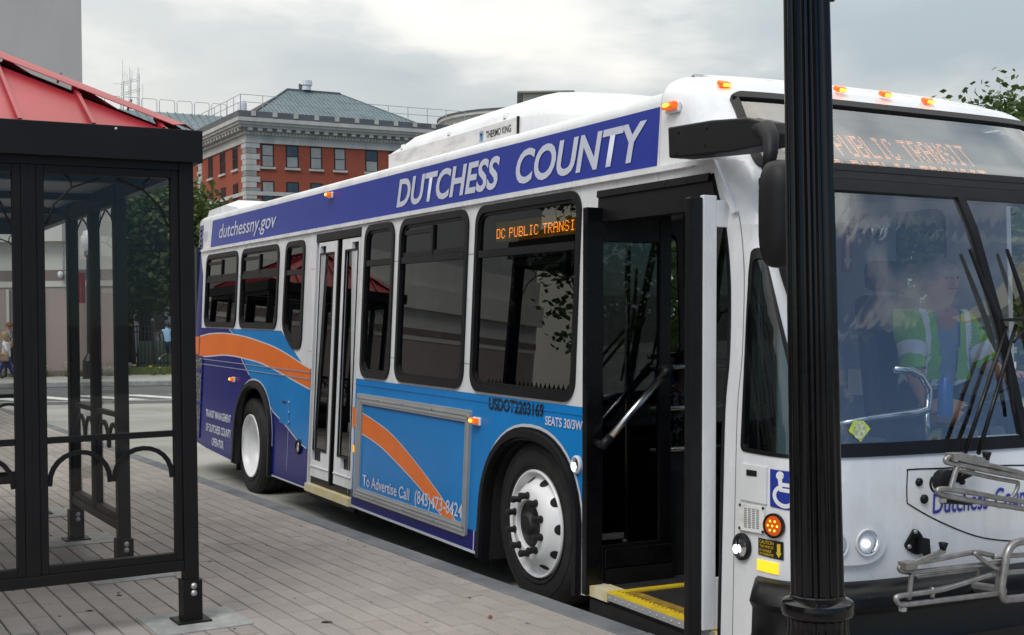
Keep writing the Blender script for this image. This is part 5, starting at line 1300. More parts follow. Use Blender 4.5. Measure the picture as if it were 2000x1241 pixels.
text_on('lettering', '(845)473-8424', (px2s(813, 980)[0], zt1), (px2s(906, 1010)[0], zt1), 0.085, M['lilac'], adp, d=0.0125, bold=0.012)
for a_, b_ in [(ol+0.02, ot-0.03), (ol+0.45, ot-0.03), (ol+0.9, ot-0.03), (ol+1.4, ot-0.03), (orr-0.02, ot-0.05), (orr-0.02, ob+0.05), (ol+0.45, ob+0.03), (ol+1.0, ob+0.03), (ol+1.5, ob+0.03), (ol+0.015, (ob+ot)/2)]:
    patch('rivet', [rrect(a_-0.007, a_+0.007, b_-0.007, b_+0.007, 0.007, 3)], M['lug'], ad, 0.0285)

# ---------------------------------------------------------------- kerb-side windows
def side_window(l, r, b, t, bar_z=None, mul=None, vent=False, outer=None, inner=None, hole=None):
    outer = outer or rrect(l, r, b, t, 0.115); inner = inner or rrect(l+0.038, r-0.038, b+0.045, t-0.045, 0.085)
    w = ring('window', outer, 0, M['rubber'], bus, 0.014, 0.045, inner=inner)
    hole = hole or rrect(l+0.028, r-0.028, b+0.028, t-0.028, 0.09)
    patch('pane', [hole], M['g_side'], w, -0.008)
    fr_in = [((x-(l+r)/2)*(1-0.020/(r-l))+(l+r)/2, (z-(b+t)/2)*0.965+(b+t)/2) for x, z in inner]
    ring('inner_frame', [( (x-(l+r)/2)*1.0+(l+r)/2, z) for x, z in inner], 0, M['rubber'], w, 0.002, 0.03, inner=fr_in)
    if bar_z: patch('transom_bar', [[(l+0.05, bar_z-0.022), (l+0.05, bar_z+0.022), (r-0.05, bar_z+0.022), (r-0.05, bar_z-0.022)]], M['rubber'], w, 0.010, 0.03)
    if mul: patch('vent_mullion', [[(mul-0.014, bar_z+0.024), (mul-0.014, t-0.07), (mul+0.014, t-0.07), (mul+0.014, bar_z+0.024)]], M['rubber'], w, 0.008, 0.03)
    if vent:
        patch('vent_track', [[(l+0.06, bar_z+0.024), (l+0.06, bar_z+0.055), (r-0.06, bar_z+0.055), (r-0.06, bar_z+0.024)]], M['rubber'], w, 0.004, 0.02)
        patch('vent_sash', [[(l+0.09, t-0.115), (l+0.09, t-0.085), ((l+r)/2, t-0.085), ((l+r)/2, t-0.115)]], M['rubber'], w, 0.005, 0.02)
    return w
bzs = [px2s(430, 547)[1], px2s(508, 538.5)[1], None, px2s(740, 513)[1], px2s(850, 504)[1], px2s(1035, 488)[1]]
WOBJ = []
for i, w in enumerate(WR):
    if not w: continue
    l, r, b, t = w
    WOBJ.append(side_window(l, r, b, t, bzs[i], (l+r)/2 if i in (0, 1, 4) else None, i in (0, 1, 4)))
tp_in = [(trap[0][0]+.045, trap[0][1]-.045), (trap[1][0]-.045, trap[1][1]-.045), (trap[2][0]-.045, trap[2][1]+.06), (trap[3][0]+.02, trap[3][1]+.05), (trap[4][0]+.045, trap[4][1]+.0)]
side_window(trap[0][0], trap[1][0], trap[2][1], zt_t, bzs[1], outer=rpoly(trap, 0.11), inner=rpoly(tp_in, 0.08), hole=rpoly([(trap[0][0]+.03, trap[0][1]-.03), (trap[1][0]-.03, trap[1][1]-.03), (trap[2][0]-.03, trap[2][1]+.04), (trap[3][0]+.014, trap[3][1]+.035), (trap[4][0]+.03, trap[4][1]+.01)], 0.09))
for x in ((WR[0][1]+WR[1][0])/2, (WR[4][0]+WR[3][1])/2, (WR[5][0]+WR[4][1])/2, -3.9):
    for zz in (1.36, 2.05): strip('panel_seam', [(x-0.05, zz), (x+0.05, zz)], 0.004, M['in_grey'], bus, 0.0015)

# ---------------------------------------------------------------- LED lettering
GL = {'A': '01110 10001 10001 11111 10001 10001 10001', 'B': '11110 10001 10001 11110 10001 10001 11110', 'C': '01110 10001 10000 10000 10000 10001 01110', 'D': '11110 10001 10001 10001 10001 10001 11110',
      'I': '01110 00100 00100 00100 00100 00100 01110', 'L': '10000 10000 10000 10000 10000 10000 11111', 'N': '10001 11001 11001 10101 10011 10011 10001', 'P': '11110 10001 10001 11110 10000 10000 10000',
      'R': '11110 10001 10001 11110 10100 10010 10001', 'S': '01110 10001 10000 01110 00001 10001 01110', 'T': '11111 00100 00100 00100 00100 00100 00100', 'U': '10001 10001 10001 10001 10001 10001 01110', ' ': '000 000 000 000 000 000 000'}
def led_dots(s, rows=None, dbl=1, tall=1):
    out = []; cx_ = 0
    for ch in s:
        rows_ = GL[ch].split(); w = len(rows_[0])
        for j, rw_ in enumerate(rows_):
            if rows and j >= rows: break
            for i, c in enumerate(rw_):
                if c == '1': out.append((cx_+i, 6-j))
        cx_ += w+1
    return out, cx_-1
dots, wd = led_dots('DC PUBLIC TRANSIT')
l, r, b, t = WR[5]
la, ra_ = px2s(965, 467), px2s(1137, 447)
x0_, x1_ = la[0]+0.02, r-0.06; zA = (px2s(965, 466)[1]+px2s(1120, 450)[1])/2; zB = (px2s(965, 446.5)[1]+px2s(1120, 429)[1])/2
pit = (px2s(1132, 440)[0]-la[0])/(wd+1.5); pz = (zB-zA)/7
lm_ = MB()
for i, j in dots:
    x = la[0]+i*pit
    if x > r-0.046: continue
    for sub in (0,):
        c = S(x+pit*0.5, zA+(j+0.5)*pz, -0.03); dx, dz = pit*0.44, pz*0.34
        A_ = [S(x+pit*0.5+sx*dx, zA+(j+0.5)*pz+sz*dz, -0.016) for sx, sz in ((-1, -1), (1, -1), (1, 1), (-1, 1))]; lm_.quad(*A_)
sg = patch('destination_sign', [[(la[0]-0.02, zA-0.05), (la[0]-0.02, zB+0.05), (r-0.045, zB+0.05), (r-0.045, zA-0.05)]], M['in_dark'], WOBJ[-1], -0.022)
lm_.build('led_lettering', M['led'], WOBJ[-1], fix=False)
rows_ = MB()
for j in range(-2, 12):
    zz = zA+(j)*pz
    rows_.quad(*[S(x, zz+q, -0.018) for x, q in ((la[0]-0.01, -0.0025), (r-0.06, -0.0025), (r-0.06, 0.0025), (la[0]-0.01, 0.0025))])
rows_.build('led_rows', M['led_dim'], WOBJ[-1], fix=False)
# ---------------------------------------------------------------- rear door
rd = patch('rear_door', [[(RDL, RDB), (RDL, RDT), (RDR, RDT), (RDR, RDB)]], M['rubber'], bus, -0.03, 0.01)
patch('header', [[(RDL+.004, RDT-0.065), (RDL+.004, RDT), (RDR-.004, RDT), (RDR-.004, RDT-0.065)]], M['rubber'], rd, 0.006, 0.03)
rd_m = MB(); rd_m
def leaf_door(q_leaf, q_glass, flip):
    l, r, b, t = rect(P_(*q_leaf)); gl_, gr_, gb, gt = rect(P_(*q_glass)); t = RDT-0.075; b = 0.33
    fr_ = patch('door_leaf', [[(l, b), (l, t), (r, t), (r, b)], [(gl_, gb), (gl_, gt), (gr_, gt), (gr_, gb)], [(l+0.03 if not flip else r-0.18, t-0.10), (l+0.03 if not flip else r-0.18, t-0.03), (l+0.17 if not flip else r-0.03, t-0.03), (l+0.17 if not flip else r-0.03, t-0.10)], [(l+0.02 if not flip else r-0.24, b+0.13), (l+0.02 if not flip else r-0.24, b+0.22), (l+0.24 if not flip else r-0.02, b+0.22), (l+0.24 if not flip else r-0.02, b+0.13)]], M['white'], rd, 0.0, 0.028)
    patch('pane', [[(gl_-.005, gb-.005), (gl_-.005, gt+.005), (gr_+.005, gt+.005), (gr_+.005, gb-.005)]], M['g_side'], fr_, -0.012)
    ring('glazing_bead', [(gl_-.012, gb-.012), (gl_-.012, gt+.012), (gr_+.012, gt+.012), (gr_+.012, gb-.012)], 0, M['rubber'], fr_, 0.005, 0.012, inner=[(gl_+.003, gb+.003), (gl_+.003, gt-.003), (gr_-.003, gt-.003), (gr_-.003, gb+.003)])
    patch('push_bar', [[(gl_, 1.03), (gl_, 1.055), (gr_, 1.055), (gr_, 1.03)]], M['alu'], fr_, -0.03, 0.015)
    beam('lip', [(l, b+0.085), (r, b+0.085)], 0.008, 0.008, M['white'], fr_, 0.001)
    return l, r
leaf_door(((623, 466), (659, 462), (641, 938), (607, 930)), ((626, 497), (652, 496), (637.5, 882), (612.5, 877)), False)
leaf_door(((668, 461), (704, 455), (685, 958), (652, 945)), ((674, 491), (699, 488), (684, 896), (661.5, 890)), True)
patch('door_seal', [[(RDL+0.44, 0.30), (RDL+0.44, RDT-0.07), (RDL+0.53, RDT-0.07), (RDL+0.53, 0.30)]], M['rubber'], rd, -0.004, 0.03)
patch('threshold', [[(RDL, 0.20), (RDL, 0.262), (RDR, 0.262), (RDR, 0.20)]], M['cream_edge'], rd, 0.022, 0.06)
patch('door_sill', [[(RDL, 0.15), (RDL, 0.20), (RDR, 0.20), (RDR, 0.15)]], M['rubber'], rd, -0.03, 0.03)

# ---------------------------------------------------------------- front door, open
fd = patch('front_door_header', [[(FDL+.004, FDT-0.16), (FDL+.004, FDT-.002), (jamb_s[0][0]-.004, FDT-.002), (jamb_s[0][0]+0.05, FDT-0.16)]], M['rubber'], bus, 0.012, 0.05)
beam('header_strip', [(FDL+.006, FDT-0.015), (jamb_s[0][0]-.01, FDT-0.015)], 0.04, 0.012, M['rubber'], fd, 0.012)
for k in range(6): patch('rivet', [rrect(FDL+0.1+k*0.17, FDL+0.115+k*0.17, FDT-0.022, FDT-0.008, 0.006, 3)], M['lug'], fd, 0.026)
def Bv(x, y, z): return Vector((x, -y, z))
def bbx(mb, x0, x1, y0, y1, z0, z1): return mb.box2((x0, -y0, z0), (x1, -y1, z1))
# rear leaf folded out square to the side
lx_ = 0.715; y_o, y_i, zb2, zt2 = px_x(1146, 700, 0.715)[1], px_x(1312, 700, 0.715)[1], 0.25, 2.225
lf = MB(); bbx(lf, lx_-0.045, lx_, y_o, y_o-0.10, zb2-0.03, zt2); bbx(lf, lx_-0.04, lx_-0.004, y_i+0.075, y_i, zb2, zt2); bbx(lf, lx_-0.04, lx_-0.004, y_o-0.10, y_i+0.075, 2.05, zt2); bbx(lf, lx_-0.04, lx_-0.004, y_o-0.10, y_i+0.075, zb2+0.02, zb2+0.22)
dl = lf.build('front_door_leaf', M['black_paint'], bus, bevel=0.004)
bbx(MB(), lx_-0.024, lx_-0.02, y_o-0.098, y_i+0.073, zb2+0.2, 2.06).build('pane', M['g_door'], dl)
bbx(MB(), lx_-0.002, lx_+0.012, y_o-0.11, y_i+0.01, zb2+0.10, zb2+0.2).build('kick_panel', M['black_paint'], dl, bevel=0.004)
br_ = MB(); bbx(br_, lx_-0.01, lx_+0.018, y_o-0.12, y_i+0.0, zb2-0.05, zb2+0.095); br_.build('brush_seal', M['rubber'], dl)
MB().tube([px_x(1180, 868, lx_+0.07)*[1, -1, 1], px_x(1305, 722, lx_+0.07)*[1, -1, 1]], 0.020, 12).build('grab_rail', M['steel'], dl, smooth=True)
for q in ((1180, 868), (1305, 722)):
    c = px_x(*q, lx_+0.07)*[1, -1, 1]; d_ = unit(px_x(1305, 722, lx_+0.07)-px_x(1180, 868, lx_+0.07))*[1, -1, 1]; s = 1 if q[0] < 1200 else -1
    MB().tube([Vector(c-d_*0.02*s), Vector(c+d_*0.05*s)], 0.024, 12).tube([Vector(c-d_*0.01*s), Vector(c)-Vector((0.075, 0, 0))], 0.02, 10).build('rail_end', M['mirror_black'], dl, smooth=True)
# front leaf: outer face forward
lx2 = 1.755; y2 = 0.064
lf2 = MB(); bbx(lf2, lx2-0.03, lx2, y2, -0.008, 0.27, 2.20); bbx(lf2, lx2-0.03, lx2, -0.008, -0.45, 2.06, 2.18); bbx(lf2, lx2-0.03, lx2, -0.008, -0.45, 0.27, 0.50); bbx(lf2, lx2-0.03, lx2, -0.36, -0.45, 0.50, 2.06)
dl2 = lf2.build('front_door_leaf', M['white'], bus, bevel=0.004)
bbx(MB(), lx2-0.018, lx2-0.014, 0.0, -0.37, 0.48, 2.07).build('pane', M['g_door'], dl2)
bbx(MB(), lx2-0.05, lx2-0.004, y2+0.068, y2, 0.24, 2.19).build('edge_seal', M['rubber'], dl2, bevel=0.008)
bbx(MB(), lx2-0.085, lx2-0.031, y2-0.004, -0.03, 0.26, 2.19).build('inner_frame', M['rubber'], dl2)
MB().tube([Bv(lx2+0.02, -0.05, 0.95), Bv(lx2+0.05, -0.06, 1.0), Bv(lx2+0.05, -0.06, 1.62), Bv(lx2+0.04, -0.08, 1.68), Bv(lx2+0.0, -0.12, 1.70)], 0.009, 8).build('grab_rail', M['steel'], dl2, smooth=True)
# jamb seal
beam('jamb_seal', [(a_-0.008, b_) for a_, b_ in jamb_s], 0.018, 0.006, M['rubber'], bus, 0.0)
beam('corner_seam', [(a_+0.085, b_) for a_, b_ in jamb_s[8:]], 0.004, 0.002, M['in_grey'], bus, 0.0)
# entry step: dark tread, yellow edging, riveted nosing
for o in [c for c in bus.children if c.name.startswith('step_well')]: bpy.data.objects.remove(o)
st_ = bbx(MB(), 0.68, 1.80, -0.01, -1.0, 0.20, 0.262).build('entry_step', M['floor'], bus)
bbx(MB(), 0.63, 1.86, -1.0, -2.45, 0.20, 0.30).build('cab_floor', M['floor'], bus)
bbx(MB(), 0.88, 1.75, 0.012, -0.055, 0.262, 0.270).build('yellow_edge', M['yellow'], st_); bbx(MB(), 0.885, 0.935, -0.056, -0.9, 0.262, 0.271).build('yellow_edge', M['yellow'], st_)
bbx(MB(), 0.94, 1.75, -0.075, -0.135, 0.262, 0.2665).build('worn_edge', mat('worn_ochre', (0.32, 0.19, 0.03), 0.6, var=0.3, vscale=20), st_)
bbx(MB(), 0.885, 1.76, 0.016, 0.002, 0.228, 0.261).build('nosing', M['alu'], st_); bbx(MB(), 0.69, 0.882, 0.014, -0.10, 0.215, 0.268).build('sill_pad', M['cream_edge'], st_)
bbx(MB(), 0.70, 1.9, 0.004, -0.03, 0.10, 0.20).build('skirt', M['under'], st_)
for k in range(14): MB().lathe([(0.001, -0.004), (0.006, 0)], Bv(0.91+k*0.06, 0.0165, 0.245), axis='Y', n=6).build('rivet', M['galv'], st_)
bbx(MB(), 1.60, 1.86, 0.0, -0.2, 0.20, 0.262).build('sill_pad', M['cream_edge'], st_)
for k in range(24): bbx(MB(), 0.90+k*0.035, 0.912+k*0.035, -0.04, -0.045, 0.270, 0.2715).build('tread_mark', M['rubber'], st_)
# stanchions and grab rails just inside
inn = MB()
for (x, y) in ((1.30, -0.62), (0.35, -0.85), (0.35, -1.5), (-0.9, -0.8)):
    inn.tube([Bv(x, y, 0.27), Bv(x, y, 2.4)], 0.017, 10)
inn.build('stanchion', M['steel'], bus, smooth=True)
MB().lathe([(0.05, 0.265), (0.05, 0.29), (0.03, 0.30), (0.028, 0.36), (0.018, 0.365)], Bv(1.30, -0.62, 0), n=14).build('stanchion_foot', M['galv'], bus, smooth=True)
for zz in (0.92, 1.15, 1.38):
    MB().tube([Bv(0.5, -0.50, zz), Bv(0.45, -1.6, zz)], 0.016, 10).build('guard_rail', M['steel'], bus, smooth=True)
bbx(MB(), 0.40, 0.44, -0.5, -1.6, 0.4, 0.9).build('modesty_panel', M['in_dark'], bus)
# seats
def seat(x, y, h0=0.42):
    s = MB(); bbx(s, x-0.22, x+0.22, y+0.21, y-0.21, h0, h0+0.08); s1 = s.build('seat', M['seat_blue'], bus, bevel=0.03)
    bk_ = MB(); R = Matrix.Rotation(math.radians(-10), 3, 'Y'); bk_.box(Bv(x-0.25, y, h0+0.42), (0.07, 0.42, 0.75), R); bk_.build('seat_back', M['seat_blue'], s1, bevel=0.03)
    bbx(MB(), x-0.03, x+0.03, y+0.05, y-0.05, 0.37, h0).build('pedestal', M['in_dark'], s1)
for y in (-0.33, -0.78, -1.83, -2.27):
    for x in (-1.1, -1.8, -2.45):
        if True: seat(x, y, 0.48)
    for x in (-4.4, -6.75, -7.45): seat(x, y, 0.78)
bbx(MB(), -6.32, -4.85, -0.78, -1.81, 0.373, 0.70).build('raised_floor', M['in_dark'], bus); bbx(MB(), -8.1, -6.32, -0.1, -2.5, 0.373, 0.70).build('raised_floor', M['in_dark'], bus)

# ---------------------------------------------------------------- wheels, wells, flares
def wheel(x, z, y0, front, side=1, name='wheel'):
    root = bpy.data.objects.new(name, None); COL.objects.link(root); root.parent = bus; root.location = Bv(x, y0, z)
    if side < 0: root.rotation_euler = (0, 0, math.pi)
    def Lp(prof): return [(r, -o) for r, o in prof]
    ty = MB().lathe(Lp([(0.285, -0.06), (0.300, -0.012), (0.325, 0.004), (0.36, 0.010), (0.40, 0.012), (0.43, 0.008), (0.452, -0.002), (0.468, -0.018), (0.477, -0.045), (0.478, -0.06), (0.470, -0.065), (0.470, -0.075), (0.479, -0.078), (0.479, -0.13), (0.470, -0.134), (0.470, -0.144), (0.479, -0.148), (0.479, -0.205), (0.468, -0.25), (0.43, -0.272), (0.30, -0.27)]), axis='Y', n=72).build('tyre', M['tyre'], root, auto=35)
    for r_ in (0.335, 0.415): MB().lathe(Lp([(r_-0.002, 0.004), (r_-0.001, 0.0135), (r_+0.002, 0.0135), (r_+0.003, 0.004)]), axis='Y', n=72).build('sidewall_rib', M['tyre'], ty, auto=35)
    if front:
        prof = [(0.306, -0.010), (0.307, 0.004), (0.302, 0.012), (0.294, 0.010), (0.289, -0.006), (0.283, -0.030), (0.272, -0.038), (0.262, -0.030), (0.245, -0.004), (0.225, 0.026), (0.205, 0.044), (0.190, 0.052), (0.145, 0.056), (0.137, 0.052), (0.135, 0.02)]
    else:
        prof = [(0.306, -0.010), (0.307, 0.004), (0.302, 0.012), (0.294, 0.010), (0.289, -0.006), (0.280, -0.03), (0.268, -0.045), (0.262, -0.09), (0.255, -0.13), (0.235, -0.155), (0.20, -0.165), (0.14, -0.168), (0.09, -0.166), (0.001, -0.16)]
    rim = MB().lathe(Lp(prof), axis='Y', n=64).build('rim', M['rim'], root, auto=30)
    if front:
        MB().lathe(Lp([(0.135, 0.03), (0.125, 0.018), (0.118, 0.018), (0.112, 0.034), (0.085, 0.040), (0.070, 0.046), (0.064, 0.062), (0.052, 0.072), (0.001, 0.075)]), axis='Y', n=36).build('hub', M['lug'], root, auto=30)
        for k in range(10):
            a_ = 2*math.pi*(k+0.5)/10; cx_, cz_ = 0.163*math.cos(a_), 0.163*math.sin(a_)
            n_ = MB(); n_.lathe(Lp([(0.022, 0.052), (0.022, 0.062), (0.0175, 0.064), (0.0175, 0.088), (0.020, 0.09), (0.020, 0.108), (0.014, 0.112), (0.001, 0.113)]), (cx_, 0, cz_), axis='Y', n=10); n_.build('lug_nut', M['lug'], root, auto=40)
            a_ = 2*math.pi*k/10
            # hand holes: dark slots lying on the slope of the disc
            hv = []
            for q in range(14):
                t = 2*math.pi*q/14; da, drr = 0.030*math.cos(t), 0.017*math.sin(t); rr = 0.250+drr; o_ = np.interp(rr, [0.225, 0.245, 0.262, 0.272], [0.026, -0.004, -0.030, -0.038])+0.0025
                an_ = a_+da/0.25; hv.append((rr*math.cos(an_), -o_, rr*math.sin(an_)))
            hv.append((0.250*math.cos(a_), -(-0.0105+0.0025), 0.250*math.sin(a_)))
            MB().add(hv, [(q, (q+1) % 14, 14) for q in range(14)]).build('hand_hole', M['under'], rim, fix=False)
    return root
wheel(WXF, WZF, -0.065, True); wheel(WXR, WZR, -0.065, False)
wheel(WXF, WZF-0.02, -2.525, True, -1); wheel(WXR, WZR, -2.525, False, -1)
MB().tube([Bv(WXR, -0.3, WZR), Bv(WXR, -2.3, WZR)], 0.09, 10).build('rear_axle', M['under'], bus); MB().tube([Bv(WXF, -0.3, WZF-.02), Bv(WXF, -2.3, WZF-.02)], 0.06, 10).build('front_axle', M['under'], bus)
for A_, Ai in ((AF, AFi), (AR, ARi)):
    fl = patch('wheel_flare', [list(A_)+list(reversed(Ai))], M['rubber'], bus, 0.012, 0.05)
    mid = [((a_[0]+b_[0])/2, (a_[1]+b_[1])/2) for a_, b_ in zip(A_, Ai)]
    beam('flare_bead', mid, 0.045, 0.022, M['rubber'], fl, 0.010, auto=80)
    if A_ is AR: Ai = arch_path(-5.66, 0.62, 0.985, SK-0.02)
    wl_ = MB(); n_ = len(Ai); vs = [Bv(x, -0.02, z) for x, z in Ai]+[Bv(x, -0.75, z) for x, z in Ai]
    wl_.add(vs, [(i, i+1, n_+i+1, n_+i) for i in range(n_-1)]+[tuple(range(n_, 2*n_))]); wl_.build('wheel_well', M['under'], bus)
    vs = [Bv(x, -2.57, z) for x, z in Ai]+[Bv(x, -1.84, z) for x, z in Ai]
    w2_ = MB(); w2_.add(vs, [(i, i+1, n_+i+1, n_+i) for i in range(n_-1)]+[tuple(range(n_, 2*n_))]); w2_.build('wheel_well', M['under'], bus)
bbx(MB(), -6.29, -6.27, -0.07, -0.62, 0.09, 0.36).build('mud_flap', M['tyre'], bus); bbx(MB(), -0.66, -0.64, -0.1, -0.45, 0.12, 0.34).build('mud_flap', M['tyre'], bus)

# ---------------------------------------------------------------- small fittings on the skin
def frame_at(p, z, d=0.0):
    c = S(p, z, d); ux = (S(p+0.005, z, d)-S(p-0.005, z, d)).normalized(); uz = (S(p, z+0.005, d)-S(p, z-0.005, d)).normalized(); n = (S(p, z, d+0.01)-c).normalized()
    return c, ux, uz, n
def fitting(name, prof, p, z, m, par=None, d=0.0, n=24, sx=1.0, sz=1.0, auto=40):
    """round fitting: prof (radius, height above the skin)"""
    c, ux, uz, nn = frame_at(p, z, d); vs = []; mb = MB()
    for r, h in prof: vs += [c+ux*(r*sx*math.cos(2*math.pi*k/n))+uz*(r*sz*math.sin(2*math.pi*k/n))+nn*h for k in range(n)]
    mb.add(vs, [(i*n+k, i*n+(k+1) % n, (i+1)*n+(k+1) % n, (i+1)*n+k) for i in range(len(prof)-1) for k in range(n)]); return mb.build(name, m, par or bus, auto=auto)
def brick_fit(name, p, z, w, h, t, m, par=None, d=0.0, bev=0.004):
    c, ux, uz, nn = frame_at(p, z, d); R = Matrix((ux, uz, nn)).transposed(); return MB().box(c+nn*t/2, (w, h, t), R).build(name, m, par or bus, bevel=bev)
def marker(px, py, w=0.088, h=0.035, pz=None, house=M['white']):
    p, z = pz or px2s(px, py); b0 = brick_fit('marker_light', p, z-0.004, w*1.18, h*1.5, 0.018, house, bev=0.008); brick_fit('lens', p, z, w, h, 0.034, M['amber'], b0, 0.016, 0.008); fitting('bulb', [(0.001, 0.052), (0.5*h, 0.0515)], p-w*0.08, z, M['amber_core'], b0, n=12, sx=1.5, sz=0.6); return b0
marker(458, 741); marker(934, 822); marker(648, 381); marker(1318, 210)
brick_fit('side_reflector', *px2s(694, 877), 0.055, 0.055, 0.012, M['amber_dim'], d=0.004)
def top_light(y, x, z):
    c = Bv(x, y, z); R = Matrix.Rotation(math.radians(28), 3, 'Y'); b0 = MB().box(c-Vector((0.03, 0, 0.012)), (0.11, 0.10, 0.022), R).build('roof_marker_light', M['white'], bus, bevel=0.012)
    MB().box(c+Vector((0.02, 0, 0.006)), (0.042, 0.065, 0.027), R).build('lens', M['amber'], b0, bevel=0.01); MB().box(c+Vector((0.045, 0, -0.004)), (0.006, 0.04, 0.013), R).build('bulb', M['amber_core'], b0)
for (px, py, y) in ((1409, 168, -0.29), (1635, 177.8, -0.995), (1723.5, 187.5, -1.295), (1806, 200.5, -1.595), (1970.5, 239, -2.30)):
    c = px_y(px, py, y); top_light(y, c[0], c[2])
# lamps
def round_lamp(px, py, r, lit, ring_m=M['rubber'], dome=False):
    p, z = px2s(px, py); b0 = fitting('lamp', [(r*1.3, 0.0), (r*1.3, 0.012), (r*1.05, 0.02), (r*1.0, 0.008)], p, z, ring_m, d=0.003)
    fitting('lens', [(r*1.02, 0.010), (r*0.7, 0.016), (0.001, 0.018)], p, z, lit, b0, d=0.003); return b0
l1 = round_lamp(1129, 908, 0.038, M['chrome'], M['line']); p, z = px2s(1127, 911); fitting('bulb', [(0.022, 0.02), (0.001, 0.024)], p, z, M['lamp_lit'], l1, d=0.003)
round_lamp(585, 873, 0.05, M['chrome'], M['rubber'])
l2 = round_lamp(1452, 1068, 0.045, M['chrome'], M['rubber']); p, z = px2s(1447, 1072); fitting('bulb', [(0.020, 0.024), (0.001, 0.03)], p, z, M['lamp_lit'], l2, d=0.004)
# amber turn lamp with LED clusters
p, z = px2s(1514, 1027); tl_ = fitting('turn_lamp', [(0.052, 0.0), (0.052, 0.014), (0.044, 0.016), (0.042, 0.008)], p, z, M['rubber'], d=0.002)
fitting('lens', [(0.042, 0.012), (0.03, 0.016), (0.001, 0.017)], p, z, mat('dark_amber_lens', (0.35, 0.06, 0.005), 0.2, emit=(0.9, 0.12, 0.01), estr=0.35), tl_, d=0.002)
for k in range(7):
    a_ = k*math.pi/3; rr = 0.0 if k == 6 else 0.022; fitting('led', [(0.0048, 0.019), (0.001, 0.021)], p+rr*math.cos(a_), z+rr*math.sin(a_), M['amber_core'], tl_, d=0.002, n=8)
# hatch, speaker, stickers, reflector beside the door
def quadp(name, tl, tr, br, bl_, m, d, th=0.0, par=None): return patch(name, [dens(P_(tl, tr, br, bl_), 0.05)], m, par or bus, d, th, cutp=[1.4+0.03*k for k in range(40)], cutz=[0.5+0.04*k for k in range(14)])
ht = quadp('service_hatch', (1450, 905), (1500, 913), (1499, 985), (1449, 975), M['white'], 0.010, 0.012)
quadp('hatch_label', (1462, 917), (1482, 920), (1482, 931), (1462, 929), M['black_letter'], 0.0125, 0, ht)
sp = quadp('speaker', (1448, 983), (1497, 990), (1496, 1043), (1447, 1034), M['white_dirty'], 0.012, 0.014)
for i in range(11):
    for j in range(4):
        u, v = 0.2+0.16*j+0.0, 0.14+0.07*i; a_, b_ = px2s(1448+49*u, 984.5+6.5*u+51*v), px2s(1448+49*(u+0.11), 984.5+6.5*(u+0.11)+51*v); strip('slot', [a_, b_], 0.004, M['in_grey'], sp, 0.0132)
for q in ((1450, 986), (1494.5, 993), (1449, 1031), (1494, 1039)): fitting('screw', [(0.007, 0.0), (0.005, 0.004), (0.001, 0.005)], *px2s(*q), M['lug'], sp, d=0.0125, n=10)
ws = quadp('wheelchair_sign', (1505, 916), (1574, 924), (1574, 1002), (1505, 989), M['banner'], 0.003)
def wsp(u, v): return px2s(1505+69*u, 916+8*u+(73+5*u)*v)
M['sign_white'] = mat('white_sign_vinyl', (0.78, 0.78, 0.78), 0.4, var=0.03); M['sign_black'] = mat('black_sticker', (0.01, 0.01, 0.01), 0.4, var=0.1); M['sign_yellow'] = mat('yellow_print', (0.75, 0.5, 0.02), 0.5, var=0.05)
c0 = wsp(0.28, 0.15); strip('pictogram', [(c0[0]+0.009*math.cos(t), c0[1]+0.009*math.sin(t)) for t in np.linspace(0, 6.3, 16)], 0.018, M['sign_white'], ws, 0.0055)
strip('pictogram', [wsp(0.28, 0.20), wsp(0.31, 0.52), wsp(0.62, 0.52), wsp(0.74, 0.80), wsp(0.86, 0.76)], 0.02, M['sign_white'], ws, 0.0055); strip('pictogram', [wsp(0.30, 0.38), wsp(0.58, 0.38)], 0.016, M['sign_white'], ws, 0.0055)
strip('pictogram', [wsp(0.40+0.27*math.cos(t), 0.68+0.25*math.sin(t)) for t in np.linspace(-2.1, -5.9, 22)], 0.018, M['sign_white'], ws, 0.0055)
ca_ = quadp('kneeling_sticker', (1482, 1050), (1531, 1059), (1531, 1095), (1482, 1083), M['sign_black'], 0.003)
for i, s_ in enumerate(('CAUTION', 'THIS VEHICLE', 'IS CAPABLE', 'OF KNEELING')):
    y0 = 1060.5+i*7.4; a_ = px2s(1485, y0); b_ = px2s(1512 if i != 2 else 1508, y0+5); text_on('lettering', s_, a_, b_, 0.015 if i == 0 else 0.011, M['sign_yellow'], ca_, d=0.005)
strip('arrow', [px2s(1522, 1063), px2s(1522, 1080)], 0.016, M['sign_yellow'], ca_, 0.005); patch('arrow_head', [P_((1516.5, 1079), (1527.5, 1081), (1522, 1090))], M['sign_yellow'], ca_, 0.005)
quadp('side_reflector', (1480, 1092), (1521, 1101), (1520, 1123), (1480, 1113), mat('glowing_yellow_reflector', (0.9, 0.62, 0.03), 0.3, emit=(1, 0.62, 0.02), estr=0.75), 0.004, 0.006)  # plain reflector, its bright return painted in as emission
# fuel flap on the rear quarter
ff = quadp('fuel_flap', (548, 778), (566, 781), (565, 832), (547, 825), M['sky_blue'], 0.008, 0.006); quadp('flap_label', (553, 783), (561, 784.5), (561, 789), (553, 787.5), M['black_letter'], 0.0095, 0, ff)
for yy in (786, 805, 824): fitting('hinge', [(0.008, 0.0), (0.008, 0.008), (0.001, 0.009)], *px2s(566, yy), M['line'], ff, d=0.006, n=8)
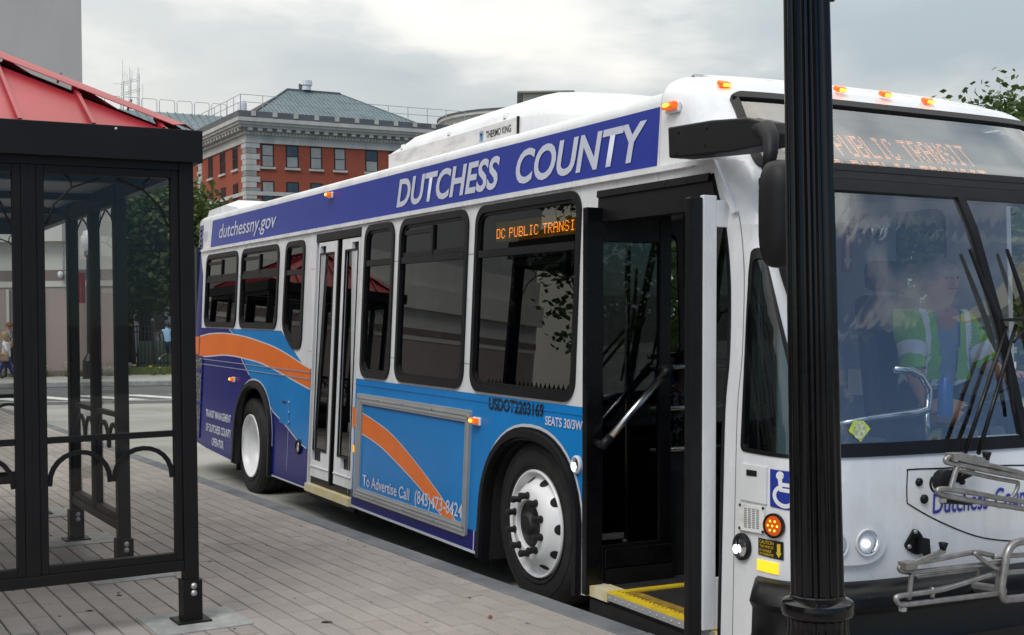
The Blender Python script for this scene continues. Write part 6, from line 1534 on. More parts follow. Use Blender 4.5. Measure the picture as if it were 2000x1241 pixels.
# rear engine grilles
M['mesh_grille'] = mat('perforated_grille', (0.32, 0.33, 0.34), 0.5, 0.6, col2=(0.03, 0.03, 0.035), vscale=42, thresh=(0.46, 0.52))
for z0, z1 in ((1.07, 1.19), (0.72, 1.02), (0.34, 0.67)):
    gr = patch('engine_grille', [[(-7.90, z0), (-7.90, z1), (-7.475, z1), (-7.475, z0)]], M['mesh_grille'], bus, 0.008, 0.006, cutp=[-7.82, -7.75]); 
    ring('grille_frame', [(-7.92, z0-.02), (-7.92, z1+.02), (-7.46, z1+.02), (-7.46, z0-.02)], 0, M['navy'], gr, 0.012, 0.01, inner=[(-7.90, z0), (-7.90, z1), (-7.48, z1), (-7.48, z0)])
for k in range(5): strip('louvre', [(-7.97, 2.60-0.055*k), (-7.80, 2.60-0.055*k)], 0.028, M['mesh_grille'], bus, 0.007)

# ---------------------------------------------------------------- windshield, destination window, triangle window
tw = ring('triangle_window', tri_poly, 0, M['rubber'], bus, 0.004, 0.03, inner=[((x-np.mean([q[0] for q in tri_poly]))*0.86+np.mean([q[0] for q in tri_poly])-0.005, (z-np.mean([q[1] for q in tri_poly]))*0.93+np.mean([q[1] for q in tri_poly])-0.01) for x, z in tri_poly], cutp=[1.7+0.05*k for k in range(16)])
patch('pane', [tri_poly], M['g_tri'], tw, -0.006, cutp=[1.7+0.05*k for k in range(16)], cutz=[1.2+0.1*k for k in range(9)])
def shrink(poly, w):
    P = [np.array(p) for p in poly]; A2 = sum(P[i-1][0]*P[i][1]-P[i][0]*P[i-1][1] for i in range(len(P))); sg_ = 1 if A2 > 0 else -1; out = []
    for i in range(len(P)):
        t1 = unit(P[i]-P[i-1]); t2 = unit(P[(i+1) % len(P)]-P[i]); n1 = np.array([-t1[1], t1[0]])*sg_; n2 = np.array([-t2[1], t2[0]])*sg_; n = n1+n2; L = n@n1
        out.append(tuple(P[i]+n/max(L, 0.5)*w))
    return out
CF = [2.0+0.06*k for k in range(60)]; CF = [0.9+0.06*k for k in range(62)]
wsf = ring('windshield', ws_out, 0, M['rubber'], bus, 0.012, 0.05, inner=shrink(ws_out, 0.055), cutp=CF, cutz=CUTZ)
patch('glass', [shrink(ws_out, 0.03)], M['g_wind'], wsf, 0.0, cutp=CF, cutz=[1.2+0.08*k for k in range(14)])
div = [fp(YC, z) for z in np.linspace(1.12, 2.24, 14)]; beam('divider', div, 0.05, 0.016, M['rubber'], wsf, 0.0, auto=60)
dsf = ring('destination_window', ds_out, 0, M['rubber'], bus, 0.014, 0.05, inner=shrink(ds_out, 0.034), cutp=CF, cutz=CUTZ)
patch('glass', [shrink(ds_out, 0.03)], M['g_dest'], dsf, 0.0, cutp=CF, cutz=[2.36+0.04*k for k in range(10)])
# cream band between the two
beam('brow', [fp(y, 2.308) for y in np.linspace(-0.24, -2.35, 30)], 0.05, 0.012, M['mirror_black'], bus, 0.0, auto=60)
# sign behind the glass: LED board
zs0, zs1 = 2.352, 2.69
led = MB(); dotsF, wF = led_dots('DC PUBLIC TRANSIT')
def sgp(y, z, d): return S(pfront(y, z), z, d)
yT, yU = px_x(1896, 275, 1.70)[1], px_x(1640, 245, 1.70)[1]
colw = (yU-yT)/(wF-18.0+0.0)                          # U starts at column 24-6
n_u = 18
def front_text(rows, zb0, hz, ytop_shift=0.0, skip=None):
    for i, j in led_dots('DC PUBLIC TRANSIT', rows)[0]:
        y = yU-(i-n_u)*colw+ytop_shift; z = zb0+j*hz
        for s in (-0.22, 0.22):
            for sz in (-0.25, 0.25):
                yy, z2 = y+s*colw*1.05, z+sz*hz
                if z2 < zs0: continue
                dx, dz_ = colw*0.13, hz*0.13
                led.quad(*[sgp(yy+a_*dx, z2+b_*dz_, -0.05) for a_, b_ in ((-1, -1), (1, -1), (1, 1), (-1, 1))])
zU0, zU1 = px_x(1640, 284, 1.78)[2], px_x(1640, 245, 1.68)[2]
def fz(px, py):
    q = px2s(px, py); return q[1]
zU1, zU0 = fz(1640, 246), fz(1640, 284)
hz = (zU1-zU0)/6.6
front_text(None, zU0, hz); zL = fz(1640, 297)-6*hz
front_text(4, zL, hz, -colw*2)
led.build('led_lettering', M['led_front'], dsf, fix=False)
patch('sign_board', [[fp(-0.42, zs0-0.02), fp(-0.42, zs1)]+[fp(y, zs1) for y in np.linspace(-0.6, -2.0, 8)]+[fp(-2.17, zs1), fp(-2.17, zs0-.02)]+[fp(y, zs0-.02) for y in np.linspace(-2.0, -0.6, 8)]], mat('sign_board', (0.09, 0.10, 0.10), 0.6, var=0.08), dsf, -0.06, cutp=CF)

# ---------------------------------------------------------------- front mask details
seam = [px2s(*q) for q in ((2010, 909), (1940, 910), (1838, 915), (1777, 917.5), (1772, 924), (1771, 975), (1779, 988), (1837, 1020), (1905, 1047), (1960, 1056), (2010, 1058))]
strip('access_panel_seam', smoothline(seam, 4), 0.006, M['rubber'], bus, 0.002)
for (px, py, r_) in ((1794, 942, 0.018), (1804, 975, 0.02)): fitting('grommet', [(r_, 0), (r_, 0.008), (r_*0.6, 0.016), (0.001, 0.017)], *px2s(px, py), M['rubber'], n=14)
fitting('grommet', [(0.012, 0), (0.012, 0.014), (0.001, 0.016)], *px2s(1877, 942), M['rubber'], n=12)
zt3 = px2s(1820.6, 1003)[1]; p0_ = px2s(1820.6, 1003)[0]; text_on('lettering', 'Dutchess', (p0_, zt3), (px2s(1928, 996)[0], zt3), 0.085, M['blue_letter'], bus, d=0.004, bold=0.012)
pc_ = px2s(1941, 990)[0]; text_on('lettering', 'County', (pc_, zt3), (pc_+(px2s(1928, 996)[0]-p0_)*0.82, zt3), 0.085, M['blue_letter'], bus, d=0.004, bold=0.012)
# headlight pod
pod = [px2s(*q) for q in ((1652, 945), (1668, 958), (1690, 984), (1712, 1018), (1723, 1046), (1724, 1062), (1716, 1082), (1700, 1095), (1680, 1101), (1648, 1103))]
podl = smoothline(pod, 4); pl0 = px2s(1600, 945); podfull = podl+[(podl[-1][0]-0.10, podl[-1][1]), (podl[-1][0]-0.14, podl[-1][1]+0.05), (podl[0][0]-0.15, podl[0][1]-0.02), (podl[0][0]-0.08, podl[0][1]+0.015)]
pd_ = patch('headlight_pod', [podfull], M['white'], bus, 0.024, 0.03, cutp=CF)
strip('pod_seam', podl, 0.007, M['in_grey'], bus, 0.0015)
def headlamp(px, py, r_, m_):
    p, z = px2s(px, py); b0 = fitting('headlight', [(r_*1.22, 0.010), (r_*1.18, 0.022), (r_*1.02, 0.020), (r_*0.95, -0.01)], p, z, M['white'], pd_, d=0.014)
    fitting('reflector', [(r_*0.96, 0.0), (r_*0.6, -0.03), (0.001, -0.04)], p, z, M['chrome'], b0, d=0.036); fitting('lens', [(r_, 0.012), (r_*0.6, 0.022), (0.001, 0.026)], p, z, m_, b0, d=0.016)
M['lens_clear'] = glass('clear_lens', (0.95, 0.96, 0.97), 1.2, 0.08)
headlamp(1686.5, 1057.5, 0.047, M['lens_clear']); headlamp(1626, 1064, 0.047, M['lens_clear']); p, z = px2s(1608, 986); fitting('turn_signal', [(0.055, 0.010), (0.05, 0.024), (0.001, 0.03)], p, z, M['amber'], pd_, d=0.004)
p, z = px2s(1683, 1060); fitting('bulb', [(0.016, 0.012), (0.001, 0.02)], p, z, M['lamp_lit'], pd_, d=0.026, n=10)
# towing socket cover
tc_ = patch('socket_cover', [rpoly(P_((1784, 1031), (1793, 1038), (1806, 1060), (1803, 1078), (1785, 1084), (1768, 1072), (1765, 1064)), 0.02)], M['rubber'], bus, 0.012, 0.012)
patch('cover_flap', [P_((1788, 1047), (1804, 1050), (1807, 1084), (1799, 1086), (1796, 1080), (1786, 1078))], M['mirror_black'], tc_, 0.035, 0.02)
for q in ((1784, 1038), (1772, 1067)): fitting('screw', [(0.01, 0.0), (0.008, 0.005), (0.001, 0.006)], *px2s(*q), M['galv'], tc_, d=0.012, n=10)
# bumper
prof = [(0.565, 0.002), (0.555, 0.055), (0.51, 0.10), (0.475, 0.112), (0.46, 0.10), (0.445, 0.088), (0.33, 0.088), (0.315, 0.098), (0.235, 0.085), (0.20, 0.04), (0.20, -0.06)]
pL = px2s(1480, 1140)[0]; pR = 2*tab(0.5)[2]+2*(xc(0.5)-ACAP)-pL
bu = MB(); vs = []; ps = [pL+(pR-pL)*t for t in np.linspace(0, 1, 70)]
for i, p in enumerate(ps):
    e = min(1.0, (i+0.6)/2.0, (70-i-0.4)/2.0)
    vs += [S(p, z, d_*e if d_ > 0 else d_) for z, d_ in prof]
n_ = len(prof); bu.add(vs, [(i*n_+k, i*n_+k+1, (i+1)*n_+k+1, (i+1)*n_+k) for i in range(69) for k in range(n_-1)]+[tuple(range(n_)), tuple(range(69*n_, 70*n_))]); bu.build('bumper', mat('bumper_black', (0.004, 0.004, 0.005), 0.32, var=0.2, vscale=6, spec=0.3, rvar=0.08), bus, auto=35)
# wipers
def on_ws(px, py, d): p, z = px2s(px, py); return S(p, z, d)
wp = MB(); wp.tube([on_ws(1861.4, 890, 0.07), on_ws(1905, 760, 0.07), on_ws(1945, 646, 0.06)], 0.010, 8); wp.tube([on_ws(1886.8, 892, 0.07), on_ws(1927, 760, 0.07), on_ws(1964, 642, 0.06)], 0.010, 8)
wp.tube([on_ws(1856, 905, 0.07), on_ws(1848, 920, 0.06), on_ws(1838, 938, 0.05)], 0.020, 8); wp.tube([on_ws(1884, 896, 0.07), on_ws(1870, 925, 0.06), on_ws(1850, 936, 0.05)], 0.020, 8)
wiper = wp.build('wiper', M['black_paint'], bus, smooth=True)
MB().tube([on_ws(1885, 492, 0.03), on_ws(1912, 560, 0.03), on_ws(1941, 632, 0.035), on_ws(1958, 720, 0.03), on_ws(1972, 812, 0.025)], [0.008, 0.012, 0.014, 0.012, 0.008], 8).build('blade', M['rubber'], wiper)
MB().tube([on_ws(1936, 634, 0.065), on_ws(1976, 634, 0.07)], 0.009, 8).tube([on_ws(1976, 634, 0.07), on_ws(1979, 650, 0.07), on_ws(1960, 676, 0.06)], 0.005, 6).build('link', M['black_paint'], wiper)
fitting('pivot', [(0.045, 0.0), (0.045, 0.05), (0.025, 0.06), (0.001, 0.062)], *px2s(1835, 938), M['rubber'], wiper, n=16)
w2 = MB(); w2.tube([on_ws(1957, 492, 0.03), on_ws(1980, 560, 0.03), on_ws(2006, 640, 0.03), on_ws(2030, 760, 0.03)], [0.008, 0.012, 0.012, 0.008], 8); w2.build('wiper', M['rubber'], bus)

# ---------------------------------------------------------------- mirror on the kerb side
arm = [px_y(*q, 0.06) for q in ((1316, 250), (1400, 236), (1470, 231), (1500, 238), (1510, 262), (1500, 286), (1440, 298), (1318, 310))]
ar = MB().prism([Bv(c[0], 0.0, c[2]) for c in arm], Bv(0, -0.04, 0), Bv(0, 0.095, 0)).build('mirror_arm', M['mirror_black'], bus, bevel=0.008)
for q in ((1324, 258), (1379, 250), (1376, 283), (1321, 298)): c = px_y(*q, 0.097); MB().lathe([(0.001, -0.002), (0.009, -0.001), (0.010, 0.001)], Bv(c[0], 0.096, c[2]), axis='Y', n=10).build('bolt', M['rubber'], ar)
t_ = [px_y(px, py, 0.05) for px, py in ((1480, 250), (1505, 256), (1520, 272), (1528, 300), (1530, 335))]
MB().tube([Bv(c[0], 0.05+0.02*i, c[2]) for i, c in enumerate(t_)], [0.042, 0.042, 0.036, 0.03, 0.026], 12).build('mirror_tube', M['mirror_black'], ar, smooth=True)
hc = px_y(1540, 418, 0.10); mh = MB(); vs = []; N1 = 16
wM, hM = 0.115, 0.215
lv_ = [(-0.05, 0.90), (-0.045, 1.0), (0.0, 1.0), (0.05, 0.88), (0.075, 0.55), (0.08, 0.0)]
for dx, sc_ in lv_:
    for k in range(N1*2):
        a_ = 2*math.pi*k/(N1*2); ca2, sa2 = math.cos(a_), math.sin(a_); e = 0.55
        vs.append(Bv(hc[0]+dx, hc[1]+wM*sc_*math.copysign(abs(ca2)**e, ca2), hc[2]+hM*sc_*math.copysign(abs(sa2)**e, sa2)))
n_ = N1*2; mh.add(vs, [(i*n_+k, i*n_+(k+1) % n_, (i+1)*n_+(k+1) % n_, (i+1)*n_+k) for i in range(len(lv_)-1) for k in range(n_)]+[tuple(range(n_))]); mh.build('mirror_head', M['mirror_black'], ar, auto=45)

# ---------------------------------------------------------------- roof air conditioner
secs = [(-2.90, 2.93, 2.935), (-2.89, 2.935, 2.97), (-2.82, 2.935, 3.03), (-2.66, 2.935, 3.075), (-1.6, 2.93, 3.085), (-0.80, 2.93, 3.085), (-0.62, 2.925, 3.075), (-0.42, 2.905, 3.045), (-0.15, 2.87, 2.99), (0.12, 2.83, 2.93), (0.34, 2.78, 2.86), (0.42, 2.74, 2.76)]
yk = -0.34; ac = MB(); vs = []
for x, zs_, zt_2 in secs:
    half = [(yk, 2.74), (yk-0.005, zs_-0.02), (yk-0.02, zs_), (yk-0.06, zs_+(zt_2-zs_)*0.34), (yk-0.12, zs_+(zt_2-zs_)*0.74), (yk-0.22, zt_2), (yk-0.6, zt_2+0.02)]
    row = half+[(2*YC-y, z) for y, z in reversed(half)]
    vs += [Bv(x, y, z) for y, z in row]
n_ = 14; ac.add(vs, [(i*n_+k, i*n_+k+1, (i+1)*n_+k+1, (i+1)*n_+k) for i in range(len(secs)-1) for k in range(n_-1)]+[tuple(range(n_))])
aco = ac.build('roof_unit', M['white'], bus, auto=38)
bbx(MB(), -0.755, -0.742, yk+0.010, yk-0.006, 2.80, 2.925).build('seam', M['under'], aco)
bbx(MB(), -2.90, -0.76, yk+0.012, yk-0.004, 2.795, 2.803).build('seam', M['under'], aco)
bbx(MB(), -2.895, -0.76, yk+0.008, yk-0.004, 2.804, 2.922).build('skirt', M['white_dirty'], aco, bevel=0.004)
def Sac(p, z, d=0.0): return Bv(p, yk+0.008+d, z)
ta, tb = px_y(949, 271, yk+0.01), px_y(998, 257, yk+0.01); zz = (ta[2]+tb[2])/2
text_on('lettering', 'THERMO KING', (ta[0], zz), (tb[0], zz), 0.045, M['black_letter'], aco, d=0.002, bold=0.012, mapf=Sac)
lg = px_y(940, 268, yk+0.01); patch('emblem', [[(lg[0]-0.028, zz-0.012), (lg[0]-0.028, zz+0.055), (lg[0]+0.025, zz+0.055), (lg[0]+0.025, zz-0.012)]], mat('pale_blue_emblem', (0.10, 0.30, 0.55), 0.5, col2=(0.5, 0.6, 0.7), vscale=40), aco, 0.002, mapf=Sac)
patch('emblem_mark', [[(lg[0]-0.016, zz+0.028), (lg[0]-0.016, zz+0.042), (lg[0]+0.014, zz+0.042), (lg[0]+0.014, zz+0.028), (lg[0]+0.003, zz+0.028), (lg[0]+0.003, zz), (lg[0]-0.005, zz), (lg[0]-0.005, zz+0.028)]], M['black_letter'], aco, 0.0035, mapf=Sac)
for px, py in ((792, 287), (884, 259), (994, 226)): c = px_y(px, py, yk-0.06); MB().lathe([(0.03, -0.02), (0.025, 0.012), (0.001, 0.02)], Bv(c[0], yk-0.05, 2.965), n=12).build('cap_screw', M['white_dirty'], aco, smooth=True)

# ---------------------------------------------------------------- bike rack on the front
def CR(x, y, dx=2.56): return px_x(1600+x/2.947, 820+y/2.947, dx)
def rk(mb, pts, r_, dx=2.56, extra=None):
    L_ = [Bv(*CR(a_, b_, dx)) for a_, b_ in pts]
    if extra: L_ += extra(L_[-1])
    sm = smoothline([tuple(v) for v in L_], 4); mb.tube(sm, r_, 8)
def ext(dy, dz=0.0): return lambda v: [v+Vector((0, dy, dz))]
bkr = bpy.data.objects.new('bike_rack', None); COL.objects.link(bkr); bkr.parent = bus
mb = MB(); rk(mb, [(1000, 782), (890, 765), (700, 800), (540, 825), (478, 838), (462, 855), (480, 872), (560, 876), (800, 850), (1050, 822)], 0.0112, 2.58); rk(mb, [(560, 905), (860, 868), (905, 862), (914, 890), (890, 925), (700, 972), (540, 1002)], 0.009, 2.56)
rk(mb, [(1000, 890), (930, 910), (870, 930), (700, 980), (530, 1005), (455, 1018), (442, 1035), (458, 1058), (500, 1064), (700, 1040), (1030, 1000)], 0.0112, 2.60); rk(mb, [(533, 885), (525, 950), (515, 1035)], 0.010, 2.60); rk(mb, [(655, 965), (650, 1025)], 0.010, 2.60)
rk(mb, [(890, 765), (950, 815), (1030, 865)], 0.010, 2.60)
mb.build('lower_tray', M['rack'], bkr, smooth=True)
mb = MB(); rk(mb, [(1300, 690), (1179, 700), (1120, 716), (1085, 760), (1066, 850), (1048, 980), (1060, 1030), (1120, 1030), (1300, 1005)], 0.017, 2.60, ext(1.0, 0.02)); rk(mb, [(1000, 790), (1100, 782), (1300, 765)], 0.0112, 2.58, ext(1.0)); rk(mb, [(1000, 890), (1100, 880), (1300, 860)], 0.0112, 2.58, ext(1.0)); mb.build('pivot_frame', M['rack'], bkr, smooth=True)
mb = MB(); q = [Bv(*CR(a_, b_, 2.59)) for a_, b_ in ((1022, 850), (1078, 845), (1060, 1008), (1010, 1008))]; mb.prism(q, (-0.004, 0, 0), (0.004, 0, 0)); mb.build('gusset', M['rack'], bkr)
mb = MB(); rk(mb, [(1400, 395), (1179, 335), (1000, 300), (850, 268), (750, 250), (727, 238), (735, 222), (770, 216), (860, 240), (1000, 268), (1130, 298), (1400, 350)], 0.0112, 2.60, ext(0.9)); rk(mb, [(810, 292), (1000, 335), (1120, 357), (1143, 365), (1138, 400), (1115, 440), (1075, 458), (900, 425), (770, 403)], 0.009, 2.58)
rk(mb, [(1400, 500), (1100, 462), (900, 425), (760, 402), (695, 400), (680, 412), (695, 428), (760, 445), (900, 470), (1179, 514), (1400, 560)], 0.0112, 2.60, ext(0.9)); rk(mb, [(795, 262), (770, 350), (752, 415)], 0.011, 2.60); mb.build('upper_tray', M['rack'], bkr, smooth=True)
for (a_, b_, c_, dm_) in (((515, 842), (725, 752), (510, 838), (0.05, 0.06, 0.03)), ((785, 205), (975, 238), (775, 212), (0.05, 0.05, 0.03))):
    mb = MB().bar(Bv(*CR(*a_, 2.60)), Bv(*CR(*b_, 2.60)), 0.012, 0.022); lv2 = mb.build('lever', M['rack'], bkr, bevel=0.003); MB().box(Bv(*CR(*c_, 2.60)), dm_).build('hinge_block', M['rack'], lv2, bevel=0.003)
for (x_, y_, y1_) in ((712, 752, 706), (962, 232, 184)):
    a_, b_ = Bv(*CR(x_, y_, 2.60)), Bv(*CR(x_+3, y1_, 2.60)); MB().tube([a_, a_.lerp(b_, 0.3), a_.lerp(b_, 0.9), b_], [0.012, 0.014, 0.020, 0.016], 10).build('grip', M['rubber'], bkr, smooth=True)
mb = MB(); rk(mb, [(700, 470), (760, 472), (870, 480)], 0.010, 2.57); rk(mb, [(650, 330), (640, 370), (655, 410), (690, 425)], 0.005, 2.50); mb.build('strut', M['rubber'], bkr, smooth=True)
for (x_, y_) in ((480, 1092), (710, 465)): MB().lathe([(0.001, -0.012), (0.016, -0.006), (0.016, 0.006), (0.001, 0.012)], Bv(*CR(x_, y_, 2.60)), n=10).build('bolt', M['galv'], bkr)
# ties the rack back to the bumper
for y in (-0.85, -1.75): MB().tube([Bv(2.36, y, 0.50), Bv(2.60, y, 0.52)], 0.025, 8).build('mount', M['rack'], bkr)

# ---------------------------------------------------------------- cab interior
cab = MB(); M['cab_blue'] = mat('pale_cab_panel', (0.30, 0.33, 0.36), 0.6, var=0.05)
for o in [c for c in bus.children if c.name.startswith('driver_partition')]: bpy.data.objects.remove(o)
part_ = bbx(MB(), 0.30, 0.34, -1.25, -2.48, 0.38, 2.38).build('driver_partition', M['cab_blue'], bus)
def on_part(px, py): return px_x(px, py, 0.345)
def prt(name, q, m, t=0.004, par=part_): P4 = [Bv(*(on_part(*c))) for c in q]; return MB().prism(P4, (0, 0, 0), (t, 0, 0)).build(name, m, par)
M['red_sticker'] = mat('red_sticker', (0.32, 0.03, 0.05), 0.5, var=0.05)
fe = prt('extinguisher_sign', ((1645, 443), (1663, 444), (1663, 533), (1645, 532)), M['red_sticker'])
prt('arrow', ((1651, 459), (1658, 459), (1658, 506), (1662, 506), (1654.5, 529), (1647, 506), (1651, 506)), M['sign_white'], 0.006, fe)
def Spart(p, z, d=0.0): return Bv(0.352+d, p, z)
a_, b_ = on_part(1646, 455), on_part(1662, 455); tm = text_on('lettering', 'FIRE', (-a_[1], a_[2]), (-b_[1], a_[2]), 0.075, M['sign_white'], fe, d=0.001, mapf=lambda p, z, d=0.0: Bv(0.352+d, -p, z))
fa = prt('first_aid_box', ((1656, 720), (1725, 722), (1725, 773), (1656, 770)), M['sign_white'], 0.10)
c_ = px_x(1728, 436, 0.5); dm = MB().lathe([(0.001, 0.03), (0.075, 0.028), (0.095, 0.0), (0.095, -0.05)], Bv(0.42, c_[1], c_[2]+0.02), n=20).build('dome_camera', M['sign_white'], bus, smooth=True); MB().lathe([(0.085, -0.05), (0.07, -0.10), (0.035, -0.13), (0.001, -0.135)], Bv(0.42, c_[1], c_[2]+0.02), n=20).build('dome', M['chrome'], dm, smooth=True)
c_ = on_plane; dc = px_y(826, 458, -0.5); dm2 = MB().lathe([(0.001, 0.0), (0.05, 0.0), (0.055, 0.03), (0.03, 0.06), (0.001, 0.062)], (0, 0, 0), axis='Y', n=18).build('dome_camera', M['sign_white'], bus, smooth=True); dm2.location = Bv(dc[0], -0.30, dc[2]); dm2.scale = (1.6, 1, 1.6)
ds_ = MB(); bbx(ds_, 0.85, 1.30, -1.72, -2.18, 0.98, 1.08); dso = ds_.build('driver_seat', M['in_dark'], bus, bevel=0.04)
b2_ = MB(); b2_.box(Bv(0.86, -1.95, 1.42), (0.12, 0.46, 0.74), Matrix.Rotation(math.radians(-8), 3, 'Y')); b2_.build('seat_back', M['in_dark'], dso, bevel=0.05)
hd = px_x(1773, 555, 0.80); MB().box(Bv(0.80, -1.95, 1.90), (0.10, 0.30, 0.18)).build('headrest', M['in_dark'], dso, bevel=0.05); bbx(MB(), 0.95, 1.2, -1.8, -2.1, 0.38, 0.98).build('pedestal', M['in_dark'], dso)
swh = MB(); cS = Vector((1.68, 1.95, 1.22)); Rw = Matrix.Rotation(math.radians(-35), 3, 'Y'); swh.tube([cS+Rw @ Vector((0.22*math.cos(t), 0.22*math.sin(t), 0)) for t in np.linspace(0, 2*math.pi, 29)[:-1]], 0.014, 8, closed=True)
for t in (0.5, 2.6, 4.7): swh.tube([cS, cS+Rw @ Vector((0.22*math.cos(t), 0.22*math.sin(t), 0))], 0.012, 6)
swh.tube([cS, cS+Vector((0.25, 0, -0.35))], 0.03, 8); swh.build('steering_wheel', M['in_dark'], bus, smooth=True)
rl = MB(); q = [px_x(px, py, 1.75) for px, py in ((1640, 830), (1700, 818), (1790, 806), (1812, 800), (1815, 760), (1800, 735), (1780, 724), (1745, 722))]; rl.tube([Bv(*c) for c in q], 0.02, 10); q = [px_x(1808, 795, 1.75), px_x(1815, 880, 1.75)]; rl.tube([Bv(*c) for c in q], 0.015, 8); rl.build('barrier_rail', M['steel'], bus, smooth=True)
bt = px_x(1846, 815, 1.9); MB().lathe([(0.034, 0), (0.036, 0.02), (0.036, 0.15), (0.02, 0.17), (0.02, 0.19), (0.001, 0.195)], Bv(bt[0], bt[1], bt[2]), n=14).build('water_bottle', mat('blue_plastic', (0.03, 0.10, 0.32), 0.3, var=0.05), bus, smooth=True)
bt = px_x(1965, 862, 2.05); MB().box(Bv(*bt), (0.12, 0.26, 0.05)).build('paper_box', mat('pale_green_box', (0.45, 0.58, 0.55), 0.6, var=0.05), bus, bevel=0.004)
M['sticker_yellow'] = mat('yellow_green_sticker', (0.50, 0.62, 0.04), 0.5, col2=(0.35, 0.45, 0.12), vscale=60)
sk = patch('window_sticker', [P_((1666, 822), (1686, 823), (1699, 838), (1680, 864), (1656, 842))], M['sticker_yellow'], wsf, 0.004)
patch('sticker_mark', [rrect(px2s(1678, 842)[0]-0.03, px2s(1678, 842)[0]+0.03, px2s(1678, 842)[1]-0.035, px2s(1678, 842)[1]+0.035, 0.03)], mat('grey_emblem', (0.25, 0.30, 0.12), 0.5, col2=(0.6, 0.65, 0.5), vscale=70), sk, 0.0055)
MB().box2((1.7, 0.5, 0.96), (2.22, 2.45, 0.98)).build('dash_top', M['in_dark'], bus)

# ================================================================== PEOPLE
M['skin'] = mat('light_skin', (0.46, 0.26, 0.18), 0.55, var=0.06); M['skin_dark'] = mat('brown_skin', (0.11, 0.055, 0.035), 0.55, var=0.08)
M['hair_red'] = mat('auburn_hair', (0.20, 0.075, 0.03), 0.6, var=0.2, vscale=30); M['hair_blonde'] = mat('blonde_hair', (0.42, 0.28, 0.12), 0.6, var=0.2, vscale=30); M['hair_black'] = mat('black_hair', (0.012, 0.010, 0.010), 0.6, var=0.2, vscale=30); M['hair_grey'] = mat('grey_hair', (0.22, 0.21, 0.20), 0.7, var=0.2, vscale=30)
M['vest'] = mat('lime_safety_vest', (0.30, 0.62, 0.04), 0.7, var=0.1, vscale=12); M['reflective'] = mat('silver_reflective_tape', (0.92, 0.92, 0.93), 0.35, var=0.03); M['shirt_blue'] = mat('pale_blue_shirt', (0.24, 0.34, 0.48), 0.8, var=0.08, vscale=10); M['navy_cloth'] = mat('navy_cloth', (0.02, 0.025, 0.06), 0.85, var=0.15)
M['print_top'] = mat('black_white_print_top', (0.015, 0.015, 0.02), 0.8, col2=(0.45, 0.45, 0.45), vscale=28, thresh=(0.50, 0.56)); M['black_cloth'] = mat('black_cloth', (0.014, 0.014, 0.016), 0.85, var=0.2); M['jeans'] = mat('blue_jeans', (0.035, 0.06, 0.20), 0.85, var=0.2, vscale=12); M['white_cloth'] = mat('white_cloth', (0.72, 0.72, 0.72), 0.8, var=0.05); M['red_shoe'] = mat('coral_shoe', (0.55, 0.07, 0.06), 0.6, var=0.1); M['bag'] = mat('tan_bag', (0.30, 0.20, 0.12), 0.7, var=0.2); M['sky_shirt'] = mat('light_blue_jersey', (0.28, 0.48, 0.66), 0.8, var=0.06); M['white_shoe'] = mat('white_trainer', (0.6, 0.6, 0.6), 0.6, var=0.1)
def body(nodes, edges, root_key, mats, region, parent, sub=2, name='body'):
    """one continuous skinned figure; region(edge key) -> material index"""
    keys = list(nodes); idx = {k: i for i, k in enumerate(keys)}; me = bpy.data.meshes.new(name)
    me.from_pydata([nodes[k][0] for k in keys], [(idx[a_], idx[b_]) for a_, b_ in edges], []); o = bpy.data.objects.new(name, me); COL.objects.link(o)
    sm = o.modifiers.new('skin', 'SKIN'); sm.use_smooth_shade = True
    if not me.skin_vertices: me.skin_vertices.new()
    for k in keys:
        r_ = nodes[k][1]; sv = me.skin_vertices[0].data[idx[k]]; sv.radius = (r_, r_) if not isinstance(r_, tuple) else r_; sv.use_root = (k == root_key)
    ss = o.modifiers.new('sub', 'SUBSURF'); ss.levels = sub; ss.render_levels = sub
    dg = bpy.context.evaluated_depsgraph_get(); m2 = bpy.data.meshes.new_from_object(o.evaluated_get(dg)); bpy.data.objects.remove(o)
    E_ = [(np.array(nodes[a_][0]), np.array(nodes[b_][0]), region(a_, b_)) for a_, b_ in edges]
    mi = []
    for p in m2.polygons:
        c = np.array(p.center); best = (9e9, 0)
        for a_, b_, r_ in E_:
            t = np.clip(((c-a_)@(b_-a_))/max(1e-9, (b_-a_)@(b_-a_)), 0, 1); d_ = np.linalg.norm(c-a_-t*(b_-a_))
            if d_ < best[0]: best = (d_, r_)
        mi.append(best[1])
    m2.materials.clear()
    ob = link(name, m2, mats, parent, True); m2.polygons.foreach_set('material_index', mi); return ob
def hair_cap(c, r, m, parent, back=(0, 0, 0), long=0.0, name='hair'):
    mb = MB(); vs = []; n, k = 16, 9; c = Vector(c); bk = Vector(back)
    for i in range(k):
        ph_ = math.pi*0.62*i/(k-1)
        for j in range(n):
            th = 2*math.pi*j/n; d_ = Vector((math.sin(ph_)*math.cos(th), math.sin(ph_)*math.sin(th), math.cos(ph_))); f = d_.dot(bk) if bk.length else 0
            rr = r*(1+0.04*math.sin(5*th+3*i)); drop = max(0, f)*long*(i/(k-1))**2
            if f < -0.35 and ph_ > 1.0: rr *= 0.80
            vs.append(c+d_*rr+Vector((0, 0, -drop)))
    mb.add(vs, [(i*n+j, i*n+(j+1) % n, (i+1)*n+(j+1) % n, (i+1)*n+j) for i in range(k-1) for j in range(n)]); return mb.build(name, m, parent, smooth=True)
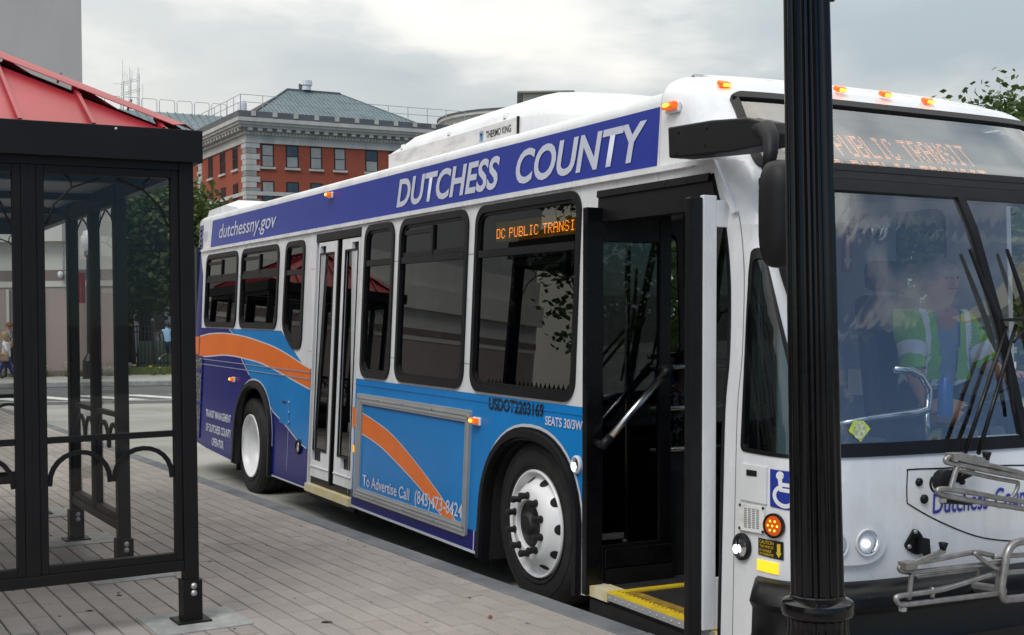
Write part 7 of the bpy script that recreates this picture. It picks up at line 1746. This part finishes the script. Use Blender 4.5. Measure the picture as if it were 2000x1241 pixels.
def face_bits(c, fwd, r, parent, skin):
    """nose, eyes, mouth, ears on a head of radius r looking along fwd"""
    c = Vector(c); f = Vector(fwd).normalized(); s = f.cross(Vector((0, 0, 1))).normalized(); u = Vector((0, 0, 1)); mb = MB()
    mb.tube([c+f*r*0.95+u*r*0.15, c+f*r*1.18-u*r*0.18, c+f*r*0.98-u*r*0.28], [r*0.08, r*0.15, r*0.1], 6); mb.build('nose', skin, parent, smooth=True)
    for sg in (1, -1):
        MB().lathe([(0.001, r*0.1), (r*0.1, 0.0), (0.001, -r*0.1)], c+f*r*0.92+s*sg*r*0.36+u*r*0.1, n=8).build('eye', M['black_cloth'], parent, smooth=True)
        MB().lathe([(0.001, r*0.26), (r*0.12, r*0.1), (r*0.1, -r*0.15), (0.001, -r*0.26)], c+s*sg*r*0.98, n=8).build('ear', skin, parent, smooth=True)
    MB().bar(c+f*r*0.95-u*r*0.5-s*r*0.28, c+f*r*0.95-u*r*0.5+s*r*0.28, r*0.06, r*0.08).build('mouth', M['red_sticker'], parent)
def walker(name, label, loc, yaw, H, mats, hair, stride, group=None, top_i=0, hairlong=0.0, arms=((0.12, 0.2), (-0.10, 0.1)), shoe=None):
    """walking figure facing +x before yaw; mats: skin, top, trousers, shoe"""
    root = empty(name, label, 'person', loc, group); root.rotation_euler.z = yaw; h = H/1.7
    def V(x, y, z): return (x*h, y*h, z*h)
    s = stride
    nd = {'pel': (V(0, 0, 0.95), 0.135*h), 'bel': (V(0.01, 0, 1.08), 0.125*h), 'che': (V(0.02, 0, 1.27), (0.135*h, 0.115*h)), 'nec': (V(0.03, 0, 1.44), 0.052*h), 'he0': (V(0.05, 0, 1.52), 0.07*h), 'he1': (V(0.06, 0, 1.60), 0.088*h), 'he2': (V(0.05, 0, 1.66), 0.06*h)}
    ed = [('pel', 'bel'), ('bel', 'che'), ('che', 'nec'), ('nec', 'he0'), ('he0', 'he1'), ('he1', 'he2')]
    for sg, nm, st in ((1, 'l', s), (-1, 'r', -s)):
        ax, ab = arms[0] if sg > 0 else arms[1]
        nd.update({'sh'+nm: (V(0.01, 0.17*sg, 1.38), 0.062*h), 'el'+nm: (V(0.01-ax, 0.23*sg, 1.12), 0.042*h), 'wr'+nm: (V(0.02-ax+ab, 0.22*sg, 0.90), 0.03*h), 'ha'+nm: (V(0.04-ax+ab, 0.215*sg, 0.82), 0.034*h), 'fi'+nm: (V(0.05-ax+ab, 0.21*sg, 0.75), 0.018*h), 'th'+nm: (V(0.085-ax+ab, 0.20*sg, 0.81), 0.013*h),
                   'hi'+nm: (V(0, 0.09*sg, 0.88), 0.092*h), 'kn'+nm: (V(st*0.55+0.04, 0.085*sg, 0.50), 0.06*h), 'an'+nm: (V(st-0.03 if st > 0 else st*1.05-0.05, 0.085*sg, 0.09 if st > 0 else 0.16), 0.04*h), 'to'+nm: (V(st+0.13 if st > 0 else st*1.05+0.06, 0.09*sg, 0.04 if st > 0 else 0.045), 0.035*h)})
        ed += [('che', 'sh'+nm), ('sh'+nm, 'el'+nm), ('el'+nm, 'wr'+nm), ('wr'+nm, 'ha'+nm), ('ha'+nm, 'fi'+nm), ('ha'+nm, 'th'+nm), ('pel', 'hi'+nm), ('hi'+nm, 'kn'+nm), ('kn'+nm, 'an'+nm), ('an'+nm, 'to'+nm)]
    def reg(a_, b_):
        if a_[:2] in ('an',): return 3
        if a_[:2] in ('hi', 'kn') or b_[:2] == 'hi': return 2
        if a_[:2] in ('ne', 'he') or b_[:2] in ('ne',): return 0 if a_[:2] != 'ch' else 1
        if a_[:2] in ('el', 'wr', 'ha'): return 0
        return 1
    body(nd, ed, 'pel', mats, reg, root)
    hc_ = nd['he1'][0]; hair_cap((hc_[0]-0.015*h, 0, hc_[2]+0.005), 0.108*h, hair, root, (-1, 0, 0), hairlong)
    face_bits(hc_, (1, 0, 0), 0.088*h, root, mats[0]); return root
p = at(22, 738, 36.2); walker('person', 'auburn haired person in black and white print top and black trousers walking by the wall', (p[0], p[1], -0.006), math.radians(188), 1.62, [M['skin'], M['print_top'], M['black_cloth'], M['black_cloth']], M['hair_red'], 0.16)
p = at(10, 758, 33.3); pb_ = walker('person', 'blonde person in white top and blue jeans striding with a tan shoulder bag', (p[0]+0.05, p[1], -0.15), math.radians(182), 1.50, [M['skin'], M['white_cloth'], M['jeans'], M['red_shoe']], M['hair_blonde'], 0.30, hairlong=0.22)
bgp = MB(); bgp.box((0, 0.26, 0.84), (0.30, 0.09, 0.22)); bag_o = bgp.build('shoulder_bag', M['bag'], bevel=0.03); tag(bag_o, 'tan shoulder bag hanging at the hip of the blonde person', 'bag'); bag_o.location = pb_.location; bag_o.rotation_euler.z = pb_.rotation_euler.z
MB().tube([(-0.1, 0.26, 0.94), (-0.02, 0.14, 1.25), (0.1, 0.26, 0.94)], 0.012, 6).build('strap', M['bag'], bag_o)
# child leaning on the fence, one foot up behind
px_, py_ = at(330, 718, fy-0.25)[:2]
ch = empty('child', 'child in light blue jersey and navy shorts leaning on the fence with one foot raised', 'person', (px_, py_, 0.0))
h = 0.82; V = lambda x, y, z: (x*h, y*h, z*h+0.20)
nd = {'pel': (V(0, 0, 0.92), 0.125*h), 'bel': (V(-0.02, 0, 1.05), 0.12*h), 'che': (V(-0.05, 0, 1.25), 0.13*h), 'nec': (V(-0.06, 0, 1.42), 0.05*h), 'he0': (V(-0.06, 0.05, 1.50), 0.075*h), 'he1': (V(-0.06, 0.08, 1.58), 0.09*h), 'he2': (V(-0.05, 0.06, 1.64), 0.06*h)}
ed = [('pel', 'bel'), ('bel', 'che'), ('che', 'nec'), ('nec', 'he0'), ('he0', 'he1'), ('he1', 'he2')]
for sg, nm in ((1, 'l'), (-1, 'r')):
    out_ = -0.30 if sg < 0 else 0.12
    nd.update({'sh'+nm: (V(-0.05+0.16*sg, 0, 1.36), 0.06*h), 'el'+nm: (V(-0.05+0.16*sg+(out_*0.6), 0.05, 1.22), 0.04*h), 'wr'+nm: (V(-0.05+0.16*sg+out_*0.45, 0.18, 1.02), 0.03*h), 'ha'+nm: (V(-0.05+0.16*sg+out_*0.42, 0.22, 0.98), 0.032*h), 'hi'+nm: (V(0.08*sg, 0, 0.85), 0.09*h), 'kn'+nm: (V(0.09*sg, 0.05 if sg > 0 else 0.18, 0.48), 0.058*h), 'an'+nm: (V(0.09*sg-(0.0 if sg > 0 else 0.22), 0.02 if sg > 0 else -0.05, 0.06 if sg > 0 else 0.36), 0.038*h), 'to'+nm: (V(0.09*sg-(0.02 if sg > 0 else 0.27), 0.13 if sg > 0 else -0.02, 0.0 if sg > 0 else 0.26), 0.035*h)})
    ed += [('che', 'sh'+nm), ('sh'+nm, 'el'+nm), ('el'+nm, 'wr'+nm), ('wr'+nm, 'ha'+nm), ('pel', 'hi'+nm), ('hi'+nm, 'kn'+nm), ('kn'+nm, 'an'+nm), ('an'+nm, 'to'+nm)]
body(nd, ed, 'pel', [M['skin_dark'], M['sky_shirt'], M['navy_cloth'], M['white_shoe']], lambda a_, b_: 3 if a_[:2] == 'an' else 2 if (b_[:2] in ('hi',) or a_[:2] == 'hi') else 0 if a_[:2] in ('kn', 'sh', 'el', 'wr', 'ne', 'he') else 1, ch)
hair_cap(nd['he1'][0], 0.105*h, M['hair_black'], ch, (0, -1, 0), 0.02)
face_bits(nd['he1'][0], (0, 1, 0), 0.085*h, ch, M['skin_dark'])
# driver: seated, looking towards the door side of the windshield
dv = empty('driver', 'bus driver in lime reflective vest and pale blue shirt seated behind the windshield', 'person'); dv.matrix_world = bus.matrix_world @ Matrix.Translation(Bv(1.10, -1.95, 1.08))
nd = {'pel': ((0, 0, 0.12), 0.15), 'bel': ((0.03, 0, 0.27), 0.15), 'che': ((0.07, 0, 0.46), (0.165, 0.14)), 'nec': ((0.09, 0, 0.64), 0.062), 'he0': ((0.125, 0, 0.715), 0.078), 'he1': ((0.13, 0, 0.79), 0.097), 'he2': ((0.115, 0, 0.86), 0.07)}
ed = [('pel', 'bel'), ('bel', 'che'), ('che', 'nec'), ('nec', 'he0'), ('he0', 'he1'), ('he1', 'he2')]
for sg, nm in ((1, 'l'), (-1, 'r')):
    hx, hy, hzz = (0.50, 0.17, 0.27) if sg > 0 else (0.33, -0.22, 0.10)
    nd.update({'sh'+nm: ((0.08, 0.20*sg, 0.56), 0.082), 'el'+nm: ((0.20, 0.29*sg, 0.30), 0.058), 'wr'+nm: ((hx-0.08, hy, hzz-0.02), 0.036), 'ha'+nm: ((hx, hy*0.97, hzz), 0.036), 'hi'+nm: ((0.08, 0.11*sg, 0.07), 0.105), 'kn'+nm: ((0.50, 0.15*sg, 0.06), 0.075), 'an'+nm: ((0.55, 0.15*sg, -0.36), 0.05), 'to'+nm: ((0.72, 0.16*sg, -0.40), 0.045)})
    ed += [('che', 'sh'+nm), ('sh'+nm, 'el'+nm), ('el'+nm, 'wr'+nm), ('wr'+nm, 'ha'+nm), ('pel', 'hi'+nm), ('hi'+nm, 'kn'+nm), ('kn'+nm, 'an'+nm), ('an'+nm, 'to'+nm)]
    for f_ in range(4):
        oy = (f_-1.5)*0.019; nd['f%d'%f_+nm] = ((hx+0.055, hy+oy, hzz+0.010), 0.0095); nd['g%d'%f_+nm] = ((hx+0.07-0.004*abs(f_-1.5), hy+oy, hzz-0.028), 0.008); ed += [('ha'+nm, 'f%d'%f_+nm), ('f%d'%f_+nm, 'g%d'%f_+nm)]
    nd['t0'+nm] = ((hx+0.02, hy-0.042*sg, hzz+0.005), 0.011); nd['t1'+nm] = ((hx+0.05, hy-0.045*sg, hzz-0.01), 0.009); ed += [('ha'+nm, 't0'+nm), ('t0'+nm, 't1'+nm)]
bd = body(nd, ed, 'pel', [M['skin'], M['shirt_blue'], M['navy_cloth'], M['black_cloth']], lambda a_, b_: 3 if a_[:2] == 'an' else 2 if (b_[:2] == 'hi' or a_[:2] in ('hi', 'kn')) else 1 if (a_ in ('pel', 'bel', 'che') or a_[:2] == 'sh') and b_ != 'nec' else 0, dv, 2)
vm = bd.data; keep = []; vmi = []
def near(c, a_, b_):
    a_, b_ = np.array(nd[a_][0]), np.array(nd[b_][0]); t = np.clip(((c-a_)@(b_-a_))/((b_-a_)@(b_-a_)), 0, 1); return np.linalg.norm(c-a_-t*(b_-a_)), t
bmv = bmesh.new(); bmv.from_mesh(vm); bmesh.ops.subdivide_edges(bmv, edges=bmv.edges[:], cuts=2, use_grid_fill=True); bmv.normal_update()
dele = []
for f in bmv.faces:
    c = np.array(f.calc_center_median()); mats_i = f.material_index; gone = True
    if mats_i == 1 and c[2] > 0.02:
        if c[2] < 0.62 and not (c[0] > 0.10 and abs(c[1]) < 0.055+0.10*max(0, (c[2]-0.30))*1.6): gone = False
    dele.append(f) if gone else None
    if not gone:
        stripe = 0
        for nm in 'lr':
            d_, t = near(c, 'sh'+nm, 'el'+nm)
            sg = 1 if nm == 'l' else -1
            if abs(c[1]) > 0.19 and 0.52 < t < 0.78: stripe = 1
        if abs(c[1]) <= 0.215 and 0.135 < abs(c[1]) < 0.185 and c[2] > 0.14: stripe = 1
        if c[2] < 0.24 and 0.15 < c[2] and abs(c[1]) < 0.2: stripe = 1
        f.material_index = stripe
bmesh.ops.delete(bmv, geom=dele, context='FACES')
for v in bmv.verts: v.co += v.normal*0.012
me = bpy.data.meshes.new('safety_vest'); bmv.to_mesh(me); bmv.free(); vo = link('safety_vest', me, [M['vest'], M['reflective']], dv, True)
hair_cap((0.118, 0, 0.80), 0.112, M['hair_grey'], dv, (-1, 0, 0), 0.0); face_bits(nd['he1'][0], (1, -0.25, -0.02), 0.097, dv, M['skin'])
# passenger seen through the doorway
pv = empty('passenger', 'seated passenger in dark striped top just inside the open front door', 'person'); pv.matrix_world = bus.matrix_world @ Matrix.Translation(Bv(-1.1, -1.83, 0.52)) @ Matrix.Rotation(math.radians(0), 4, 'Z')
nd = {k: v for k, v in nd.items() if k[0] not in 'fgt' or k in ('tol', 'tor')}; ed = [e for e in ed if e[0] in nd and e[1] in nd]
body(nd, ed, 'pel', [M['skin'], M['print_top'], M['black_cloth'], M['black_cloth']], lambda a_, b_: 3 if a_[:2] == 'an' else 2 if (b_[:2] == 'hi' or a_[:2] in ('hi', 'kn')) else 1 if (a_ in ('pel', 'bel', 'che') or a_[:2] == 'sh') and b_ != 'nec' else 0, pv, 2)
hair_cap((0.118, 0, 0.80), 0.115, M['hair_black'], pv, (-1, 0, 0), 0.1); face_bits(nd['he1'][0], (1, -0.2, 0), 0.097, pv, M['skin'])
